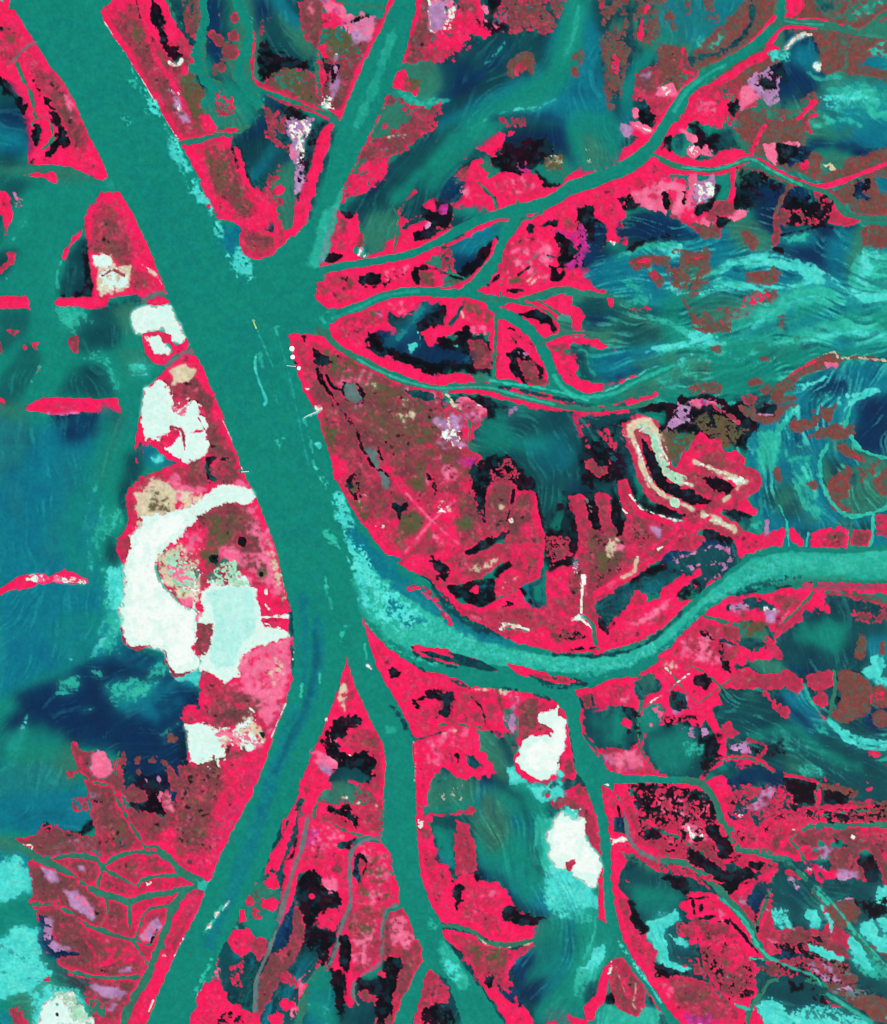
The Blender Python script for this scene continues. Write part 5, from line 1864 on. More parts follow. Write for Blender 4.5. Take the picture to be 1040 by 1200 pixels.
M c.3 e8 760,500 860,480 820,580 760,580
W w6 e3 c.7 820,640 860,560
W w8 e3 700,900 720,850
W w8 770,640 775,642
M e10 270,720 400,760 600,750 600,880 560,920 440,920 400,830 320,770
V e10 400,790 480,790 520,770 590,810 600,830 500,850 450,830
V e8 c.6 480,860 560,850 560,910 500,900
C c.5 e10 440,750 640,740 620,860 560,960 470,960
G e8 c.7 400,830 490,860 490,940 430,900
M e6 110,735 140,730 160,760 120,760
M e6 180,730 220,725 230,755 190,755
M e8 c.8 40,890 90,880 140,960 60,960
C c.7 e8 60,900 100,920 130,960 80,960
S e12 s8 180,880 230,810 320,780 370,860 420,960 160,960
J s10 e12 190,900 240,820 310,810 340,880 380,930 360,980 180,960
Y e8 c.5 360,920 430,910 430,960
K w8 270,870 271,873
K w8 267,908 270,910
G w34 e6 -40,90 60,115 160,170 240,210 320,260 400,320 480,350 540,365 610,390
G w30 e6 610,390 720,355 860,330 940,310
G w18 e5 240,190 340,175 440,185 480,230 460,310
G w18 e5 480,230 540,180 640,155 740,160
G w36 e6 750,150 800,190 860,250 960,300
G w16 e5 480,230 560,270 640,310 660,290 720,270 830,265
G w12 e4 580,-30 620,30 680,130
G w12 e4 680,130 740,130 760,160
G w28 e6 140,400 260,400 340,450 420,500 520,540 620,565
G w12 e4 470,500 505,440 500,370
G w16 e4 610,400 610,510
G w16 e4 640,560 680,440 740,415 820,400
G w36 e6 860,340 820,400 770,540 720,660 690,740 630,840 590,920 560,1000
G e8 740,590 770,590 770,610 740,610
G w10 e4 620,565 660,620 690,680
G w10 e4 640,560 700,590 740,520
G w18 e6 270,700 400,730 540,745 650,740
L e10 s6 920,290 980,285 985,330 930,325
Y c.4 930,295 970,290 960,310
R e6 880,960 940,850 960,800 1000,740 1040,740 1080,760 1080,1000 880,1000
C c.5 e8 920,880 1000,800 1080,800 1060,960
K c.6 e5 950,900 1030,890 1030,920
P e8 c.7 1020,640 1060,660 1060,760 1000,740
t 260 960
D s10 e8 100,-40 500,-40 560,400 560,700 520,760 700,760 820,800 800,1000 -40,1000 -40,600 60,480 200,260
R e5 290,-40 420,-40 640,-40 640,0 760,80 640,80 600,150 600,380 560,500 540,400 440,440 420,500 470,480 540,500 540,560 480,700 440,710 420,660 460,640 560,560 540,380 540,350 440,350 470,270 400,240 360,250 350,300 330,400 290,480 240,540 270,400 300,260 280,210 260,330 200,260 230,180 280,80
K e14 s6 370,310 420,280 430,240 465,250 440,300 480,350 550,340 560,400 500,410 460,450 430,480 450,530 530,520 520,580 440,640 400,600 400,480 400,420 360,370
K s20 e10 420,500 540,540 520,600 420,650 360,640
D w18 e6 410,420 420,500
P c.7 e8 470,280 530,260 540,330 500,350
R e4 405,340 430,340 430,365 408,365
R e6 450,480 500,430 540,420 560,480 520,500 460,500
F c.5 e8 400,60 460,50 460,120 400,130
P c.4 e10 420,30 600,20 560,140 430,160
M c.4 e8 460,170 560,180 560,260 480,230
D e8 540,110 570,110 630,85 600,130 550,145
K e8 570,120 630,85 600,140
K e10 590,-20 650,-20 650,30 600,20
D s8 e6 w26 350,-20 340,80 290,180 265,270 270,330
K w10 e5 355,90 330,170 300,190
T s10 e8 150,330 240,290 280,330 250,480 220,580 140,540 80,460
G c.6 e8 120,340 200,320 220,420 140,440
O c.6 e8 150,300 190,300 180,380 130,400
R e5 215,290 240,270 265,295 260,325 225,325
R e5 200,385 235,375 250,400 235,425 205,415
C e5 150,430 185,435 180,460 155,455
C e5 135,370 160,370 160,400 135,405
R e6 80,430 110,420 120,480 80,490
R e6 230,470 255,470 250,500 235,500
C e8 60,510 130,510 150,560 220,570 210,620 190,670 160,650 130,610 90,660 40,600 20,560
R c.5 e8 60,560 140,540 130,610 80,650
D s8 e8 -40,620 40,620 90,680 150,640 160,760 150,940 30,920 20,800 -40,750
C c.5 e8 40,700 100,680 100,760 50,780
R e6 c.6 20,760 60,765 40,790
U s10 c.6 60,620 160,660 140,740 60,700
R e8 -40,800 30,800 20,900 80,930 140,930 180,890 180,1000 -40,1000
K c.4 e6 20,930 110,940 80,960
M s14 e8 340,400 380,440 380,560 340,660 270,740 230,800 200,900 160,900 180,800 180,740 220,650 300,600 330,520
N s12 e8 250,530 330,430 320,600 240,620
D s20 e10 380,480 420,500 420,640 340,700 300,760 260,760 380,620
N s10 w14 400,440 420,600
U s10 w30 e8 400,680 320,780 240,860 200,960
C e6 280,720 310,710 320,740 290,755
C e6 320,760 345,750 360,775 340,785
R e5 265,850 300,840 325,870 310,895 275,890
R e6 220,930 260,920 290,950 240,980
R e8 425,660 460,645 490,660 470,700 440,710
V c.7 e6 360,720 420,680 400,740 370,780
C e6 380,780 400,760 390,810
P c.6 e6 330,830 360,840 350,940 320,940
R e6 c.7 400,810 420,800 420,830
R e5 600,160 660,100 740,110 790,150 790,240 830,310 830,390 760,420 750,500 750,680 640,750 610,830 640,880 600,880 570,840 580,760 510,700 560,520 600,420
P c.35 e10 650,120 780,150 800,300 700,320
C e8 c.8 590,420 720,420 730,640 640,740 610,640
P c.5 e8 640,340 760,330 740,420 640,400
P e10 c.5 620,440 690,440 680,720 620,700
M c.3 e10 600,400 720,420 720,560 620,580
K e8 610,200 635,180 640,240 660,300 640,300 620,260
M w10 e5 650,210 680,200 690,230 660,250
K e10 560,570 600,570 610,700 590,740 560,700 550,640
K s10 e10 510,720 560,710 580,800 570,960 540,880
C e5 760,480 800,430 850,415 890,480 910,560 940,580 940,670 900,740 850,820 800,960 760,1000 760,940 740,760 760,700
M e10 c.6 830,600 930,580 930,680 860,650
P e8 c.5 780,470 860,450 880,560 800,580
M c.5 e8 760,480 810,480 800,620 750,660
K e14 790,640 840,650 850,700 820,740 810,830 780,960 720,960 720,850 640,800 660,770 760,770
M s10 e10 640,800 760,800 800,960 680,960
D s14 e10 640,830 720,870 720,1000 520,1000 600,900
C e8 700,740 750,710 800,680 800,710 740,730
C e6 720,770 745,760 755,785 730,790
M e8 c.7 820,690 900,700 860,800 800,840
U s14 e10 440,740 500,730 520,800 540,1000 380,1000 400,840
G c.4 s8 e8 440,740 500,740 520,820 440,830
L s14 c.4 400,860 520,880 500,980
R e5 900,-40 1060,-40 1060,500 1030,480 990,420 950,340 930,240 920,100
D e8 s6 980,-20 1060,-20 1060,190 1000,130
M e8 c.8 925,40 980,40 980,100 930,90
G c.5 w10 960,0 1000,80
C c.4 e8 940,150 1040,200 1040,400 980,380
W c.5 e6 920,0 945,10 930,60
C e6 960,690 1060,760 1060,1000 890,1000 920,880
M c.5 e8 960,700 1040,780 1000,900 940,880
K e10 c.8 940,930 1000,860 1060,850 1060,1000 960,1000
E w20 e4 405,-30 380,120 330,260 290,400 260,500 210,640 165,760 158,920
E w16 e4 760,100 700,90 650,110 605,160 600,280 605,400 570,480 540,600 500,690 440,730
G w14 e4 480,-10 570,50 660,75
E w14 e4 820,400 770,430 750,520 745,660 690,710 630,760 615,820 640,870
G w40 e6 470,700 410,780 380,880 350,1000
M e6 770,120 800,105 820,140 800,160
R w8 790,160 800,240 830,320 830,390
W w12 e4 0,430 15,410 30,385
L c.7 e8 50,510 75,480 75,520
S e6 s6 960,450 1000,455 990,490 965,480
S e6 s6 975,510 1000,515 990,535
L s14 e10 c.7 1010,600 1060,580 1060,720 1030,680
L s10 1040,960 1100,960 1100,1000
t 520 960
D s10 e8 -60,-60 720,-60 720,600 660,1000 -60,1000
T s20 e12 300,-40 760,-40 740,300 740,560 760,640 700,820 640,960 440,960 430,860 540,760 580,600 540,470 480,440 380,420 300,330 160,220 150,100
U s14 e10 150,190 260,270 320,370 420,430 520,450 440,300 340,200
U s14 e10 300,-40 420,-40 420,200 340,120
N s10 e6 w16 c.9 180,220 260,250 300,320 340,390 460,440 540,450 590,520 600,600 570,740 520,800 440,860
D w12 s10 380,20 410,160 440,240 500,300
G e12 c.8 s5 -40,-40 300,-40 280,100 220,160 160,100 120,-10
O c.5 o.5 s8 e10 200,10 290,40 280,130 220,130
L s14 e10 430,-20 520,-20 500,180 540,220 480,240 420,140
S s10 e12 500,220 560,210 700,320 720,360 720,420 640,400 540,400 500,330
L s14 e10 c.7 500,330 660,380 700,480 620,500 520,420
S c.6 s8 540,250 620,300 560,380 520,350
L w12 s10 e8 710,460 700,560 640,700 620,820
J e10 s6 490,60 520,0 560,-60 670,-40 670,100 740,170 740,230 710,320 660,300 600,260 580,230 520,215 490,160
W s12 e6 520,20 660,0 660,120 720,180 720,260 620,240 580,190 510,170
C e6 570,205 615,190 620,210 590,240 575,235
R c.7 e5 c.8 570,210 610,195 600,215
C e6 670,-40 730,-40 740,170 700,120 670,60
R w8 730,-40 745,150
R e6 725,300 745,220 760,480 730,460
S e10 s8 710,600 760,580 760,640 710,720 660,740 640,700 690,660
L s8 c.7 620,700 760,680 640,840 620,830
U s10 w18 590,560 580,700 540,800
D s14 e10 660,780 720,760 700,840 660,860
N s14 e12 310,700 420,620 520,560 560,620 540,760 440,860 360,840
U s20 c.6 e10 380,740 560,620 560,700 480,800
D s14 e8 500,480 580,540 590,640 500,600
G e8 c.6 500,490 550,480 560,560 500,560
C e6 50,60 120,80 150,130 160,240 60,260
U s6 -40,90 40,120 50,230 -20,200
R e6 -60,190 20,220 50,290 90,250 150,260 180,290 250,290 300,340 330,410 370,440 430,480 490,470 500,500 440,560 330,590 240,580 160,530 60,495 -60,480
C e10 c.35 100,300 240,320 280,420 200,540 80,480
P c.3 e10 110,320 240,340 200,440 120,430
K e10 270,430 310,395 370,440 480,470 440,490 340,490 290,470
K e10 40,290 90,310 90,380 60,420 50,360
K c.8 150,265 200,270 240,285 160,285
M e6 250,500 270,520 260,550
R e6 -60,520 40,520 140,540 200,590 300,610 360,620 350,670 310,710 300,750 330,760 340,840 380,880 420,930 430,1000 320,1000 250,880 180,780 90,620 -20,540
M e10 c.7 100,540 240,600 320,620 280,740 220,800 140,680 80,600
O c.4 e8 170,600 310,600 240,660 200,650
K e8 190,740 210,700 235,740 215,785 195,770
N c.6 e8 250,770 340,790 420,920 360,880 280,840
C c.6 e8 440,560 500,490 440,600 380,640 300,640
R w14 e6 490,480 440,550 360,590
G w24 e5 -40,500 60,505 140,530 210,580 320,585 420,565 470,520 490,490
Y w6 c.6 e4 150,540 220,595 330,600 420,580
U s10 e6 340,660 420,600 470,600 420,660 340,740
R e6 470,900 500,885 560,890 600,930 660,940 680,960 640,1000 470,1000
C c.6 e6 480,900 550,900 590,960 500,980
R e5 660,880 720,820 740,720 780,660 800,640 790,700 750,820 700,940 670,940
R e5 770,60 800,-60 1060,-60 1060,500 1000,440 960,420 940,460 1000,500 940,560 1000,600 1000,680 1060,740 1060,900 1000,790 900,660 860,580 820,450 790,280 790,130
C e8 c.5 840,340 920,500 1000,600 980,700 880,600
W e6 785,90 840,85 860,95 790,125
N e6 800,-40 850,-40 850,70 800,60
R w14 760,-40 790,60
R w12 e4 860,-40 870,80 910,140 980,190 1060,210
R w16 e4 880,-40 900,80 960,130 1060,170
C e8 880,0 940,-30 1060,-30 1060,160 960,130 900,90
K e12 920,50 1060,30 1060,100 940,90
M c.6 e8 900,-40 1060,-40 1060,60 930,40
E w20 e4 850,-40 870,80 920,150 1000,190 1060,195
D s6 e8 830,240 880,160 960,210 1060,240 1060,480 980,460 940,520 920,520 880,420 860,350 820,320
G e10 c.6 840,160 940,180 1060,230 1000,270 900,230
C c.6 e8 860,290 930,270 900,320 870,330
U s14 e10 900,330 940,270 1060,270 1060,440 940,440
K e10 s5 860,370 900,400 930,470 920,520 880,480
S e10 s5 940,490 1000,470 1060,460 1060,700 1020,660 1020,600 960,550
K e6 980,690 1030,680 1060,700 1060,740 1000,720
R w18 e5 795,130 790,280 820,460 870,600 960,740 1060,880
C e5 780,760 790,700 800,660 840,650 880,700 940,780 945,870 920,930 860,915 800,870
M e6 c.6 790,760 880,720 940,800 920,920 800,860
Y w5 e4 c.8 810,690 830,760 860,830
Y w5 e4 c.7 830,760 900,770 890,870 930,890
R c.5 e6 820,680 870,720 880,870 830,800
L s10 e6 720,920 770,860 900,930 960,870 1060,920 1060,1000 700,1000
K e6 750,850 790,810 800,860 770,870
D s6 950,820 990,830 1020,880 950,880
R w5 790,660 760,800 700,950
W w6 c.7 790,670 780,720
R w5 900,720 980,840 1060,960
R e8 c.7 1020,960 1100,960 1100,760 1060,760
t 780 960
D s10 e8 -60,200 1100,200 1100,1000 -60,1000
C e6 -60,-60 260,-60 330,150 420,170 600,240 700,350 900,600 720,640 600,620 480,640 400,520 300,380 160,260 0,200 -60,180
R e6 280,-40 1100,-40 1100,20 900,20 720,20 640,60 570,90 640,140 720,180 650,190 700,240 860,250 820,270 740,280 740,330 700,280 600,190 480,140 360,140
R e8 c.7 570,80 720,30 860,60 840,100 720,110 640,130
M e10 c.6 600,60 860,50 880,80 700,100
M e8 760,150 860,130 900,180 960,240 940,290 840,290 780,240
M e6 860,-20 1100,-20 1100,340 1030,310 980,180 940,140 860,110
C c.6 e8 900,40 1060,20 1060,160 960,120
R c.5 e8 900,30 1100,30 1100,90 960,90
R w10 e6 980,110 1030,170 1060,300
K e10 830,110 860,130 830,150
K e10 900,180 970,150 1000,220 1000,280 940,300 920,240
D e8 740,300 800,290 980,300 1040,340 1060,400 920,400 900,370 800,380 740,340
T e8 s5 790,310 850,330 840,370 790,360
N c.6 e8 860,150 960,180 940,210 890,200
K w14 e8 480,60 470,40 500,20 540,-10
K w14 e8 515,100 560,80
K e6 795,90 810,85 815,115 800,115
M w10 e6 390,110 390,30 410,-20
D e8 400,-20 470,-20 440,40 410,30
K e8 340,60 360,55 365,95 345,90
V e8 710,140 740,120 780,140 760,180 730,180
V e8 670,225 700,220 740,235 700,240
V e8 780,230 870,240 860,280 830,270
V c.8 e8 930,210 960,230 940,250
V w12 e6 810,385 880,370
W w4 690,228 710,230
W w5 580,52 600,48
W w6 870,82 880,86
P e10 90,30 150,30 190,90 160,110 120,80
P c.4 e10 20,60 80,40 80,100 20,110
M c.6 e10 60,60 240,120 280,220 160,160
K e12 190,50 250,60 260,120 310,150 260,180 220,110
K e10 80,150 140,160 200,220 300,240 320,310 240,290 150,220
K e12 200,270 310,310 400,270 460,220 460,200 380,230 330,260 280,240 330,320 300,350
K c.5 e8 0,100 60,120 40,150 0,150
K w14 e6 310,200 350,170
D e8 280,200 360,220 330,280 280,250
G e8 c.5 0,150 60,170 40,190 0,180
R w12 e5 280,200 380,180 470,190
R w12 e5 360,340 420,290 490,260
R e8 c.6 300,390 360,340 360,300 400,310
N e10 380,380 420,300 470,290 480,320 440,430 420,460
V c.5 e8 340,370 380,370 380,420
R w12 e5 490,190 520,230
W w10 e4 520,285 516,300
W w5 495,205 500,210
D e8 500,260 560,250 640,290 700,360 740,390 700,520 640,520 560,500 500,500 500,380
V e8 w14 580,290 620,310
G c.6 e8 500,380 620,350 760,390 740,420 620,440
R c.7 e8 530,400 560,370 620,370 600,390 550,410
S c.45 e8 470,420 580,420 590,500 500,510
S e10 s5 655,430 690,420 720,460 730,500 700,490 660,470
S e8 c.6 730,400 770,440 770,490 750,480
K s8 e8 560,410 600,400 620,460 600,520
M s14 e8 540,520 640,510 760,540 860,640 870,680 760,640 660,620 600,620 540,580
K c.4 s8 e10 540,560 700,540 860,660 760,640
N e6 540,600 640,640 620,680 540,650
L e6 660,580 740,600 840,650 830,660 740,630
R e8 440,480 470,450 500,480 500,540 520,580 520,610 490,600 450,550
P c.4 e6 480,560 520,570 520,605
K w14 e6 420,440 430,520
B e8 750,400 820,440 850,500 840,530 780,490
B e8 790,390 880,380 920,420 900,480 860,490 820,430
D e10 900,400 1060,390 1060,490 940,500
K e8 930,410 1060,400 1060,440 980,470
S e8 970,320 1060,310 1060,410 990,390 970,350
S e10 s5 920,490 970,470 1000,540 1060,550 1060,590 960,580 920,530
S e8 s5 1000,460 1060,460 1060,520 1020,500
S e10 s8 860,540 920,570 950,620 940,660 880,640 860,600
L s10 e10 c.7 880,660 980,640 1060,700 1060,750 920,740 880,700
B e8 960,590 1100,590 1100,680 1030,650
D s8 w20 840,660 920,740 1060,780
D s10 e8 820,700 920,720 880,780 830,740
B e8 700,650 820,660 900,740 880,820 1000,820 1060,870 1060,960 980,940 860,860 740,780 700,720
C c.4 e8 640,640 720,660 740,760 660,720
E c.5 e10 740,650 880,720 860,760 740,680
V c.4 e10 720,650 800,700 760,720
E c.6 e8 860,790 960,800 940,830 880,810
K c.5 e8 780,720 900,770 860,790 800,760
M c.5 e8 620,640 780,660 760,740 640,700
R e6 -60,280 100,300 120,340 220,340 250,370 330,440 380,500 440,580 480,650 400,650 440,700 420,780 440,800 380,880 300,860 220,790 180,700 150,600 60,550 40,510 60,480 130,480 60,420 50,380 120,350 80,300
C c.5 e8 180,620 300,620 400,700 420,800 340,860 220,760
M c.5 e10 140,560 260,660 260,740 180,680
M e6 60,490 130,490 140,550 70,540
K w10 e5 70,375 150,370 200,365
K w12 e5 130,380 135,440
K e6 155,405 170,400 175,430 160,435
K w8 140,470 240,455
K w12 e6 180,570 220,540 260,530 290,500 290,480 250,480
K w10 e5 190,600 240,580 260,550
K w12 e5 300,470 380,560 430,620
G c.4 e6 190,480 240,490 230,520
P c.4 e8 240,420 280,440 270,480
V c.5 e6 290,600 320,610 310,640
D e10 400,660 440,640 440,690
D e8 240,690 280,690 290,750 250,730
S e6 255,715 285,720 285,745 265,740
D e8 400,720 460,740 480,780 430,790
M e8 c.8 430,680 640,700 620,750 500,740
L e5 w14 400,655 480,655
D s6 e8 -60,260 60,270 100,310 90,370 40,400 100,440 110,560 100,610 30,620 20,560 -60,480
K e8 0,260 90,280 120,330 60,300
U s12 -60,290 40,300 60,360 20,420 -60,400
S e8 s6 -60,430 60,430 60,470 20,500 -60,470
S e8 s6 20,540 60,570 110,580 100,610 50,580
S e8 s5 -60,560 0,580 20,660 120,700 100,720 30,710 -60,700
C c.7 e8 50,640 140,640 160,680 80,690
M e8 c.8 110,650 160,640 180,720 140,720
R e6 -60,730 130,740 180,760 220,790 260,830 380,890 370,960 260,1000 100,1000 0,880 -60,800
C e10 c.7 60,780 180,760 300,880 240,940 120,900
P c.4 0,790 60,800 40,840
D w5 70,750 70,790
F c.5 e8 80,910 240,930 220,970 100,960
S c.5 e6 100,920 130,920 200,960 140,970
R w5 0,900 60,980
R e8 c.8 380,880 440,860 500,960 380,1000
S e12 s6 440,880 500,850 560,860 570,920 600,940 560,1000 480,1000
D e8 500,790 640,780 700,840 640,870 560,850 500,830
S e12 s5 590,900 640,880 740,870 860,910 960,950 960,1000 600,1000
N c.35 e8 580,880 740,880 900,940 700,960
S c.6 e6 1020,920 1060,920 1060,960
C c.6 e8 740,840 820,880 780,880
E w5 e3 0,200 0,200
G w34 e6 -40,190 60,200 140,240 220,300 290,370 350,440 400,500 430,580 480,650
G w22 e5 480,650 560,680 650,705 700,740 740,800 800,850 880,900 960,950
L w10 s4 e5 270,370 340,440 400,510 430,590 500,660 600,690 690,720 710,760
L w14 s4 e4 740,810 820,860 960,950
G w26 e5 250,-40 290,50 330,120 370,150 480,155 560,200 640,260 700,330 760,390 830,460 900,550 980,640 1060,700
L w6 s4 700,330 760,390 830,460 900,550 980,640 1040,690
G w16 e5 570,90 640,55 720,20 880,25 1060,20
G w10 e4 650,130 650,190
G w10 e4 910,100 980,100 1020,170
G w14 e4 510,240 490,340 430,490
G w24 e5 380,990 400,890 450,820 500,755 600,765 700,745
D w10 e3 150,560 170,680 230,790 290,860
L w5 s3 260,830 300,860 400,890
L w8 s4 400,890 460,910 560,950
G w60 e8 710,770 730,800
t 560 440 .32692
K s30 e14 c.8 230,380 330,430 480,400 520,370 580,420 640,480 720,510 640,520 560,470 480,420 330,430 240,560
K s20 e14 c.7 380,230 500,200 540,260 520,370 400,380 360,300
K s16 e12 230,560 340,540 350,640 260,690
M s16 e10 c.5 240,580 340,580 330,650 260,680
C e6 w48 560,200 590,330 640,430 760,490 920,560
C e6 w56 600,180 650,280 700,380 770,400
C e6 w44 800,320 960,350 990,390 860,470 700,580 560,700 430,790
M e8 c.6 740,330 900,360 860,440 760,420
K e8 590,230 630,270 685,375 650,400 610,340
K e8 690,400 780,410 800,440 770,465 700,440
K e6 640,460 740,500 730,520 640,500
K e6 800,365 860,365 930,400 900,430 840,400
K e6 880,480 930,485 970,505 900,500
Y e6 w18 595,195 640,200 660,290 690,370 765,388
Y e6 w10 555,205 580,300 612,395
Y e6 w18 690,440 770,482
Y e6 w26 810,500 920,550
Y e6 w14 780,310 880,350 950,370 930,410
Y e5 w14 880,445 900,435
J c.7 e4 w10 600,190 640,200 655,290 690,370 750,388
J c.6 e4 w6 555,205 580,300 612,395 700,450 770,482
J c.6 e4 w14 820,505 910,545
J c.6 e4 w8 800,315 880,350 950,370
R e6 w18 c.8 940,430 800,530 600,680 470,770
Y c.6 w8 e4 760,540 720,570
Y c.7 w12 e4 575,655 560,690
Y c.6 w10 e4 530,710 480,750
R e8 430,930 520,840 560,780 590,790 600,820 650,800 660,760 790,690 805,700 740,760 720,800 700,830 640,880 560,950 430,970
K c.5 e8 690,770 790,720 800,780 740,820
P c.5 e6 600,830 690,800 650,850
V c.6 w8 e8 720,650 820,690 880,650
V c.6 w8 e8 760,620 840,670 900,620
V c.5 w8 e8 780,730 850,720 890,690
R e9 s2 w28 875,640 877,641
t 700 200 .32692
L c.7 s30 o.6 480,440 700,420 1060,430 1060,640 760,640 460,610
S w16 s12 o.85 e10 430,380 480,325 560,305 660,310 760,350 850,400 910,440
S w10 s10 e8 o.9 270,430 350,440 460,410 600,415 700,412 800,390
L w24 s16 e10 520,600 640,480 760,430 880,470
L w36 s18 e10 740,610 880,570 1060,600
S w12 s10 e8 o.8 780,605 900,580 1060,600
L w16 s12 e10 500,680 640,620 760,600
S w8 s8 e8 200,640 330,620 480,615
S s10 e8 310,590 380,575 425,600 340,612
S w8 s8 e8 o.8 20,800 140,740 240,690 340,660
L w10 s10 e8 120,770 260,710 380,680
L s10 c.7 e8 200,720 330,690 320,780 220,780
S s14 c.7 e8 200,275 270,255 305,280 260,310
L w18 s12 e8 80,310 180,270 290,260
L s16 e8 930,300 1060,290 1060,460 950,450 910,400
S c.7 s10 e8 930,390 960,290 1020,290 960,420
S w30 s16 e8 920,440 1000,460 1060,450
G w16 s10 900,330 930,250 960,180
U w16 s12 o.8 820,380 880,440 920,470
U w14 s14 o.7 500,590 620,560 700,500
U w18 s14 o.7 700,560 860,500 1000,490
S w12 s10 e8 880,900 900,840 1010,790
S w8 s8 e8 670,900 720,850
S w8 s8 c.7 e6 740,775 830,740
S w6 s8 c.7 e6 700,800 760,770
B e6 s6 w28 130,335 185,318 240,325
B e6 s6 w34 200,375 225,395
R c.5 e6 w20 130,330 200,318
C e6 w22 205,372 207,374
B e8 s6 w34 c.7 270,360 280,420 340,430 390,360
B e8 s6 w30 c.7 540,380 600,390 640,370
B e8 s8 c.6 240,260 300,290 420,290 400,320 300,320
K s10 e10 w14 120,280 200,245 300,235
N c.6 s14 60,190 140,170 300,200 360,240 200,240 80,260
P e8 w30 140,80 200,130
P e8 w34 225,60 300,60 290,150
P e8 w26 340,20 330,100 300,140
V e8 w46 375,60 400,80
W c.6 e8 w44 375,60 405,80
K e6 w20 242,80 250,125
K e6 w14 315,80 310,110
K c.7 e8 90,100 130,90 130,130 90,140
K e8 w16 430,60 410,110 360,150
K c.75 e12 500,60 560,30 640,40 740,110 640,110 560,130 500,130
B e6 340,190 420,190 440,240 380,240
P c.6 e6 370,170 410,180 400,200
F c.4 e6 w14 380,830 420,820
t 500 0 .28846
T s30 o.85 e8 570,-10 650,-10 640,160 560,320 420,440 260,540 100,680 20,780 40,620 200,470 400,370 520,260
L s20 w36 o.6 610,40 600,140 560,220
S s14 w14 o.6 340,450 460,432 520,405
T s30 o.8 e8 570,500 700,560 760,600 720,690 640,700 590,620
T s20 o.7 w40 980,140 900,240 830,330 810,430
U s20 o.5 w30 680,200 700,300 690,400
G c.6 s8 e8 620,560 740,640 760,690 660,690
K s14 e14 c.7 200,90 260,60 330,110 300,170
M c.5 s8 e8 330,40 520,60 500,120 340,130
B e4 w40 345,290 350,260 385,250 415,285
B e9 s2 w34 600,235 622,250
B e9 s2 w26 598,295 600,296
D w16 s10 250,190 330,270 260,360 80,420
t 320 370 .33333
D s40 o.85 e10 720,440 960,420 960,740 930,640 900,600 740,480
N s30 o.6 e10 860,440 1000,420 1000,560 940,600
T s20 c.7 o.8 e10 720,380 780,340 900,400 960,420 860,460 740,470
K s16 e12 700,540 780,480 860,510 920,600 860,590 780,570 740,640 700,620
K s14 e10 w40 940,640 960,740
M c.5 s10 e10 740,520 850,500 860,560 760,580
M e6 750,640 770,590 850,585 860,620 830,740 800,770 750,740
C e5 w7 755,760 752,640 772,590 850,585
M e8 c.8 840,640 880,615 900,640 880,760 830,790
R e5 w9 860,622 920,625 925,690 950,770 935,880
K w16 e6 690,835 740,800 820,765
M e8 c.7 640,640 720,600 740,700 680,760 620,720
O e8 s8 630,720 700,705 700,745 640,750
O c.7 s8 e10 430,720 520,680 540,750 480,780 430,800
O c.8 s8 e8 470,570 530,570 530,620 480,610
O c.6 s8 e8 160,380 220,420 220,490 190,470
O c.6 s8 e8 310,640 370,640 340,700 310,700
O c.5 s8 e10 350,200 420,280 380,340 330,280
O c.5 s8 e10 480,400 600,340 600,430 500,460
M c.5 s8 e10 420,300 560,280 580,520 440,500
R s10 c.8 e10 560,720 620,660 660,680 640,760 660,810 600,830 560,790
R s8 w26 c.8 e6 400,540 480,630 560,720 640,790
R s8 w22 c.8 e6 450,840 560,720 640,640
P w5 e3 460,838 560,722 640,650
P w5 e3 480,640 560,720 650,800
Y c.5 e5 580,670 630,650 630,690 590,700
P c.5 e6 560,760 620,780 620,820 570,800
R s8 e8 320,740 370,710 440,710 440,760 400,790 360,790
W c.6 e4 350,740 390,740 380,770
R e8 s6 205,510 250,480 270,540 240,580 215,560
K e6 415,650 440,670 470,660 475,685 450,700 447,715 430,690
K e6 260,580 290,555 310,600 315,640 290,645
O c.6 265,590 295,575 300,620 275,620
K w8 e5 160,190 200,270 260,350 310,440
E e5 350,450 370,480 370,540 350,500
E e5 385,550 410,580 400,620 380,590
D e5 470,255 560,275 570,300 500,290 475,275
V c.7 e6 430,270 480,250 470,280
W c.5 e8 570,370 650,350 660,470 620,440
V c.5 e8 560,360 680,340 680,470 600,420
F c.6 e6 520,350 540,375 520,380
R c.6 e6 510,380 560,375 550,390
G w8 e4 600,270 640,320 690,370 690,430
Y w10 e5 c.8 610,280 640,320
P c.5 e8 700,310 750,320 740,380 700,370
Y c.6 e6 800,1080 840,1080 890,1100 860,1106
W w6 c.7 795,1110 815,1090
J w4 e3 850,1090 900,1105
K e8 555,860 585,850 620,900 600,930 575,890
M c.5 e10 640,860 760,840 720,920 640,910
Y c.4 e6 700,890 780,860 760,890
Y c.4 e6 820,960 860,910 860,950
U s8 880,940 930,920 930,1000 900,980
t 0 200 .33333
L w5 s4 e4 215,320 200,370 205,410
L s6 c.6 e8 205,490 290,490 330,530 260,570 220,540
L w5 s5 c.7 e6 300,660 370,680 420,780
L w6 s5 c.7 e6 220,520 270,570
L s8 c.7 e6 450,680 510,670 540,690 490,720 460,720
S s6 c.7 e6 475,680 520,685 500,705
L w4 s4 c.8 140,690 110,740
L w4 s4 c.7 60,340 20,380
L w4 s4 c.7 90,180 50,240
D s12 c.6 e10 290,680 370,700 400,790 200,780
G s10 c.5 e8 60,940 140,900 90,1040 40,1060
K e6 s8 295,290 325,400 325,440 220,440 300,420 300,330
M e5 w26 s6 258,600 260,620
M e6 c.6 80,610 130,605 130,625
P c.5 e5 40,85 80,90 70,110
J e4 330,300 385,295 400,320 380,340 335,335
Y e5 345,340 460,335 450,400 400,420 350,435 340,390
J e5 c.75 350,345 450,340 455,400 355,430
C w5 e4 360,370 400,350 440,370
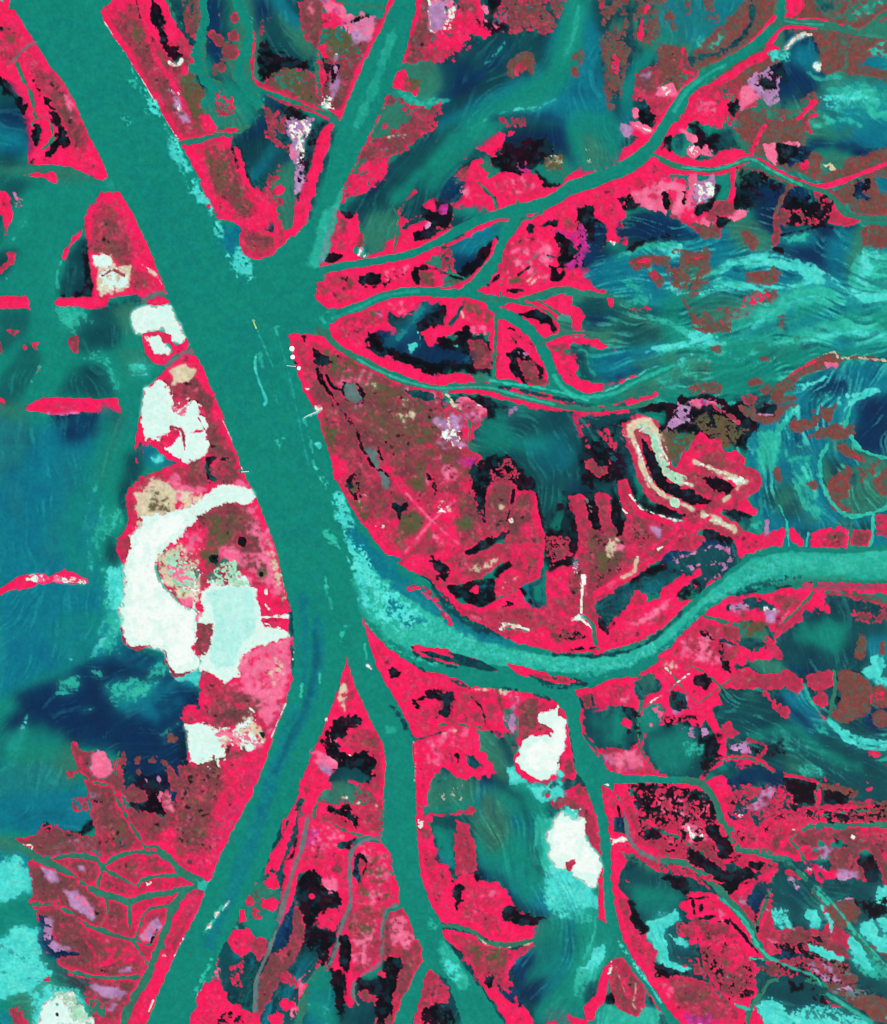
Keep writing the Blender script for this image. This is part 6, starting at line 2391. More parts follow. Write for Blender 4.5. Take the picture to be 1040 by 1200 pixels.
J w3 e2 c.8 500,330 545,360 570,400
R e4 500,570 510,640 545,680 590,680 605,650 580,610 600,600 600,580 560,560
J e4 510,585 560,580 600,640 590,650 545,645
J e6 505,770 560,740 600,790 610,870 590,930 530,945 500,900
J e5 590,880 640,830 690,840 720,870 730,900 690,915 640,930
J e5 590,980 640,930 720,920 735,960 720,1000 665,1030 620,1000
J e3 w26 683,820 684,821
P c.6 e4 610,820 660,810 650,860 620,860
C w4 e3 600,900 640,915 650,980
C w4 e3 700,870 720,910
Y e4 600,700 650,680 690,700 670,740 620,750
M e8 620,760 740,780 760,930 740,1000 730,880 700,790
R w10 e4 700,670 790,850 850,1040
P s6 c.8 e8 600,1060 760,1040 760,1090 640,1140 600,1100
M e6 s6 c.7 690,1020 780,1040 850,1060 800,1100 720,1090
K e5 c.8 725,1010 760,1010 740,1050 745,1090 725,1080
Y e8 470,1120 560,1060 600,1110 640,1150 590,1200 480,1190
t 0 560 .33333
J e10 500,140 560,120 640,110 700,70 800,35 890,35 890,70 830,80 760,100 690,150 620,210 560,260 550,320 590,390 640,440 690,480 690,660 620,690 580,610 440,580 420,480 440,400 440,320 470,210
W e8 s8 540,150 690,110 800,45 880,45 760,90 660,160 590,210 550,260 540,320 570,400 680,490 680,640 620,670 590,590 470,570 440,490 460,400 460,300 490,210
Y e10 470,60 540,10 590,50 620,110 560,130 490,120 480,90
Y c.4 e10 600,110 720,60 760,60 700,110
G w7 e5 550,310 570,370 640,440 690,465
C c.4 e8 560,270 700,190 720,260 700,400 620,420 570,340
Y c.55 s5 e8 560,280 660,210 720,230 700,330 700,430 640,430 580,370
J c.5 e8 600,330 700,310 690,440 640,420
G c.4 s6 e8 620,300 700,320 690,360 640,360
R c.7 e10 s6 640,200 760,130 760,240 720,340 690,280
M s8 e10 700,120 860,80 920,200 900,260 840,260 780,180
O s8 e10 c.8 740,140 820,120 840,180 770,200
K e6 s6 840,200 870,200 875,235 845,230
K e6 s8 735,280 765,275 765,300 740,300
P s8 c.7 e10 760,220 840,220 900,300 820,310 780,270
P s6 c.6 e10 860,110 900,100 940,250 1000,400 960,420 900,340
Y c.4 w16 e6 930,200 980,330 1000,420
R e6 w40 930,395 931,396
R e6 w40 935,450 936,452
J w10 e3 935,392 937,410
J w12 e3 935,445 945,460
G e10 s5 c.9 740,340 790,290 840,310 830,370 760,390
J s6 e8 710,400 760,370 860,350 890,390 910,460 920,500 960,520 1010,540 950,570 890,590 850,620 840,690 790,720 740,680 705,680 700,640 740,600 750,520 700,510
S c.4 o.5 s8 e8 740,400 880,380 860,600 760,640 760,500
R e6 690,440 720,450 715,470 695,465
M e6 700,515 750,520 740,600 720,620 690,600 700,570
R c.6 e6 680,570 700,590 720,590 700,630 680,600
R c.5 w12 e5 920,480 1010,490
P s6 c.8 e10 850,640 1010,560 1010,720 960,860 900,820 850,740
R c.35 e8 860,620 1010,600 990,740 900,760
R s6 e8 710,690 770,710 790,760 720,780 650,850 650,810 700,800
M s8 c.8 e10 740,740 860,760 900,800 840,870 720,860 740,800
M s6 e8 c.6 860,760 930,800 880,830
J e6 665,870 720,870 760,890 790,960 790,990 750,1020 690,1010 665,960
J c.6 s5 e10 720,870 830,880 890,820 900,830 880,880 930,930 900,960 780,930
P c.5 s5 e10 750,890 870,900 920,940 790,930
J w4 e4 880,810 895,830 880,860
K e4 918,895 930,890 930,915
M s8 c.7 e10 640,1020 860,950 880,1060 760,1160 640,1180
R s10 c.7 e10 780,1000 900,960 860,1120 780,1150 740,1100
P s6 e6 335,970 370,960 400,1010 380,1050 345,1050 320,1010
N s14 e10 440,940 640,880 640,1000 600,1040 450,1040
K e8 s6 470,1150 520,1140 530,1090 570,1090 570,1160 540,1180 500,1170
B e9 s2 w22 483,990 484,991
B e9 s2 w24 538,990 540,992
B e9 s2 w22 580,1000 582,1003
B e3 w18 487,1033 488,1034
V e3 w16 560,1058 561,1060
V e3 w12 515,1065 516,1066
B e9 s2 w24 605,918 610,922
M e5 w34 600,1030 615,1090
P e6 c.6 555,1110 600,1100 610,1160 570,1150
M e6 430,1100 470,1080 520,1100 515,1130 440,1130
R w10 e5 c.8 265,930 290,1000 320,1040
S s8 e6 c.9 425,640 440,640
S s6 c.8 e8 20,940 90,860 95,890 50,1010 30,1000
L s10 c.6 e10 370,730 480,700 560,720 500,790 400,780
L s8 c.5 e8 200,720 280,690 290,740 220,760
L s5 e5 325,680 355,675 345,695
L s5 e4 c.8 280,820 330,805 320,820
S w5 s3 e2 175,605 190,625
S w5 s3 e2 235,620 250,640
L s10 c.6 0,500 15,600 20,660 -20,660
S s10 e8 c.8 380,330 430,310 440,380 410,440 380,440
L s14 c.6 e10 330,600 400,400 430,420 420,560
G s20 c.5 o.5 200,960 60,1060 40,1000 160,930
t 660 800 .36538
D s10 e8 70,90 160,80 230,90 240,190 200,220 130,210 80,170
T s12 c.7 e8 90,110 180,90 230,140 200,200 120,190
K s10 e10 c.6 190,80 240,90 240,180 210,160
D e6 250,180 300,150 400,130 470,160 495,200 480,250 430,310 320,300 270,230
T s16 o.8 e6 280,180 400,140 440,200 400,280 320,290 280,230
K s12 e12 c.8 440,150 500,170 500,240 450,290 420,220
L s6 c.5 e6 380,190 460,190 440,240 390,230
V c.5 e6 380,130 470,150 450,180 380,160
D e6 s3 345,30 390,40 400,80 370,95 345,70
K e6 c.6 345,30 390,40 390,80 350,70
P e6 c.8 140,230 240,210 260,270 180,290
R e4 w30 205,128 207,130
K e10 c.8 s3 210,330 400,330 480,370 490,450 420,440 330,430 240,400
C c.45 s2 e8 230,340 400,340 470,380 480,440 330,440
P c.25 s2 e8 260,350 470,380 470,440 330,440
K e8 c.9 245,480 320,480 310,510 260,510
K e10 c.9 440,420 500,460 540,520 560,550 500,560 460,500
K e10 390,530 470,560 540,620 560,660 480,620 410,580
K e8 s3 520,610 620,570 650,580 590,640 540,660
M e6 w14 c.8 400,600 500,640
C e6 c.8 360,440 440,440 500,540 420,520 350,490
P e8 380,450 430,450 460,500 410,510
W c.4 e6 390,455 430,455 450,500 410,500
R w12 e4 560,680 640,630 690,600
C e5 c.7 200,530 300,580 400,600 470,660 400,620 300,610
D e8 s6 210,620 260,600 380,640 400,690 370,720 330,740 240,720 210,690
T s12 e10 c.8 215,650 330,650 380,690 330,740 240,730
K e10 s4 300,620 380,630 420,660 390,680 330,640
S e8 s3 270,770 320,760 360,730 375,760 330,790 335,850 350,900 400,920 400,930 330,920 300,860 290,810
S e6 s3 350,810 400,830 400,850 360,840
K e10 s3 215,700 250,760 270,790 250,800 225,760
K e8 s3 290,900 340,910 400,930 350,945 300,940
D s6 e8 c.8 360,850 430,840 420,900 370,900
C e6 c.8 360,770 420,770 420,820 370,810
M e5 c.8 375,780 410,775 410,810 380,805
C c.8 e10 s3 440,780 520,770 540,860 620,900 600,1000 520,980 450,900
K c.2 e8 s3 450,770 600,880 600,960 500,960 430,880
R c.6 e8 460,820 560,810 610,860 560,900 500,860
K w8 e6 460,860 500,830 550,815
M e5 c.6 480,900 560,900 600,980 520,1000
D e6 505,925 535,935 530,960 505,950
S e4 510,930 530,940 525,955
C e6 c.8 340,940 430,950 560,1050 590,1080 430,1080 360,1020
P c.5 e6 320,960 350,980 340,1020
F c.5 e6 380,1070 480,1060 480,1095 390,1095
D e8 s5 680,620 760,630 800,700 850,760 840,800 760,760 690,800 640,780 680,720
N c.5 e8 s4 690,620 780,660 760,700 700,690
V e4 w14 730,630 750,655
S c.5 e5 s2 670,730 720,730 730,790 680,790
S e6 s3 785,720 815,730 830,780 800,785 775,750
S c.7 e4 s2 840,730 870,760 860,800
C e5 660,740 690,800 680,850 650,840 630,800
P c.5 e5 655,820 685,830 680,850
M e8 s8 690,830 720,790 780,810 900,850 920,910 860,890 760,840
K c.5 s6 e8 680,840 800,830 920,910 900,940 740,880
S e5 s2 775,830 830,850 900,880 905,895 850,890 790,860
M e6 c.9 640,900 760,880 860,900 940,960 900,980 820,940 700,930
K c.5 e8 660,890 780,900 900,960 860,960 720,940
V c.45 e6 770,890 860,910 950,1000 900,990 800,930
E c.5 e6 860,990 960,990 940,1020 880,1010
D e8 s5 700,930 800,960 900,1010 800,1000 690,980
S e8 s3 620,1040 660,1010 700,1020 720,1095 640,1095
S e8 s3 760,1060 860,1040 960,1090 980,1100 760,1100
D c.4 s3 e8 680,1010 860,1040 940,1090 760,1070
K c.5 e8 720,950 820,990 860,1040 740,1000
B e6 c.8 850,720 900,700 950,720 940,770 900,790
S e8 s3 955,790 990,765 1010,820 1060,840 1060,870 990,850
S e6 s2 1010,760 1060,760 1060,800 1030,800
S e8 s4 915,830 960,860 1000,920 980,930 930,890
K c.6 e8 s4 940,700 1040,690 1040,740 980,760
R c.7 e8 s3 600,480 700,430 780,480 800,540 740,560 640,530
K w10 e5 650,470 690,430 720,425
K w8 e5 700,440 720,435
K e6 565,470 580,480 575,500 562,490
N e6 s3 530,420 590,410 590,440 540,440
W c.5 e4 540,420 580,425 570,435
N c.6 s5 e8 540,260 700,290 720,330 600,340
K e8 c.8 700,310 780,320 820,340 810,390 740,380
R w7 e4 820,340 820,380 805,410
K e8 840,350 920,355 900,390 850,390
K e8 c.8 840,420 980,420 960,445 850,440
C w10 e5 650,420 780,405 960,390 1040,410
B e6 c.8 930,380 1040,380 1040,430 940,420
V e5 s2 810,530 840,520 860,535 840,555
V e5 s2 785,595 830,590 850,605 800,605
W w5 790,597 815,600
V e5 c.9 880,600 960,610 920,640 885,630
M e6 c.9 870,530 930,520 960,580 900,590 860,570
M e5 w24 960,600 962,620
D e8 s4 840,640 960,630 1010,660 1000,690 880,680 850,680
K e8 s3 940,570 1000,540 1010,620 980,640
R e5 780,560 830,600 890,605 850,620 830,640 800,620
D e6 s4 540,60 640,40 720,100 640,130 560,110
G c.5 e8 500,50 620,20 640,80 540,110
S s5 w10 e6 860,130 920,190 1040,220
S s5 w5 e6 870,150 960,180 1040,190
U s14 o.6 e8 620,140 720,130 800,200 900,280 1000,310 900,300 760,230
N s8 w18 e8 700,60 760,110 830,180 960,240
G s6 c.7 e8 680,250 780,260 830,300 740,290
K c.6 e8 s4 620,170 690,180 640,230 600,220
t 240 800 .40385
C c.7 e6 s3 420,120 500,140 515,250 510,330 440,300 430,180
K e8 365,110 410,95 450,100 460,120 420,130 400,160 370,170
K e8 340,170 360,160 380,180 390,210 410,240 370,240 360,200
K e8 s2 400,210 450,200 500,210 490,270 470,290 430,270 400,240
D e6 s4 390,250 440,250 480,280 450,290 360,285
V e4 w16 350,220 360,260
P e5 c.8 w30 320,210 370,240
G s3 e6 c.9 340,320 400,290 450,300 500,340 490,370 420,350 350,350
M e8 c.6 440,300 520,350 520,430 440,400
Y w4 e5 c.6 400,330 450,350 510,360
C e4 c.8 320,390 440,430 520,440 500,380 520,340
K e8 360,355 410,365 450,400 440,415 400,390 360,370
C e6 400,370 420,365 430,380
D e6 s3 180,560 220,540 240,440 270,370 285,350 280,330 240,400 220,480
R e4 w22 205,535 260,385
R e4 w12 190,540 195,500
G e6 s3 c.8 120,600 200,560 210,640 130,680
R e9 s2 w34 195,580 197,582
R e9 s2 w40 188,640 192,644
C e9 s2 w26 150,672 153,674
C e9 s2 w24 140,635 142,636
T s4 e6 c.8 110,700 170,660 210,700 190,750 150,720
R e6 70,740 90,710 130,720 140,770 100,790 80,770
C e5 140,740 180,740 180,790 160,790
K s3 e8 270,560 320,545 340,580 390,600 395,640 350,660 330,690 310,720 340,730 380,700 370,760 330,790 300,780 280,690 270,620
K s10 e10 c.8 300,740 370,760 360,820 300,800
R e4 w14 310,617 311,618
P e6 s2 340,570 380,570 390,600 360,610
R e6 c.9 320,680 380,650 395,690 370,720 330,710
M s8 e6 270,640 290,680 285,750 260,800 220,850 190,920 160,960 160,920 190,820 240,780 255,720
N s6 e6 225,690 260,640 250,720 220,750 210,740
D s8 e8 270,800 330,760 320,820 250,900 200,960 190,920 240,860
U s6 c.8 w24 e5 300,800 250,880 210,980
T c.7 s6 e8 300,860 350,830 390,860 380,990 300,990
K s5 e8 390,730 415,740 420,800 395,820
K s6 e8 365,830 400,840 410,920 390,980 370,900
K s4 e8 530,790 570,790 590,820 560,850 550,920 530,980 500,980 500,900 440,890 450,860 520,850
M s4 c.8 e8 580,790 630,780 620,850 570,960 560,900
P c.6 e6 540,690 580,680 610,740 590,770 540,770
C c.8 e8 s2 430,660 510,660 510,800 430,850
P c.4 e8 430,700 500,690 480,830 430,800
O c.25 e6 s3 440,500 550,500 550,630 440,800
K w8 e4 440,520 450,500 470,520 460,550
N e4 435,500 450,540 455,580 440,580
K e10 s3 c.8 640,940 700,920 720,990 630,990
C e8 c.7 640,840 700,880 720,930 640,930
D s4 e8 50,790 130,800 150,850 130,920 70,900 40,840
C e5 c.6 70,820 110,810 110,880 80,890
R e6 -20,870 50,870 70,930 110,940 150,960 150,1000 -20,1000
K c.4 e6 30,950 110,960 110,990 40,990
R e9 s2 w40 235,935 237,938
R e9 s2 w36 205,975 208,977
C e9 s2 w22 232,850 234,852
C e9 s2 w26 265,870 267,873
P e4 c.7 270,860 310,830 300,880 270,940
G s4 e8 c.8 650,290 700,260 790,290 790,340 720,370 660,360
C e5 s2 c.8 660,380 720,360 790,370 730,390
T s6 w16 e5 640,370 720,370 800,350 850,400
G s4 e8 c.8 800,300 900,310 890,440 850,490 800,440
O c.4 o.4 s6 e8 800,340 870,360 870,480 820,480
C e5 730,400 770,410 790,540 730,550
T s5 e8 c.9 660,410 720,430 715,530 680,490
T s14 o.8 e6 800,290 920,320 950,450 1000,580 940,650 860,560 800,530 860,480 920,400
D s3 w8 e4 800,545 860,570 900,620 960,660
N s3 e5 785,550 830,565 860,580 800,575
D s5 w10 850,290 920,340 940,420 960,520 1000,580
N s6 e8 890,840 960,770 1000,780 980,880 920,920
T s10 o.8 e8 960,700 1060,650 1060,990 960,980 990,860 920,880 960,800
U s8 w20 o.7 1060,700 1040,830 980,900
C c.7 s2 e8 720,730 800,760 880,780 880,900 800,880 750,800
O c.35 s3 e8 760,760 880,770 870,830 790,830
K e5 820,840 835,855 830,880 815,870
t 120 0 .40385
C e5 c.8 20,60 100,40 180,150 240,280 260,380 220,400 140,260 60,120
M e8 c.7 s3 60,60 110,60 180,180 230,300 200,320 140,220
O e8 c.7 s3 80,60 130,90 120,130 90,110
O e10 c.7 s3 240,240 290,260 290,350 240,350 220,300
R e4 w10 20,60 100,190 230,400
R e4 w16 110,10 150,150 210,250 250,330
R e4 w14 170,0 220,90 245,130 240,210
K e6 145,20 165,60 175,110 200,150 230,160 215,190 180,140 160,90 145,60
V e6 c.8 s2 195,260 215,260 230,310 255,355 235,360 205,300
W c.4 e5 200,260 220,270 240,340 220,320
J w7 e4 195,180 215,190 230,175
N s8 e8 300,-10 340,-10 350,200 310,180
M e4 w26 320,100 340,120
M e4 w24 340,195 345,196
M e4 w30 385,50 387,51
M e4 w30 380,105 384,106
M e4 w34 370,150 380,155
M e4 w34 470,85 490,70
M e4 c.7 w30 250,30 260,110 255,180
T w24 e4 290,-10 300,60 275,140 290,220 330,260 380,300
T w26 e4 385,-10 425,80 420,140 395,210 420,260 455,300
L w5 s3 c.7 e4 420,30 445,60
L w4 s3 c.7 e4 465,270 470,300
M c.7 s4 e8 330,270 380,280 380,330 330,340
R e5 290,350 310,340 330,380 300,385
D w14 s4 e5 200,0 230,80 265,130
D s8 e8 460,60 560,0 620,60 620,200 580,190 480,140
G s8 e8 500,40 540,20 620,130 610,170 570,160
U s10 w30 510,0 560,70
K e10 s4 455,140 480,110 500,150 590,180 600,210 520,200 460,230
O c.6 s4 e8 480,210 540,190 620,230 620,300 520,270
C e3 w8 440,130 440,230 520,270 640,320
M s4 e8 560,0 640,0 640,110 620,160 590,100
P e5 c.8 590,0 620,10 610,60
P e6 w20 c.8 660,20 700,70 740,90
V e6 c.7 720,60 790,50 780,110 720,130
F c.6 e5 670,30 710,70 690,70
K c.6 e5 w8 710,70 770,45
R e4 c.9 w44 670,60 672,62
R e4 c.8 w40 650,145 655,150
O c.6 s4 e8 640,80 720,100 740,160 650,180
M s4 e8 c.8 660,170 760,150 700,320 640,290
K e6 660,175 685,190 680,240 660,250
V e6 c.8 680,160 690,250 665,290 660,250
W e4 c.7 640,280 665,280 670,315 635,310
K e3 w8 651,294 652,295
G w12 e4 c.7 620,150 630,290
R e4 w16 840,20 760,170 690,340
K s4 e8 380,430 420,540 440,560 400,500
D s8 e10 380,430 480,300 520,330 540,440 500,540 440,560 420,500
N s8 e8 400,420 470,330 500,360 440,400
M s10 c.6 e8 470,310 530,330 540,440 480,400
K e8 s3 510,310 560,310 590,340 540,350
U s8 c.7 430,500 500,410 510,440 450,530
G s5 e8 490,520 540,460 560,500 550,650 520,680 500,590
M c.6 s4 e8 440,550 520,480 520,600 480,580
R e9 s2 w22 517,555 518,560
V e6 c.9 530,345 610,345 600,390 580,440 590,540 560,560 560,480 545,400
W c.45 e5 540,350 610,350 590,430 580,530 560,440
K c.4 e6 570,400 640,360 610,480 570,580
R e4 675,360 655,360 640,420 610,470 590,580 545,670 560,690 610,610 640,480
D w8 s3 672,380 650,460 620,560 600,640
C e4 w6 500,580 515,640 520,700
R e3 w8 c.7 400,640 440,630 490,600
O e8 s4 c.9 290,450 340,460 390,540 390,570 340,560 300,490
M c.6 s4 e8 280,430 380,430 430,590 380,630 300,560
R e4 250,430 290,430 300,470 330,560 400,620 360,640 320,600
R e4 380,420 400,440 430,540 480,570 470,600 420,580
V e6 s2 950,20 1000,0 990,90 950,80
C c.6 s3 e8 870,150 900,90 1000,130 1040,160 940,190
M c.6 s3 e8 890,110 940,110 930,170 890,170
G s4 e8 860,190 960,180 1000,260 930,290 870,240
R e5 845,215 875,205 890,240 920,260 910,280 870,250 840,250
O c.6 s3 e8 870,220 920,230 920,270 880,260
L w10 s6 e6 850,270 920,300 1000,290
G s5 e8 c.9 820,290 880,330 860,400 780,400
M c.7 s4 e8 870,370 980,300 980,360 860,440 740,470 780,410
C c.5 s2 e8 880,360 980,300 960,380 880,420
Y c.5 w5 e5 830,400 880,390
R c.7 e8 s2 770,470 830,460 830,510 760,560 700,570 720,520
C w6 e4 830,280 760,420 700,560 640,760
D s8 e8 850,480 960,400 1040,340 1040,480 900,640 820,620 760,640 700,600 800,560
T s12 e8 w34 1020,400 940,490 850,580
G s8 e8 760,640 840,600 860,680 790,740 760,700
C e4 w6 c.8 980,510 900,560 860,620
Y c.5 w4 e5 1000,480 930,550
R e5 700,640 740,620 750,700 720,740 690,720
M e6 c.7 680,630 720,620 700,700 680,740
K e6 650,740 670,730 690,745 670,760 650,755
t 620 600 .40385
D s6 e6 400,150 480,110 560,100 590,140 560,200 520,220 480,190
V c.55 s2 w9 e7 430,140 500,110 560,100
V c.55 s2 w9 e7 450,165 520,150 580,150
V c.55 s2 w8 e7 490,190 540,190 590,130
C e5 s2 430,90 480,60 510,80 480,110 430,120
R e4 385,235 450,200 495,165 500,180 460,210 420,240 390,255
K c.6 e6 440,230 490,200 500,230 450,255
R c.5 e5 450,200 490,215 470,240
D s6 e6 200,260 280,210 400,170 440,180 380,220 290,270 230,330 210,300
U s8 c.6 e6 230,280 350,210 420,190 330,240
R e9 s2 w36 315,250 317,252
R e5 230,350 280,290 340,270 400,260 480,250 530,200 545,205 480,270 380,340 280,380 150,395 20,400 20,380 150,375
P c.5 e6 280,320 330,300 400,280 350,330
C c.5 s2 e6 340,320 420,280 380,330
M c.5 e6 s2 70,350 130,340 150,370 80,375
C c.5 e6 500,330 560,320 560,440 460,400 450,350
P c.3 e6 400,400 520,340 560,440 480,440
G w6 e3 510,300 580,325 650,340
C e9 s2 w40 585,350 590,355
O c.6 s4 e8 620,300 690,330 690,370 620,360
K c.8 e6 w10 505,350 550,380 560,420
R e4 600,430 620,390 640,400 650,430 620,450
R e9 s2 w34 670,415 690,410
C e9 s2 w36 732,410 733,412
C e9 s2 w30 700,380 702,382
G s4 e8 c.8 620,430 740,430 740,460 660,460
C e4 w46 610,490 720,490
C e4 730,460 770,470 800,510 780,530 740,500
C e4 805,470 840,465 885,465 880,510 830,520 805,500
C e9 s2 w38 848,545 850,546
C e9 s2 w34 738,578 741,580
C e9 s2 w20 685,525 720,565
B e4 900,460 960,470 1000,510 980,560 950,600 900,610 880,590 905,540
B e4 w54 960,560 970,565
B e4 w56 1015,530 1030,540
B e4 w46 1020,600 1022,602
R c.5 e4 w26 1000,540 1020,535
B e3 940,360 970,355 980,400 965,430 945,420
O c.4 e4 940,370 970,370 970,420
D s8 e6 560,540 640,530 740,600 800,640 860,640 960,700 1040,740 1040,800 900,760 760,700 660,680 600,640
L s6 c.5 o.6 e10 620,640 760,620 900,720 1000,770 800,700
T s8 w22 e6 650,650 740,625 800,650 860,700 960,740
K c.6 s5 e6 690,680 740,660 740,700 700,710
M e4 w12 640,660 690,680 670,710
S w10 s4 e6 870,605 920,640 1040,680
S w6 s3 e6 880,620 940,670 1040,690
L w5 s3 e3 800,500 820,550 860,600
L e5 s3 w12 890,430 920,415
D s8 e6 720,370 900,300 960,330 940,420 900,460 800,450 740,440
T s12 e8 760,370 860,310 930,320 900,420 820,380
M s3 e5 w10 860,235 960,250 1040,275
V e6 s2 690,285 715,290 710,320 690,315
C e5 w24 720,350 800,270
G w5 e3 730,330 820,240 822,215
R c.6 e6 s2 820,270 860,240 870,290 840,290
V c.6 e6 590,270 640,270 640,290 600,295
t 560 440 .32692
D s14 e8 440,400 520,380 520,420 560,500 540,560 480,500
K s4 e6 320,430 350,560 360,620 340,640 300,540
K s4 e6 385,430 420,460 450,560 425,580 400,520
K s4 e6 480,400 510,470 530,560 505,580 485,520
C e4 340,435 365,425 385,450 400,520 420,590 380,620 355,580 340,500
C e4 420,430 450,418 475,440 480,510 500,590 450,600 440,530
C e4 505,380 535,375 550,420 570,470 640,520 700,530 680,570 600,570 540,520 510,450
C c.8 e6 s2 350,600 420,580 500,590 560,560 660,570 560,690 470,760 390,700 360,680
M e4 c.8 350,460 375,450 395,540 370,580
M e4 c.8 430,450 455,440 470,520 450,540
M c.6 s3 e6 400,620 520,600 560,660 470,720 400,690
R e3 w6 338,450 345,435 365,427 383,440
R e3 w5 340,450 345,540 360,600 350,660
R e3 w6 420,445 430,425 455,420 475,440
R e3 w6 505,400 515,378 535,378 550,430 580,480 650,520
R e3 w8 510,400 520,460 560,530 640,570
J w4 e3 c.8 555,440 600,480 660,505 720,520
Y c.7 e6 s2 460,590 500,580 510,620 480,660
O c.5 e6 s3 420,620 480,600 480,690 420,680
D e4 s2 w8 240,560 232,660 225,800
C e4 30,440 50,395 100,380 135,395 130,470 110,560 60,590 35,560
M e4 s2 c.9 45,440 60,405 105,395 120,420 100,540 60,570
Y c.7 e4 70,460 90,450 95,480 80,490
C e4 115,520 130,470 165,420 205,425 205,500 235,580 225,720 150,760 100,720 90,620
M e4 s2 c.85 125,520 150,460 185,430 190,520 170,600 110,600
R e3 w7 165,425 205,425 207,500 237,580 225,720
R e3 w6 30,560 32,440 55,395 105,382 135,395
K e4 w7 5,600 60,585 110,560
t 0 860 .32692
M e10 s4 c.85 640,120 800,120 850,200 780,330 700,430 640,380 650,240
R s8 e8 c.8 800,120 900,60 850,280 770,480 720,480 740,330
R e4 w26 970,30 900,190 850,310 790,430 745,520
M e8 s3 c.85 130,390 200,330 260,360 370,370 360,420 180,430
M e8 s3 c.8 270,50 320,80 330,170 290,110
M e8 s3 c.8 330,180 400,200 440,320 480,380 420,420 350,430 340,280
O c.5 s4 e6 380,320 450,320 440,380 400,400
M e8 s3 c.85 110,470 220,490 330,560 380,640 340,690 230,620 120,600
M e8 s3 c.85 170,640 260,640 320,700 400,800 300,840 220,820 190,720
M e8 s3 c.8 230,850 330,880 480,880 460,960 360,960 300,920
V e6 150,480 200,480 210,530 180,540
V e6 s2 230,560 280,560 330,620 350,660 330,670 250,610
P c.4 e6 240,560 290,570 340,650
V e6 310,900 400,900 460,930 440,950 380,950
N e6 140,650 180,660 190,760 290,790 200,800 150,760
V e6 c.9 160,660 190,670 185,740 260,770 200,780 160,740
W w5 s2 e3 740,715 770,660 820,600
W w4 s2 e3 740,690 790,640 815,610
S w4 s3 e3 700,945 740,860 770,800
S w3 s3 e3 720,920 760,830 790,770
R w8 e4 c.8 300,730 340,790 320,830 410,820
R w8 e4 c.8 450,750 480,800 420,830
K w6 e4 540,750 560,710
C e4 c.8 360,350 380,330 380,460 365,460
R w7 e3 360,370 375,460
R w7 e3 385,360 410,400
D s10 e8 o.6 140,810 200,820 250,860 330,880 300,940 190,880
T s10 o.7 e8 640,800 680,760 720,780 700,860
t 700 0 .32692
B e8 s3 c.85 500,400 640,390 760,400 740,500 620,510 560,540 500,470
G e8 s4 c.6 560,390 760,360 780,410 640,430
R w12 e4 600,450 570,510 550,560
R w12 e3 780,365 720,425
L s14 c.7 e8 810,310 960,300 1020,340 860,390
S s10 c.5 e8 800,350 900,330 940,360 840,400
V e8 s2 c.55 540,280 640,230 670,240 650,370 590,360
K c.5 e8 s2 570,290 660,230 680,300 620,330
N s8 e8 c.7 640,280 780,260 760,350 660,380
S c.6 s4 e6 620,180 690,180 680,220 630,220
J c.7 w8 e6 680,170 720,130 770,120
L e6 s4 w14 760,265 800,285 860,270
K e8 325,440 360,440 400,490 430,470 440,500 400,550 350,570 340,500
K e6 240,500 265,480 260,540
P e4 w30 335,490 350,500
P e9 s2 w36 345,540 347,542
P e9 s2 w34 390,540 392,541
W c.4 e4 w26 345,530 350,545
D e5 c.8 280,490 310,480 300,540 270,550
P e5 s2 205,310 270,300 290,340 230,350
W c.6 e5 235,310 270,320 250,345
M e5 c.7 130,260 210,240 200,310 150,340
V c.5 e5 150,270 190,260 180,310
P e5 120,440 150,430 200,470 170,490
W c.5 e4 140,450 190,470
K e6 160,400 200,400 205,440 170,450
B e8 s4 c.7 210,170 300,160 300,280 240,300
L c.5 s5 e8 340,130 470,120 440,170 360,190
K e8 s2 c.8 500,600 600,620 640,650 560,700 500,740
N s6 e8 c.7 580,640 680,680 660,740 570,760
K e8 s2 c.6 680,690 820,700 830,780 700,790
B e5 w16 640,770 680,680 720,640 
B e4 w14 730,770 732,772
M e6 w18 650,860 640,770
K e8 c.75 925,650 1000,640 960,700 920,700
U e6 c.7 s3 990,640 1040,640 1040,690
P e6 s2 600,520 640,510 640,590 610,560
K e6 s2 645,510 720,520 720,560 650,590
K e6 c.7 700,520 760,540 740,580
R w10 e4 c.8 790,670 900,640 1040,590
R c.6 e5 s2 690,60 730,40 740,0 690,0
R w5 e3 670,72 760,66 820,72 880,90
t 700 0 .32692
t 500 0 .28846
T s24 o.9 e8 560,-20 670,-20 640,120 620,260 560,360 440,450 280,540 130,660 40,780 -20,780 30,640 180,480 380,380 500,280 560,140
U s20 c.6 o.7 e8 660,60 720,160 710,320 640,420 580,380 640,240
T s24 o.9 e8 560,500 640,440 760,470 800,560 780,660 700,700 640,690 590,640
L s16 w26 o.6 e6 620,30 600,140 560,230
L s14 w14 o.6 e6 180,520 300,460 420,440 520,410
S s10 w10 o.8 e6 360,445 450,435 510,415
D s10 c.6 e8 60,240 330,110 360,180 200,290 60,400
N s12 e8 w14 250,480 380,470 500,470 560,500
L s8 w8 c.7 e6 240,260 300,200 330,160
B e8 s2 w36 350,300 350,260 385,245 420,290
C e6 w14 c.7 365,300 380,265 400,275
D e6 w16 405,300 420,310
B e8 s2 590,235 610,210 645,235 620,240
B e8 s2 580,280 605,275 615,305 590,312
Y c.5 e6 640,590 690,640 660,660
G s8 c.7 e8 620,540 700,560 740,640 680,690 640,640
K s8 e10 c.8 270,600 420,560 510,600 480,660 400,690 300,680
M s8 c.5 e8 300,480 420,480 410,505 300,510
O e6 c.6 470,640 550,630 550,690 490,690
t 700 200 .32692
S w7 s4 e8 o.8 430,380 500,330 600,320 700,345 800,390
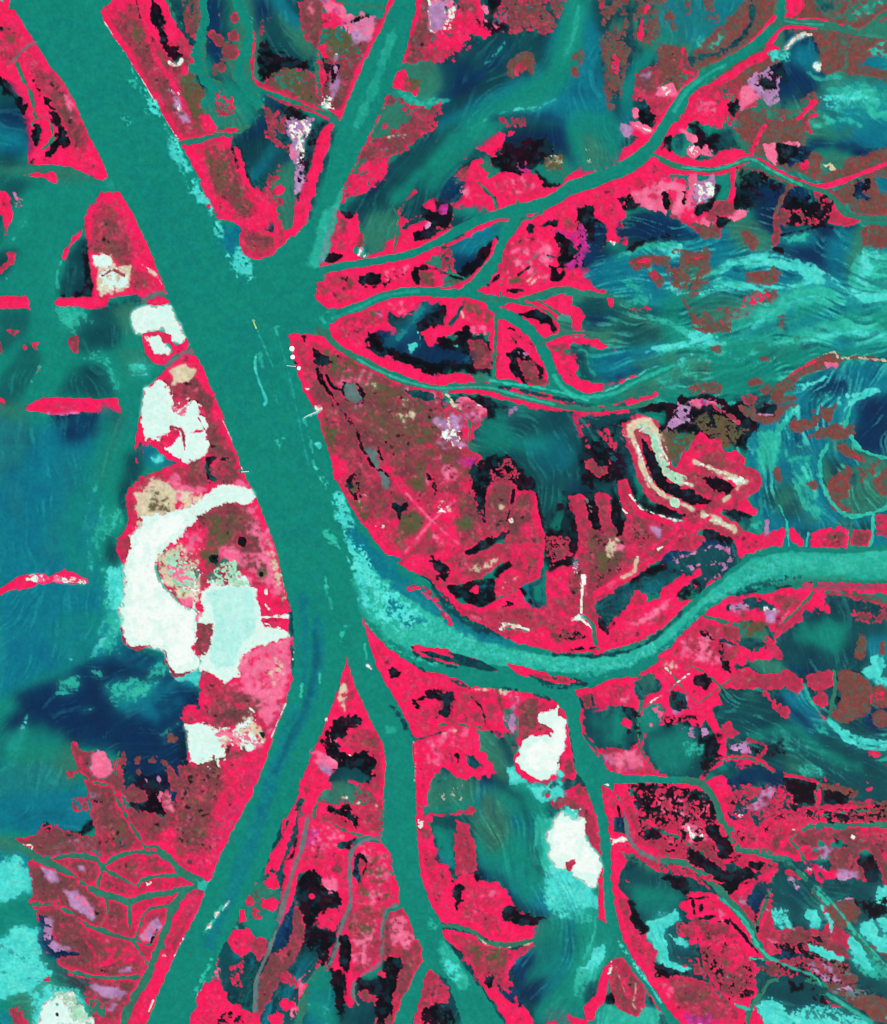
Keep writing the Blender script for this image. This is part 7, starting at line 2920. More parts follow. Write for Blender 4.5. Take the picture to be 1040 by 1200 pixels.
S w6 s4 e8 o.8 250,420 360,440 440,420 560,425 680,412
S w6 s4 e8 o.7 560,560 660,490 780,450 880,480
S w7 s4 e8 o.8 700,640 800,600 920,580 1050,602
S w6 s4 e8 o.7 180,650 320,630 470,620
S w6 s4 e8 o.8 0,810 120,755 260,700 360,650
L w8 s5 e10 o.8 360,400 440,360 500,345 560,350
L w8 s5 e10 o.8 620,520 720,470 860,465
G w10 s5 e10 o.8 560,640 700,600 760,620 620,660
G s6 c.6 e8 120,680 300,640 420,700 380,780 240,790
G s6 c.5 e8 300,400 480,440 600,480 440,540 320,520
D w8 s4 e6 o.8 340,480 430,480 520,450 560,425
D s6 c.6 e8 40,560 200,540 260,600 120,640
D w8 s5 e8 150,500 240,505 330,500
B e8 s3 c.7 340,560 480,540 480,580 360,580
B e8 s3 c.6 330,770 430,760 450,790 350,800
R c.4 e5 s2 500,470 560,440 640,430 600,460 520,500
t 540 460 .250001
D s30 e10 120,160 260,90 520,100 560,200 560,420 480,470 400,640 360,470 290,420 200,300 110,290
T s24 o.8 e10 110,170 200,110 260,200 420,210 440,300 300,280 180,270 110,280
U s24 c.6 o.7 e10 260,230 520,170 540,340 400,400
T s24 c.5 o.6 e10 400,400 500,480 500,660 440,600
D s20 c.7 e10 540,110 740,100 780,200 780,300 700,280 600,200
K s20 e12 560,300 700,320 760,360 740,410 600,420 560,380
M s12 c.4 e10 560,300 700,300 700,400 600,400
K s14 e12 80,360 200,290 280,340 360,440 340,470 260,440 240,410 150,420 110,470 90,560 110,600 70,520 50,400
M c.45 s8 e10 130,360 220,300 290,380 250,420 150,420
K s16 e10 500,520 540,600 555,700 520,800 420,830 400,780 480,700 500,640
M s14 c.8 e10 420,680 500,660 520,760 420,810
C c.6 e5 s2 640,180 690,170 730,240 720,300 690,240
M e6 c.8 130,440 200,420 260,440 240,520 210,600 140,650 120,560
M e6 c.8 260,490 320,470 330,560 310,700 230,640 220,580
C e5 w8 122,600 125,500 140,440 200,418 255,440
K e6 w9 250,460 240,520 215,600
R e5 w12 262,480 290,462 330,468 350,500 345,600 385,660 370,800 365,850
J e5 w18 235,600 237,602
Y e5 w26 190,540 192,542
C e8 c.7 310,600 390,660 360,860 250,920 160,940 180,860 240,820 250,700
R c.5 s2 e8 310,600 390,660 370,850 250,920 160,940 170,860
K e7 w13 40,745 120,720 200,665
K e8 205,790 235,785 240,815 200,840 180,860 160,860 175,830
Y c.5 e6 40,830 90,800 180,770 140,820 80,840
Y c.5 e6 190,910 240,880 270,860 240,910 200,930
D e6 s3 310,900 360,880 385,930 385,1020 340,990
T e5 s3 340,910 375,900 380,990 345,970
R e4 w36 393,1035 395,1037
C c.7 e8 s2 520,490 580,500 600,640 680,680 800,640 900,600 1040,640 900,780 650,960 560,920 560,640
M e8 c.85 s2 600,640 760,620 850,640 780,760 640,940 600,840
K c.22 s2 e8 640,760 760,740 740,880 640,920
O c.6 s3 e8 620,760 740,720 760,800 660,860
Y c.8 e7 s2 690,680 745,690 735,740 700,780 680,760
P c.4 s2 e8 700,680 780,720 720,780
R s6 c.9 e6 w40 572,740 574,742
R s8 c.8 e6 770,700 830,710 830,760 780,770
J e5 c.8 w12 765,865 800,845
J e5 c.9 w20 815,830 830,780
Y e5 c.6 w14 690,910 715,890
K s3 e8 590,520 620,500 650,590 670,660 640,650 620,600
E c.5 s2 e6 w8 590,500 620,560 640,610
K s3 e8 710,500 740,560 770,600 760,670 735,670 725,600
M c.6 e8 s2 770,520 900,640 860,680 780,600
K c.4 e7 s2 800,600 860,680 840,700 800,660
C e5 w40 788,620 790,700
V e6 c.8 890,630 950,640 930,680 900,660
J w5 e4 c.9 740,490 760,550 780,565
J w5 e4 795,480 840,540 900,565 950,600 1040,600
R e4 w34 c.8 850,570 940,600 1040,630
V e4 c.8 530,790 555,790 545,840 525,830
W w9 e2 575,870 570,960 565,1030
W w24 e3 577,865 577,890
J e5 520,1060 560,1040 580,1055 550,1075
G w14 e4 575,1050 610,1080 635,1180
Y e5 s2 w46 780,190 820,150 880,140 910,200
A e5 s2 c.7 w30 850,160 890,190 930,250
Y e5 s2 w22 800,190 840,290 885,410 960,490
A e5 s2 c.8 w44 905,210 940,310 985,385 1040,405
J e4 c.8 w6 835,180 890,160 930,230 980,340
J e4 c.7 w8 810,200 850,310 890,420
A e5 w44 1005,515 1007,517
C c.8 e5 w14 760,150 790,250 850,400 920,500 1040,560
K e6 850,220 890,260 930,360 960,420 1040,440 1000,470 930,440 890,350 850,270
P c.5 e8 s2 800,1050 860,1080 900,1020 1000,960 900,1080
C e5 w50 830,970 832,975
K e7 640,1040 690,1100 720,1080 690,1130 650,1100
t 130 480 .28325
C c.8 s3 e8 70,330 130,280 220,250 330,230 390,300 300,320 200,300 110,360 80,460
Y e8 c.7 s2 100,400 150,310 210,280 260,340 260,420 160,440
O c.3 s3 e8 150,320 230,330 240,420 160,420
M c.9 s5 e8 330,210 400,200 400,310 330,320
C s4 e8 w30 440,230 470,260
D e6 w8 395,200 400,260 430,290
P s8 c.7 e8 260,320 340,310 400,330 330,370 270,380
Y c.6 s3 e8 270,340 380,350 320,410
J e6 s2 380,370 480,318 590,335 590,385 540,390 480,375 400,420 300,470 330,400
M s8 c.9 e10 360,440 480,400 600,560 560,600 470,560 400,520
O c.75 s5 e10 400,440 500,430 510,520 440,580 380,560
R c.6 s4 e10 290,540 360,460 400,500 380,640 320,600
P c.5 s4 e10 300,520 370,470 380,560 320,580
O c.8 s5 e8 370,590 440,570 460,640 400,680
K e6 s4 405,605 440,605 440,635 410,635
K e6 s5 530,520 560,520 560,570 530,560
M e6 s3 560,520 610,530 620,590 570,590
P s8 c.6 e10 450,530 540,600 660,600 700,740 600,700 500,620
M c.4 s4 e10 540,600 640,620 660,680 560,660
Y c.6 s3 e6 650,590 690,640 710,760 690,720
O e5 c.8 w44 622,675 624,677
K e3 w20 622,678 623,679
A e8 s2 c.8 380,720 450,640 520,620 540,700 600,740 480,740
C c.45 e6 440,650 500,640 480,730
Y e8 c.6 s2 190,600 260,560 300,640 370,720 340,800 270,790 210,690
A e8 c.6 s2 200,600 280,590 350,690 350,760 280,740
P c.5 e8 s2 230,640 330,640 340,720 260,700
P e6 c.8 270,780 350,780 340,820 290,810
W c.5 e6 290,730 370,740 350,780
R e5 w30 375,820 377,823
J e7 s2 390,740 470,720 600,740 620,850 620,890 680,900 745,925 740,940 650,970 560,990 530,1030 520,1100 470,1120 380,1070 370,1030 420,960 420,900 380,880
J e5 w14 620,860 740,855
R e5 c.7 620,880 720,880 730,900 640,900
M e7 s2 365,890 420,890 415,960 385,1020 350,990 360,940
K e6 735,760 755,800 740,810
D e5 740,850 755,860 760,930 745,930
P c.7 s4 e8 540,1010 740,960 740,1120 700,1200 560,1150 530,1100
Y c.3 e7 560,1040 720,1000 720,1140
C c.6 s3 e8 380,1080 450,1120 540,1130 520,1200 380,1200
t 540 460 .250001
R s3 e5 w40 1060,625 930,720 800,830 640,940
C e5 s2 w14 1040,640 930,725 800,835
J e5 w12 c.8 925,735 945,725
Y e5 w22 c.9 815,835 830,780
Y e5 w18 c.8 760,865 795,850
P e5 w20 c.7 680,920 720,890
t 320 370 .33333
M c.5 s5 e12 260,240 460,260 560,400 560,560 420,560 300,420 220,330
O c.3 s5 e12 300,200 500,260 580,420 560,600 420,480 340,360
M c.5 s5 e12 220,440 320,520 400,640 460,780 360,740 270,560
O c.4 s4 e8 170,390 215,420 225,490 190,480
E e5 250,235 290,240 315,290 290,315 255,285
K w6 e5 250,235 290,235 322,290 290,320 250,280 250,235
R s5 w20 e5 400,535 480,630 560,720 640,790
R s5 w20 e5 455,840 560,720 640,640
R s6 e8 570,730 640,680 650,700 620,740 660,800 610,820
P w6 e3 460,838 560,722 640,650
P w6 e3 470,625 560,722 650,800
W c.5 e4 580,690 620,660 620,690
R c.7 s4 e6 320,740 380,700 440,720 440,770 390,800
t 660 800 .36538
K c.3 s2 e8 230,340 480,350 500,440 430,520 300,500 230,440
C c.4 s2 e8 520,330 700,330 820,440 700,560 540,520
M c.45 s3 e8 640,480 820,470 1000,470 1040,540 880,560 680,540
K c.3 s2 e8 700,390 840,400 1040,390 1040,440 840,450
M c.5 s3 e8 420,760 540,780 600,900 560,1010 460,960
R c.5 s2 e8 440,830 540,800 610,860 540,930
K c.25 s2 e8 430,840 560,960 640,1000 520,1020
M c.5 s4 e8 340,950 480,960 560,1060 420,1080
M c.5 s3 e8 180,620 210,780 280,900 300,940 230,850 190,760
R w6 e4 560,560 640,620 680,590
G w7 e3 730,500 800,460 900,455 1040,462
G w5 e3 720,500 760,540 770,580
G w5 e3 900,440 830,420 810,360 830,310
G w5 e3 800,440 860,420 1000,410
R w5 e4 790,430 860,405 1000,395
R w5 e4 950,490 1000,510 1040,580
L w6 s2 e3 500,690 560,740 600,800 640,860 700,900 800,940 830,975
L w9 s2 e3 850,1000 900,1030 990,1090
L w5 s2 e3 770,610 850,690 940,800 1030,900
S c.6 s2 e6 670,730 700,720 740,790 690,790
t 0 860 .32692
S s14 e12 -20,460 60,440 110,500 100,560 40,590 -20,600
S s12 e12 60,690 140,700 150,800 190,850 150,900 60,930 -20,960 -20,760
D c.4 o.6 s4 w7 e8 0,760 70,800 160,840
D c.4 o.6 s4 w7 e8 10,850 90,870 150,890
S s14 c.8 e10 110,930 180,900 280,920 320,1000 330,1040 120,1040
J e10 s3 150,990 200,930 260,925 280,980 330,1020 330,1040 140,1040
A c.5 e8 200,930 260,930 330,1020 280,1040
K w7 e3 205,970 206,971
K w7 e3 205,1005 207,1006
t 700 0 .32692
L s20 c.8 e10 820,320 960,290 1040,330 1040,430 900,400
S s16 c.6 e10 850,340 960,320 1000,360 900,380
L s8 w10 c.8 e10 820,420 900,430 940,450
t 620 830 .36538
S s14 c.7 e8 0,250 100,230 120,290 40,310
S s16 c.8 e8 60,520 150,560 190,640 100,680 50,620
t 130 480 .28325
S s12 o.28 e6 390,760 470,730 590,740 600,850 600,900 540,980 510,1060 440,1070 400,1000 430,920 430,840
t 660 800 .36538
D s3 e8 c.4 560,600 800,560 840,640 760,700 640,700
T s3 w6 e5 215,330 240,420 300,470 380,500 460,560
R e6 s2 w7 225,400 290,455 380,485
C e8 s2 c.5 w14 250,560 330,590 420,620
t 0 480 .33333
U s40 o.6 e10 -20,20 200,60 330,200 360,380 300,500 -20,500
T s30 w60 o.7 e10 380,20 340,160 280,320 250,480 300,600
L s12 w8 c.7 e8 340,260 300,400 320,560
L s10 w6 c.7 e8 360,340 340,460 360,560
U s30 o.6 e10 -20,760 150,740 330,760 330,860 150,900 -20,940
t 0 820 .33333
T s30 o.8 e10 -20,110 150,90 240,130 220,200 120,220 -20,240
U s30 o.6 e10 -20,230 180,220 240,300 120,370 -20,390
t 0 480 .33333
R e4 w18 -20,655 50,612 90,592
R e4 80,592 135,572 172,590 228,562 305,592 318,612 255,606 195,602 135,614 60,640
J e5 c.8 85,598 125,582 150,582 155,598 120,608
J e5 c.8 195,586 240,586 300,598 310,612 255,604 205,602
C e3 w6 235,590 270,596
P c.4 e4 90,590 140,580 200,586 300,600 240,604 130,606
"""
CHANNELS = """
t 0 0 1
T e1.2 s1 12,-14 27,27 41,47 58,75 73,93 88,118 105,160 120,187 127,206 143,227 160,258 175,292 192,332 200,355 215,387 224,405 235,425 247,452 260,482 285,553 300,580 313,615 325,645 334,693 342,718 344,740 345,760 344,790 340,810 335,825 318,870 300,925 280,958 262,995 247,1030 240,1050 220,1090 205,1120 185,1165 172,1200 160,1230 205,1230 220,1197 230,1167 257,1122 260,1112 277,1082 285,1060 310,1017 332,962 350,930 352,912 362,895 363,878 375,858 390,830 400,790 407,771 412,790 422,817 435,845 450,872 453,895 451,920 450,960 447,984 457,998 467,1037 467,1057 473,1064 485,1090 495,1110 495,1126 485,1145 472,1170 462,1200 455,1220 478,1220 483,1197 495,1150 506,1131 525,1150 532,1170 543,1202 550,1220 600,1220 590,1197 565,1160 542,1130 520,1097 517,1080 505,1060 495,1030 490,1000 488,960 487,935 485,900 483,866 480,850 467,825 452,800 437,770 430,745 424,723 436,740 453,757 474,774 501,786 520,791 535,794 552,804 580,806 620,811 645,817 655,826 663,835 668,855 671,880 676,905 684,918 693,932 700,960 705,1000 707,1040 710,1080 716,1100 735,1128 755,1155 772,1180 790,1210 806,1210 780,1177 760,1150 740,1122 727,1095 722,1065 717,1030 716,990 712,960 709,945 705,922 712,918 740,917 780,917 817,919 817,912 780,911 740,909 722,910 712,905 700,885 688,868 681,860 681,830 675,809 701,803 741,787 769,771 785,758 822,721 854,699 878,695 919,687 951,682 1000,684 1060,684 1060,638 983,643 919,641 878,649 854,669 822,693 798,715 773,738 741,756 701,764 660,764 640,761 591,750 567,736 543,723 522,702 501,678 480,668 467,660 447,645 430,620 412,597 405,585 392,560 390,545 383,520 370,480 355,455 345,420 337,391 383,392 388,380 374,362 369,347 372,335 372,315 380,280 392,243 405,215 420,185 435,155 450,120 462,95 472,70 480,45 492,-14 470,-14 455,15 442,43 425,77 410,112 398,143 388,180 378,225 368,252 355,267 330,289 318,301 297,305 283,298 280,285 282,270 275,262 257,257 248,252 242,240 235,210 212,170 195,142 180,117 160,82 140,52 122,25 117,13 130,3 135,-14
L s6 e3 420,650 436,672 470,690 500,705 530,730 560,745 600,757 640,770 700,770 745,762 780,745 805,722 830,698 865,672 895,654 930,648 960,652 930,668 890,678 855,696 820,712 790,745 750,775 700,790 660,786 600,778 560,772 520,762 485,768 455,748 430,722 415,690
L s4 e2 o.7 860,694 900,684 950,678 1050,680 1050,655 960,655 900,662
L s2 e1 o.85 424,690 440,712 470,745 500,765 540,775 600,782 660,788 720,784 770,762 800,732 840,696 870,672 920,656 970,657 1050,662 1050,645 985,649 920,647 880,655 858,672 826,699 800,722 775,745 742,764 700,771 640,768 590,760 560,750 520,722 480,690 440,668 420,665
L s3 e2 o.8 850,690 880,664 920,648 1050,660 1050,674 990,672 930,662
U c.2 o.25 e6 s3 560,765 640,780 720,780 780,755 830,710 870,675 920,655 960,660 900,690 840,712 790,760 720,798 650,790 570,785
S c.35 o.45 e4 s3 440,690 520,730 600,765 700,780 780,750 850,690 920,650 900,670 840,705 790,755 700,795 600,775 500,755
G s4 e2 o.5 900,686 930,674 980,676 1050,680 1050,690 940,690
D s3 e2 c.5 o.7 855,695 880,686 925,672 940,676 900,688 865,700
D s2 e2 w4 650,766 700,768 745,760 775,741 800,716
D s2 e2 c.7 510,690 535,712 560,730 600,748 580,752 548,740 520,722
U s4 e3 o.8 455,668 480,675 505,695 530,722 560,740 600,752 640,765 590,757 545,744 510,720 480,705 460,690
U s5 e3 o.8 450,690 470,705 480,720 500,728 480,735 455,720
D s2 w7 e2 c.7 508,688 525,706 548,728 570,740
S c.5 s4 e4 408,655 425,660 440,680 470,700 500,720 470,740 440,725 420,700
S c.6 s3 e3 393,590 402,585 412,620 430,655 440,680 425,690 415,660 400,620
U s5 e3 405,600 420,620 445,650 465,665 470,680 445,675 425,655 410,630
L w3 s3 c.5 424,726 440,742 470,765 520,780
U s5 w14 o.6 372,730 372,790 360,830 343,865 330,890 316,925 304,965 292,1000 280,1030 265,1062 245,1105
N s5 w7 o.3 370,740 370,780 358,830 340,865 322,905
U s4 w8 o.6 356,700 358,760 356,800
U s3 w8 o.45 345,830 330,870 310,930 290,980 270,1030
L w2.5 s2 c.6 402,740 400,750 405,735
L w2 s1.5 e1 375,790 375,800
L w2.5 s1.5 354,803 353,815
W w1.6 s1 e1 431,780 435,784
L w2.5 s2 e1 428,755 430,772
W c.5 w1.5 s1 383,842 379,850
D s2 w4 c.7 458,826 472,845 481,862
L s3 o.5 450,850 462,852 465,858 452,860
D s1.5 w4 e1 341,720 341,745
S w4 s2 c.6 e1 4,0 4,0
L w2 s1.5 c.7 239,1095 250,1078 260,1062
L w2 s1.5 c.6 228,1165 236,1148 248,1125
J w2.5 s1.5 e1 c.8 261,1067 268,1056
J w3 s1 c.8 241,1090 256,1070
L s3 c.6 503,1075 516,1085 511,1092 504,1088
L s4 e3 o.8 510,1112 520,1100 530,1112 545,1140 552,1155 540,1160 525,1142
S s4 e3 c.6 516,1120 530,1125 545,1145 530,1150
S s2 w4 c.7 e1 725,1103 740,1125 760,1152 775,1175
G s2 w4 o.6 722,1100 735,1125 752,1150
S c.6 s4 e3 235,210 247,240 258,262 275,282 292,302 298,325 285,320 268,300 250,265 240,240
S c.5 s4 e3 168,112 186,118 188,138 174,132
S c.7 s4 e3 194,148 204,160 215,178 224,200 214,200 202,180
S c.5 s4 e3 212,202 234,210 238,228 226,228
S e1 s1.5 230,228 240,228 241,240 232,238
S c.4 s2 e2 150,76 162,90 176,112 188,132 182,136 168,112
L c.4 s2 e2 145,95 165,95 160,105
L c.35 s2 e2 141,132 155,136 150,155
U s5 e3 262,262 282,268 280,290 272,300 260,285
S c.5 s3 e3 266,298 280,304 296,322 294,330 280,325 268,312
L s4 e2 o.8 378,250 392,240 402,222 395,262 385,300 372,318 360,312 370,280
L s3 e2 o.5 w10 460,40 448,75 434,112 420,145
L s3 e1 o.6 375,320 395,312 420,305 405,316 380,325
L s3 e1 o.8 375,372 385,365 400,365 396,372 380,380
Y w2 s.8 o.9 297,377 301,386
L w5 s2 o.8 e1 305,415 308,430
S w2 s1.2 o.8 e1 301,415 299,430 305,450 312,468 310,474
L w2 s1.5 o.6 e1 302,387 312,410 320,430
L w2 s1.5 o.7 e1 329,382 323,384 326,393
L w1.5 s2 o.5 e1 326,393 335,425 345,465 352,500 362,545
S w3 s1.5 e1.5 c.7 356,490 365,485 374,482
L w2 s1.5 e2 o.7 357,492 365,522 370,550 381,572
S s2 e2 370,520 377,518 375,525
S c.5 s2 e2 368,545 380,555 388,575 376,562
L c.4 s2 e2 318,515 335,510 328,525
L c.4 s2 e2 322,462 328,470 324,472
L c.4 s2 376,622 390,620 398,642 385,635
L w2 s2 382,678 383,688
L w2 s2 o.6 381,690 390,712
U c.5 o.12 s4 20,20 100,20 280,280 340,420 380,600 390,740 330,880 220,1080 200,1060 340,800 340,680 240,380 130,180
t 0 0 1
R w3 e1 372,318 385,322 400,316 430,312 460,306 490,298 520,286
T w9 e.7 368,320 400,312 420,309 450,304 480,298 500,290 520,281
T w11 e.7 515,283 545,266 570,255 605,246
T w15 e.8 595,249 640,238 670,220 700,209
T w17 e.8 670,220 695,212 732,197 755,182
T w14 e.8 732,197 765,170 780,146 805,107
T w12 e.7 800,113 830,87 867,65 892,47 905,34
T w8 e.7 892,47 912,26 917,0 918,-20
L w4 s2 o.6 e1 790,130 805,107 830,87 850,76
G w7 e.7 905,30 920,25 945,28 960,29 980,32 995,37 1010,38 1025,25 1050,8
L w2 s1 o.6 e.7 920,25 945,28 965,29
T w5 e.8 755,180 770,183 795,195 830,199 857,194 880,187
G w6 e.8 775,187 795,195 830,199 857,194 880,186 900,197 925,211 955,221 975,230 984,244 995,252 1015,256 1045,258
L w2.5 s1 o.8 e.7 800,196 830,199 857,194 880,186 905,200 940,217
T w11 e.7 607,250 592,277 582,300 565,322 548,342
T w10 e.8 384,372 400,367 422,359 447,348 475,342 510,343 552,343
T w9 e.8 545,343 570,350 582,363 602,375 620,387 635,402 642,425
T w12 e1 640,415 650,445 665,457 685,466 700,467
T w10 e1 680,466 710,464 735,452 760,440 785,430
L w4 s2 o.8 e1 650,440 660,455 680,465 720,461 750,445 790,428
L w4 s2 o.5 e1 390,373 420,361 450,347 490,341
G w5 e.8 565,350 605,352 630,345 660,338 690,345 712,347
G w5 e.8 634,402 660,391 685,390 710,395
G w4 e.8 582,366 581,400 579,440
G w3 e.8 585,350 610,355 635,362 655,378
G w9 e.7 372,388 384,390
G w6 e.7 380,388 390,401 410,416 440,431 465,444 490,451 520,455 550,453 580,456 607,464 640,472 670,478
L w3 s1.5 e.6 o.8 420,421 450,437 490,451 520,455 570,454 620,467 650,474
G w5 e1 670,477 700,479 740,477 765,470
L w3 s1.5 e1 575,446 600,450 640,456 690,469
D w2 s1 580,452 620,460 670,470
G w3.5 e.6 212,167 240,161 265,156
G w2.5 e.6 462,295 466,275 468,258 462,245
G w3 e.6 560,213 570,222 578,232 582,243
T w9 e.8 705,914 740,913 780,914 805,914
G w8 e.8 800,914 817,916 830,926 840,942 845,962
R w2 e1 730,906 780,909
R w2.5 e.7 388,380 397,391 420,409 450,424
R e1.5 482,757 497,757 525,762 565,776 582,786 560,783 530,779 500,772 488,768
D e1 s1 492,763 508,764 530,769 560,778 578,785 555,782 525,776 505,770
K e1 c.7 494,763 508,764 515,770 505,769
M e1 c.4 520,766 560,777 575,784 540,777
R e1 592,776 620,783 645,790 640,793 620,793 606,791
D e1 s1 620,791 645,793 675,795 692,801 684,804 655,801 640,803
M e1 c.5 620,790 655,792 690,801 650,801
D e1 s1 c.8 630,800 660,802 680,803 660,808 640,806
D e1 s1 522,763 540,768 565,775 585,786 575,787 550,781
D w2 s1 483,758 490,768 510,775 535,782
D w2 s2 c.8 478,775 500,787 520,793 550,806
D w2.5 s2 c.8 580,806 620,812 645,819
D w2 s1.5 c.7 856,698 880,694 920,688 950,682
M w1.5 s1.5 c.6 640,762 680,765 720,762 760,747 790,724
M e1 s1.5 w5 c.7 480,690 492,688 505,697 518,715 528,730
V e1 s1 c.5 w3 486,688 500,698 515,712 528,728
S s3 e2 c.8 388,578 400,574 410,598 418,620 404,620 392,605
S s3 e2 c.6 404,630 425,640 440,670 460,690 450,700 425,680
"""
SUN_E, SUN_C = 4.2, (1.0, .95, .88)

# ------------------------------------------------------------------ scene
import bpy, bmesh
U = 0.1                                   # one cell of the map in scene units
t_start = time.time()
IMG, CLS, CHAN = survey(SHEETS, CHANNELS)
MARG = 48
def crop(a): return a[PADC:-PADC, PADC:-PADC]
def grow(a): return np.pad(a, ((MARG, MARG), (MARG, MARG)) + ((0, 0),) * (a.ndim - 2), mode='reflect')
IMG, CLS, CHAN = grow(crop(IMG)), grow(crop(CLS)), grow(crop(CHAN))
GH, GW = CLS.shape
def isin(q): return np.isin(CLS, [KEYS.index(k) for k in q])

def components(vals):
    """4-connected components of equal non-zero value, by runs and union-find; 0 = outside"""
    h, w = vals.shape; vals = vals.astype(np.int64)
    p = np.pad(vals, ((0, 0), (1, 1)))
    edge = p[:, 1:] != p[:, :-1]
    ry, rs = np.nonzero(edge & (p[:, 1:] != 0)); _, re = np.nonzero(edge & (p[:, :-1] != 0))
    RV = vals[ry, rs].tolist()
    n = len(ry); par = list(range(n))
    def find(a):
        while par[a] != a:
            par[a] = par[par[a]]; a = par[a]
        return a
    first = np.searchsorted(ry, np.arange(h + 1)).tolist(); S = rs.tolist(); E = re.tolist()
    for y in range(1, h):
        i, j = first[y - 1], first[y]; i1, j1 = first[y], first[y + 1]
        while i < i1 and j < j1:
            if S[i] < E[j] and S[j] < E[i] and RV[i] == RV[j]:
                a, b = find(i), find(j)
                if a != b: par[b] = a
            if E[i] < E[j]: i += 1
            else: j += 1
    root = np.array([find(a) for a in range(n)]); _, ids = np.unique(root, return_inverse=True)
    lab = np.zeros(h * w + 1, np.int32)
    st = ry * w + rs; ln = re - rs
    rep = np.repeat(np.arange(n), ln)
    pos = np.arange(ln.sum()) - np.repeat(np.cumsum(ln) - ln, ln) + st[rep]
    lab[pos] = ids[rep] + 1
    lab = lab[:-1].reshape(h, w)
    return lab, np.bincount(lab.ravel())

def drop_small(mask, size):
    lab, cnt = components(mask); ok = cnt >= size; ok[0] = False
    return ok[lab]

# ground relief in scene units
LAND = isin(LANDK)
LAND = drop_small(LAND, 5); LAND = ~drop_small(~LAND, 5)
def blur2(a, sig):
    p = 24; f = np.fft.rfft2(np.pad(a, p, mode='edge'))
    ky = np.fft.fftfreq(GH + 2 * p)[:, None]; kx = np.fft.rfftfreq(GW + 2 * p)[None, :]
    return np.fft.irfft2(f * np.exp(-2 * (math.pi * sig) ** 2 * (ky * ky + kx * kx)), s=(GH + 2 * p, GW + 2 * p))[p:-p, p:-p]
def gnoise(scale, p): return grow(crop(spectral(scale, p))) - .5
Z = np.where(isin('RC'), .050, np.where(isin('WJY'), .042, np.where(isin('MOBPVF'), .034, np.where(LAND, .03, 0.0))))
Z = blur2(Z, 1.1)
veg = blur2(isin('RCM').astype(float), 1.0)
Z = Z + veg * (gnoise(3.0, 3) * .009 + gnoise(6, 3) * .012) + blur2(LAND.astype(float), 1) * gnoise(12, 3) * .012
Z = Z + (1 - blur2(LAND.astype(float), 1.0)) * gnoise(5, 3) * .003

K_LIGHT = 1.25                            # display value of a white level surface under this sun and sky
lin = IMG / 255.0
lin = np.where(lin <= .04045, lin / 12.92, ((lin + .055) / 1.055) ** 2.4)
ALB = np.clip(lin / K_LIGHT, .001, .86).astype(np.float32)

col = bpy.context.scene.collection
def wx(c): return (c - MARG - W0 / 2) * U
def wy(r): return -(r - MARG - H0 / 2) * U

def material(name, rough, spec, bump, nscale, vary, hue):
    m = bpy.data.materials.new(name); m.use_nodes = True; nt = m.node_tree; N = nt.nodes; L = nt.links
    b = N['Principled BSDF']; b.inputs['Roughness'].default_value = rough; b.inputs['Specular IOR Level'].default_value = spec
    at = N.new('ShaderNodeAttribute'); at.attribute_name = 'ground_cover'
    tc = N.new('ShaderNodeTexCoord')
    no = N.new('ShaderNodeTexNoise'); no.inputs['Scale'].default_value = nscale; no.inputs['Detail'].default_value = 4
    L.new(tc.outputs['Object'], no.inputs['Vector'])
    ra = N.new('ShaderNodeMapRange'); ra.inputs['From Min'].default_value = .3; ra.inputs['From Max'].default_value = .7
    ra.inputs['To Min'].default_value = 1 - vary; ra.inputs['To Max'].default_value = 1 + vary
    L.new(no.outputs['Fac'], ra.inputs['Value'])
    hs = N.new('ShaderNodeHueSaturation'); hs.inputs['Hue'].default_value = .5
    L.new(ra.outputs['Result'], hs.inputs['Value']); L.new(at.outputs['Color'], hs.inputs['Color'])
    n2 = N.new('ShaderNodeTexNoise'); n2.inputs['Scale'].default_value = nscale * .37; n2.inputs['Detail'].default_value = 3
    L.new(tc.outputs['Object'], n2.inputs['Vector'])
    r2 = N.new('ShaderNodeMapRange'); r2.inputs['From Min'].default_value = .3; r2.inputs['From Max'].default_value = .7
    r2.inputs['To Min'].default_value = .5 - hue; r2.inputs['To Max'].default_value = .5 + hue
    L.new(n2.outputs['Fac'], r2.inputs['Value']); L.new(r2.outputs['Result'], hs.inputs['Hue'])
    L.new(hs.outputs['Color'], b.inputs['Base Color'])
    if bump:
        bp = N.new('ShaderNodeBump'); bp.inputs['Strength'].default_value = bump; bp.inputs['Distance'].default_value = .02
        L.new(no.outputs['Fac'], bp.inputs['Height']); L.new(bp.outputs['Normal'], b.inputs['Normal'])
    return m
MAT = {'plants': material('marsh_plants', .95, .03, .2, 7, .05, .004), 'soil': material('marsh_soil', .95, .03, .2, 7, .05, .004),
       'sand': material('dry_sand', .9, .1, .1, 5, .02, .002), 'mud': material('wet_mud', .8, .15, .15, 8, .08, .01),
       'pond': material('pond_water', .12, .3, .03, 4, .06, .006), 'water': material('silty_water', .12, .3, .03, 3, .03, .004)}

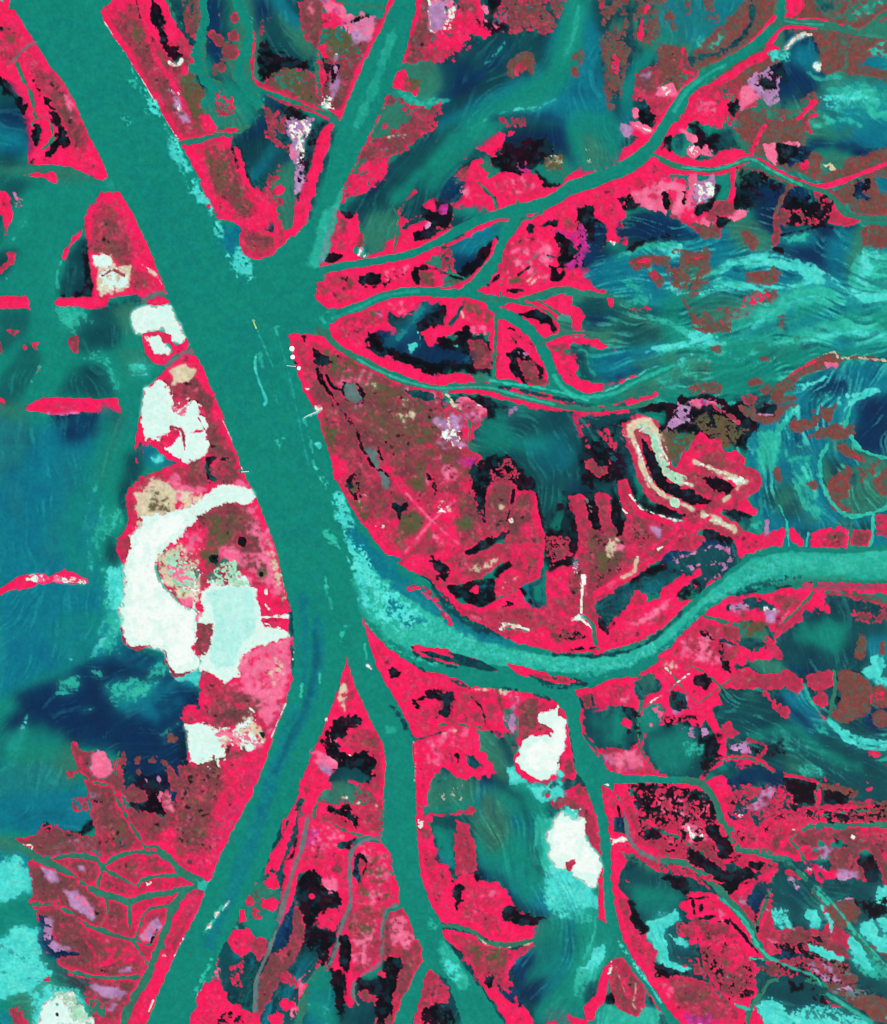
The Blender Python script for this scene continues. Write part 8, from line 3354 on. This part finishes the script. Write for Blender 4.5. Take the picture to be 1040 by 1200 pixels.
def cells_mesh(name, mask_idx, mat):
    """one mesh from a set of map cells (flat indices)"""
    y, x = np.divmod(mask_idx, GW); ok = (y < GH - 1) & (x < GW - 1); i = mask_idx[ok]
    if len(i) == 0: return None
    quad = np.stack([i, i + GW, i + GW + 1, i + 1], 1)
    v, inv = np.unique(quad.ravel(), return_inverse=True)
    vy, vx = np.divmod(v, GW)
    co = np.empty((len(v), 3), np.float32); co[:, 0] = wx(vx + .5); co[:, 1] = wy(vy + .5); co[:, 2] = Z.ravel()[v]
    me = bpy.data.meshes.new(name); n = len(i)
    me.vertices.add(len(v)); me.vertices.foreach_set('co', co.ravel())
    me.loops.add(4 * n); me.loops.foreach_set('vertex_index', inv.astype(np.int32).ravel())
    me.polygons.add(n); me.polygons.foreach_set('loop_start', np.arange(0, 4 * n, 4, dtype=np.int32))
    me.polygons.foreach_set('use_smooth', np.ones(n, bool))
    me.update(calc_edges=True)
    ca = me.attributes.new('ground_cover', 'FLOAT_COLOR', 'POINT')
    c4 = np.ones((len(v), 4), np.float32); c4[:, :3] = ALB.reshape(-1, 3)[v]
    ca.data.foreach_set('color', c4.ravel())
    me.materials.append(MAT[mat])
    return me

def shift(me, c):
    n = len(me.vertices); co = np.empty(n * 3, np.float32); me.vertices.foreach_get('co', co)
    co = co.reshape(-1, 3); co -= np.array(c, np.float32); me.vertices.foreach_set('co', co.ravel()); me.update()

def put(name, me, parent=None):
    o = bpy.data.objects.new(name, me); col.objects.link(o)
    if parent is not None: o.parent = parent
    return o

def tag(o, label=None, cat=None, group=None, kind=None):
    if label: o['label'] = label
    if cat: o['category'] = cat
    if group: o['group'] = group
    if kind: o['kind'] = kind
    return o

# ---- which marsh a piece of land belongs to: region outlines in map cells, name, category, label
zone = np.full((GH, GW), -1, np.int16)
Yc, Xc = np.mgrid[0:GH, 0:GW].astype(np.float32); Xc -= MARG - .5; Yc -= MARG - .5
for zi, (_, _, _, _, pts) in enumerate(REGIONS):
    p = [tuple(map(float, q.split(','))) for q in pts.split()]
    zone[inside(Xc, Yc, p)] = zi

lab, cnt = components(LAND)
key = lab.astype(np.int64) * 64 + (zone + 1)
key[~LAND] = 0
lab, cnt = components(key)
key = lab.astype(np.int64) * 64 + (zone + 1); key[~LAND] = 0
# still ponds shut in by land belong to the marsh round them
wet = ~LAND & ~CHAN
plab, pcnt = components(wet)
pond_owner = np.zeros(len(pcnt), np.int64)
pond_ok = (pcnt >= 12) & (pcnt < 3500); pond_ok[0] = False
nb = {}
ys, xs = np.nonzero(wet[1:-1, 1:-1]); ys += 1; xs += 1
for dy, dx in ((0, 1), (0, -1), (1, 0), (-1, 0)):
    a = plab[ys, xs]; b = key[ys + dy, xs + dx]; g = (b > 0) & pond_ok[a]
    pr, c = np.unique(a[g].astype(np.int64) * 10 ** 8 + b[g], return_counts=True)
    for q, m in zip(pr.tolist(), c.tolist()):
        a_, b_ = divmod(q, 10 ** 8); nb.setdefault(a_, {}); nb[a_][b_] = nb[a_].get(b_, 0) + m
chan_touch = np.zeros(len(pcnt), bool)
cy, cx = np.nonzero(CHAN[1:-1, 1:-1] & ~LAND[1:-1, 1:-1]); cy += 1; cx += 1
for dy, dx in ((0, 1), (0, -1), (1, 0), (-1, 0)): chan_touch[plab[cy + dy, cx + dx]] = True
for p_, d in nb.items():
    if not chan_touch[p_]: pond_owner[p_] = max(d, key=d.get)
pk = pond_owner[plab]; pk[~wet] = 0
tiny_water = wet & (pk == 0) & (pcnt[plab] < 12)
OWN = np.where(LAND, key, pk)
keys, inv, kc = np.unique(OWN.ravel(), return_inverse=True, return_counts=True)
order = np.argsort(inv, kind='stable'); starts = np.concatenate([[0], np.cumsum(kc)])
KIND = np.zeros((GH, GW), np.uint8)       # 1 plants 2 soil 3 sand 4 mud 5 pond
KIND[isin('RC')] = 1; KIND[isin('MBOEKDNUTLSG')] = 2; KIND[isin('WJYA')] = 3; KIND[isin('VPF')] = 4
KIND[~LAND] = 5
for k in (1, 3, 4):
    m = KIND == k; s = drop_small(m, 14); KIND[m & ~s] = 2
m = KIND == 2; KIND[m & ~drop_small(m, 14)] = 1
SUB, _sc = components(np.where(OWN > 0, OWN * 8 + KIND, 0))
KF, SF = KIND.ravel(), SUB.ravel()

def compass(dx, dy):
    a = math.degrees(math.atan2(-dy, dx)) % 360
    return ('right', 'upper right', 'top', 'upper left', 'left', 'lower left', 'bottom', 'lower right')[int((a + 22.5) // 45) % 8]

PIECES = []
for ki in range(len(keys)):
    if keys[ki] == 0: continue
    idx = order[starts[ki]:starts[ki + 1]]
    land_n = int((KF[idx] != 5).sum())
    vis = Xc.ravel()[idx]; viy = Yc.ravel()[idx]
    inframe = int(((vis > 0) & (vis < W0) & (viy > 0) & (viy < H0)).sum())
    PIECES.append([int(keys[ki] % 64) - 1, land_n, inframe, idx, float(vis.mean()), float(viy.mean())])
main = {}
for q in sorted(PIECES, key=lambda q: -q[1]):
    if q[0] >= 0 and q[0] not in main: main[q[0]] = q
crumbs = []; n_things = 0
for q in sorted(PIECES, key=lambda q: -q[1]):
    z, n, vis, idx, mx, my = q
    if n < 16 or vis == 0: crumbs.append(idx); continue
    big = z >= 0 and main.get(z) is q
    cols = IMG.reshape(-1, 3)[idx[KF[idx] != 5]].mean(axis=0)
    if big: name, cat, grp, label, _ = REGIONS[z]; grp = None
    else:
        dom = 'crimson' if cols[0] > 175 and cols[1] < 90 else 'pale' if cols[1] > 150 else 'rosy' if cols[0] > 150 else 'brown' if cols[0] > 95 else 'dark'
        size = 'large' if n > 1500 else 'mid-sized' if n > 400 else 'small' if n > 90 else 'tiny'
        ref = None; best = 1e9
        for zz, w in main.items():
            dd = math.hypot(w[4] - mx, w[5] - my) / (30 + math.sqrt(w[1]))
            if dd < best: best, ref = dd, zz
        name, cat = 'marsh_islet', 'islet'
        label = '%s %s marsh islet, %s of the %s' % (size, dom, compass(mx - main[ref][4], my - main[ref][5]), REGIONS[ref][2])
        grp = 'marsh islets around the %s' % REGIONS[ref][2]
    kinds = KF[idx]
    cx_, cy_ = wx(mx + MARG), wy(my + MARG)
    parts = []
    def add(nm, sel, mat):
        me = cells_mesh(nm, idx[sel], mat)
        if me: parts.append((nm, me, int(sel.sum())))
    if n < 120 and not big:
        me = cells_mesh(name, idx, 'plants' if (kinds == 1).sum() > n / 2 else 'soil'); 
        if me is None: continue
        shift(me, (cx_, cy_, 0)); o = put(name, me); o.location = (cx_, cy_, 0); tag(o, label, cat, grp); n_things += 1; continue
    for code, nm, mat in ((1, 'reed_bed', 'plants'), (2, 'marsh_ground', 'soil'), (3, 'sand_fill', 'sand'), (4, 'mud_flat', 'mud'), (5, 'pond', 'pond')):
        sel = kinds == code
        if not sel.any(): continue
        ids, c = np.unique(SF[idx[sel]], return_counts=True); o_ = np.argsort(-c)
        for t in o_[:99]: add(nm, sel & (SF[idx] == ids[t]), mat)
        if len(o_) > 99: add(nm, sel & np.isin(SF[idx], ids[o_[99:]]), mat); parts[-1] = parts[-1][:2] + (-1,)
    e = put(name, None); e.location = (cx_, cy_, 0); tag(e, label, cat, grp); n_things += 1
    for nm, me, c in parts:
        shift(me, (cx_, cy_, 0)); o = put(nm, me, e)
        if c < 0: o['kind'] = 'stuff'
if crumbs:
    tag(put('scattered_reeds', cells_mesh('scattered_reeds', np.sort(np.concatenate(crumbs)), 'plants')), 'scattered specks of reed and mud standing in the shallows', 'reeds', kind='stuff')
rest = np.nonzero((OWN.ravel() == 0))[0]
ch = (CHAN & ~LAND).ravel()
tag(put('river', cells_mesh('river', rest[ch[rest]], 'water')), kind='structure')
tag(put('bay_water', cells_mesh('bay_water', rest[~ch[rest]], 'water')), kind='structure')
by_label = {}
for o in [o for o in col.objects if o.parent is None and o.get('category') == 'islet']: by_label.setdefault(o['label'], []).append(o)
NTH = ('first', 'second', 'third', 'fourth', 'fifth', 'sixth', 'seventh', 'eighth', 'ninth', 'tenth')
for lb, os_ in by_label.items():
    if 1 < len(os_) <= 10:
        for i, o in enumerate(sorted(os_, key=lambda o: o.location.x)): o['label'] = '%s, %s from left' % (lb, NTH[i])
print('things', n_things, 'crumbs', len(crumbs), 'script', round(time.time() - t_start, 1))

# open sea to the horizon, a little below the mapped sheet
def plain_mat(name, c, rough=.6, c2=None, sc=.05):
    m = bpy.data.materials.new(name); m.use_nodes = True; nt = m.node_tree; b = nt.nodes['Principled BSDF']
    b.inputs['Roughness'].default_value = rough; b.inputs['Specular IOR Level'].default_value = .2
    no = nt.nodes.new('ShaderNodeTexNoise'); no.inputs['Scale'].default_value = sc; no.inputs['Detail'].default_value = 6
    tc = nt.nodes.new('ShaderNodeTexCoord'); nt.links.new(tc.outputs['Object'], no.inputs['Vector'])
    r = nt.nodes.new('ShaderNodeValToRGB'); r.color_ramp.elements[0].position = .35; r.color_ramp.elements[1].position = .65
    r.color_ramp.elements[0].color = (*c, 1); r.color_ramp.elements[1].color = (*(c2 or c), 1)
    nt.links.new(no.outputs['Fac'], r.inputs['Fac']); nt.links.new(r.outputs['Color'], b.inputs['Base Color'])
    return m
sea = bpy.data.meshes.new('sea'); S_ = 6000
xa, xb, ya, yb = wx(.6), wx(GW - .6), wy(GH - .6), wy(.6)
V = [(-S_, -S_, -.03), (S_, -S_, -.03), (S_, S_, -.03), (-S_, S_, -.03), (xa, ya, -.03), (xb, ya, -.03), (xb, yb, -.03), (xa, yb, -.03)]
sea.from_pydata(V, [], [(0, 1, 5, 4), (1, 2, 6, 5), (2, 3, 7, 6), (3, 0, 4, 7)])
sea.materials.append(plain_mat('open_sea', (.005, .17, .14), .3, (.004, .10, .16)))
tag(put('sea', sea), kind='structure')

# ---- small built things along the river
def pos(x, y, z=0): return ((x - W0 / 2) * U, -(y - H0 / 2) * U, z)
white = plain_mat('white_paint', (.76, .78, .77), .5, (.70, .73, .72), 12)
deckm = plain_mat('pier_deck', (.42, .62, .58), .7, (.34, .55, .52), 14)
steel = plain_mat('hull_paint', (.42, .62, .10), .5, (.34, .50, .08), 20)
def lathe(name, prof, mat, parent, seg=28):
    bm = bmesh.new(); rings = []
    for r, z in prof:
        if r < 1e-6: rings.append([bm.verts.new((0, 0, z))])
        else: rings.append([bm.verts.new((r * math.cos(2 * math.pi * i / seg), r * math.sin(2 * math.pi * i / seg), z)) for i in range(seg)])
    for a, b in zip(rings, rings[1:]):
        for i in range(seg):
            j = (i + 1) % seg
            if len(b) == 1: bm.faces.new((a[i], a[j], b[0]))
            elif len(a) == 1: bm.faces.new((a[0], b[j], b[i]))
            else: bm.faces.new((a[i], a[j], b[j], b[i]))
    me = bpy.data.meshes.new(name); bm.to_mesh(me); bm.free(); me.materials.append(mat); return put(name, me, parent)
def box_mesh(name, boxes, mat):
    bm = bmesh.new()
    for (x, y, z, sx, sy, sz, rot) in boxes:
        r = bmesh.ops.create_cube(bm, size=1); vs = r['verts']
        c, s = math.cos(rot), math.sin(rot)
        for v in vs:
            px, py, pz = v.co.x * sx, v.co.y * sy, v.co.z * sz
            v.co = (x + px * c - py * s, y + px * s + py * c, z + pz)
    me = bpy.data.meshes.new(name); bm.to_mesh(me); bm.free(); me.materials.append(mat); return me
for (x, y, r, lb) in ((342.3, 408.4, .30, 'uppermost of three white round storage tanks on the right river bank'),
                      (343.2, 418.4, .27, 'middle one of three white round storage tanks on the right river bank'),
                      (350.4, 431.4, .23, 'lowest and smallest of three white round storage tanks on the river bank')):
    e = put('storage_tank', None); e.location = pos(x, y, .03); tag(e, lb, 'tank', 'storage tanks on the right river bank')
    lathe('tank_wall', [(r, 0), (r, .12), (r * 1.04, .12), (r * 1.04, .13)], white, e)
    lathe('tank_roof', [(r * 1.02, .131), (r * .6, .15), (0, .158)], white, e)
def pier(lb, segs):
    x0, y0 = segs[0][0]; e = put('pier', None); e.location = pos(x0, y0, 0); tag(e, lb, 'pier')
    bx = []; pl = []
    for (a, b, w) in segs:
        ax, ay, _ = pos(*a); bx_, by_, _ = pos(*b); ox_, oy_, _ = pos(x0, y0)
        L_ = math.hypot(bx_ - ax, by_ - ay); rot = math.atan2(by_ - ay, bx_ - ax)
        bx.append(((ax + bx_) / 2 - ox_, (ay + by_) / 2 - oy_, .055 + .003 * len(bx), L_, w * U, .02, rot))
        for t in range(1, int(L_ / .2) + 1):
            f = t * .2 / L_
            pl.append((ax + (bx_ - ax) * f - ox_, ay + (by_ - ay) * f - oy_, .022, .04, .04, .044, rot))
    put('deck', box_mesh('deck', bx, deckm), e); put('piles', box_mesh('piles', pl, deckm), e)
pier('pale loading pier angled off the right river bank above the bend', [((372.5, 482), (360, 487.5), 1.6), ((360, 487.5), (356.5, 489.5), 1.0)])
pier('short pale pier beside the storage tanks', [((347, 429.5), (336, 428.5), 1.0)])
pier('stubby pale pier on the left river bank opposite the round marsh', [((283, 553), (292, 552.5), 1.4)])
def ship(x, y, ang, L_, w, lb):
    e = put('ship', None); e.location = pos(x, y, 0); e.rotation_euler = (0, 0, ang); tag(e, lb, 'ship')
    bm = bmesh.new(); prof = [(-.5, .8), (-.45, 1), (.2, 1), (.4, .6), (.5, .04)]; rows = []
    for t, k in prof: rows.append([bm.verts.new((t * L_, s * w / 2 * k * q, z)) for s, q, z in ((-1, .8, -.01), (-1, 1, .06), (1, 1, .06), (1, .8, -.01))])
    for a, b in zip(rows, rows[1:]):
        for i in range(4): bm.faces.new((a[i], b[i], b[(i + 1) % 4], a[(i + 1) % 4]))
    bm.faces.new(rows[0]); bm.faces.new(rows[-1][::-1]); bmesh.ops.recalc_face_normals(bm, faces=bm.faces)
    me = bpy.data.meshes.new('hull'); bm.to_mesh(me); bm.free(); me.materials.append(steel); put('hull', me, e)
    put('deckhouse', box_mesh('deckhouse', [(-.3 * L_, 0, .09, .16 * L_, .7 * w, .06, 0), (-.3 * L_, 0, .135, .08 * L_, .45 * w, .03, 0)], white), e)
ship(299, 381, math.radians(112), .95, .17, 'small yellow-green ship heading upriver with a long pale wake')

# ---- light and camera
sc = bpy.context.scene
w = bpy.data.worlds.new('World'); sc.world = w; w.use_nodes = True
EL, AZ = 58.0, 125.0                      # elevation; azimuth clockwise from north (top of the map)
sky = w.node_tree.nodes.new('ShaderNodeTexSky'); sky.sky_type = 'NISHITA'; sky.sun_disc = False
sky.sun_elevation = math.radians(EL); sky.sun_rotation = math.radians(AZ)
bg = w.node_tree.nodes['Background']; bg.inputs['Strength'].default_value = .05
w.node_tree.links.new(sky.outputs['Color'], bg.inputs['Color'])
sl = bpy.data.lights.new('sun', 'SUN'); sl.energy = SUN_E; sl.angle = math.radians(.5); sl.color = SUN_C
so = put('sun', sl); a, el = math.radians(AZ), math.radians(EL)
from mathutils import Vector
so.rotation_euler = (-Vector((math.sin(a) * math.cos(el), math.cos(a) * math.cos(el), math.sin(el)))).to_track_quat('-Z', 'Y').to_euler()
cd = bpy.data.cameras.new('camera'); cam = put('camera', cd); sc.camera = cam
cd.sensor_fit = 'VERTICAL'; cd.angle = math.radians(22)
cam.location = (0, 0, (H0 * U / 2) / math.tan(math.radians(11))); cam.rotation_euler = (0, 0, 0)
cd.clip_start = 1; cd.clip_end = 20000
sc.view_settings.view_transform = 'Standard'; sc.view_settings.look = 'None'
sc.view_settings.exposure = 0; sc.view_settings.gamma = 1
sc.cycles.filter_width = 1.1
sc.render.resolution_x = 887; sc.render.resolution_y = 1024
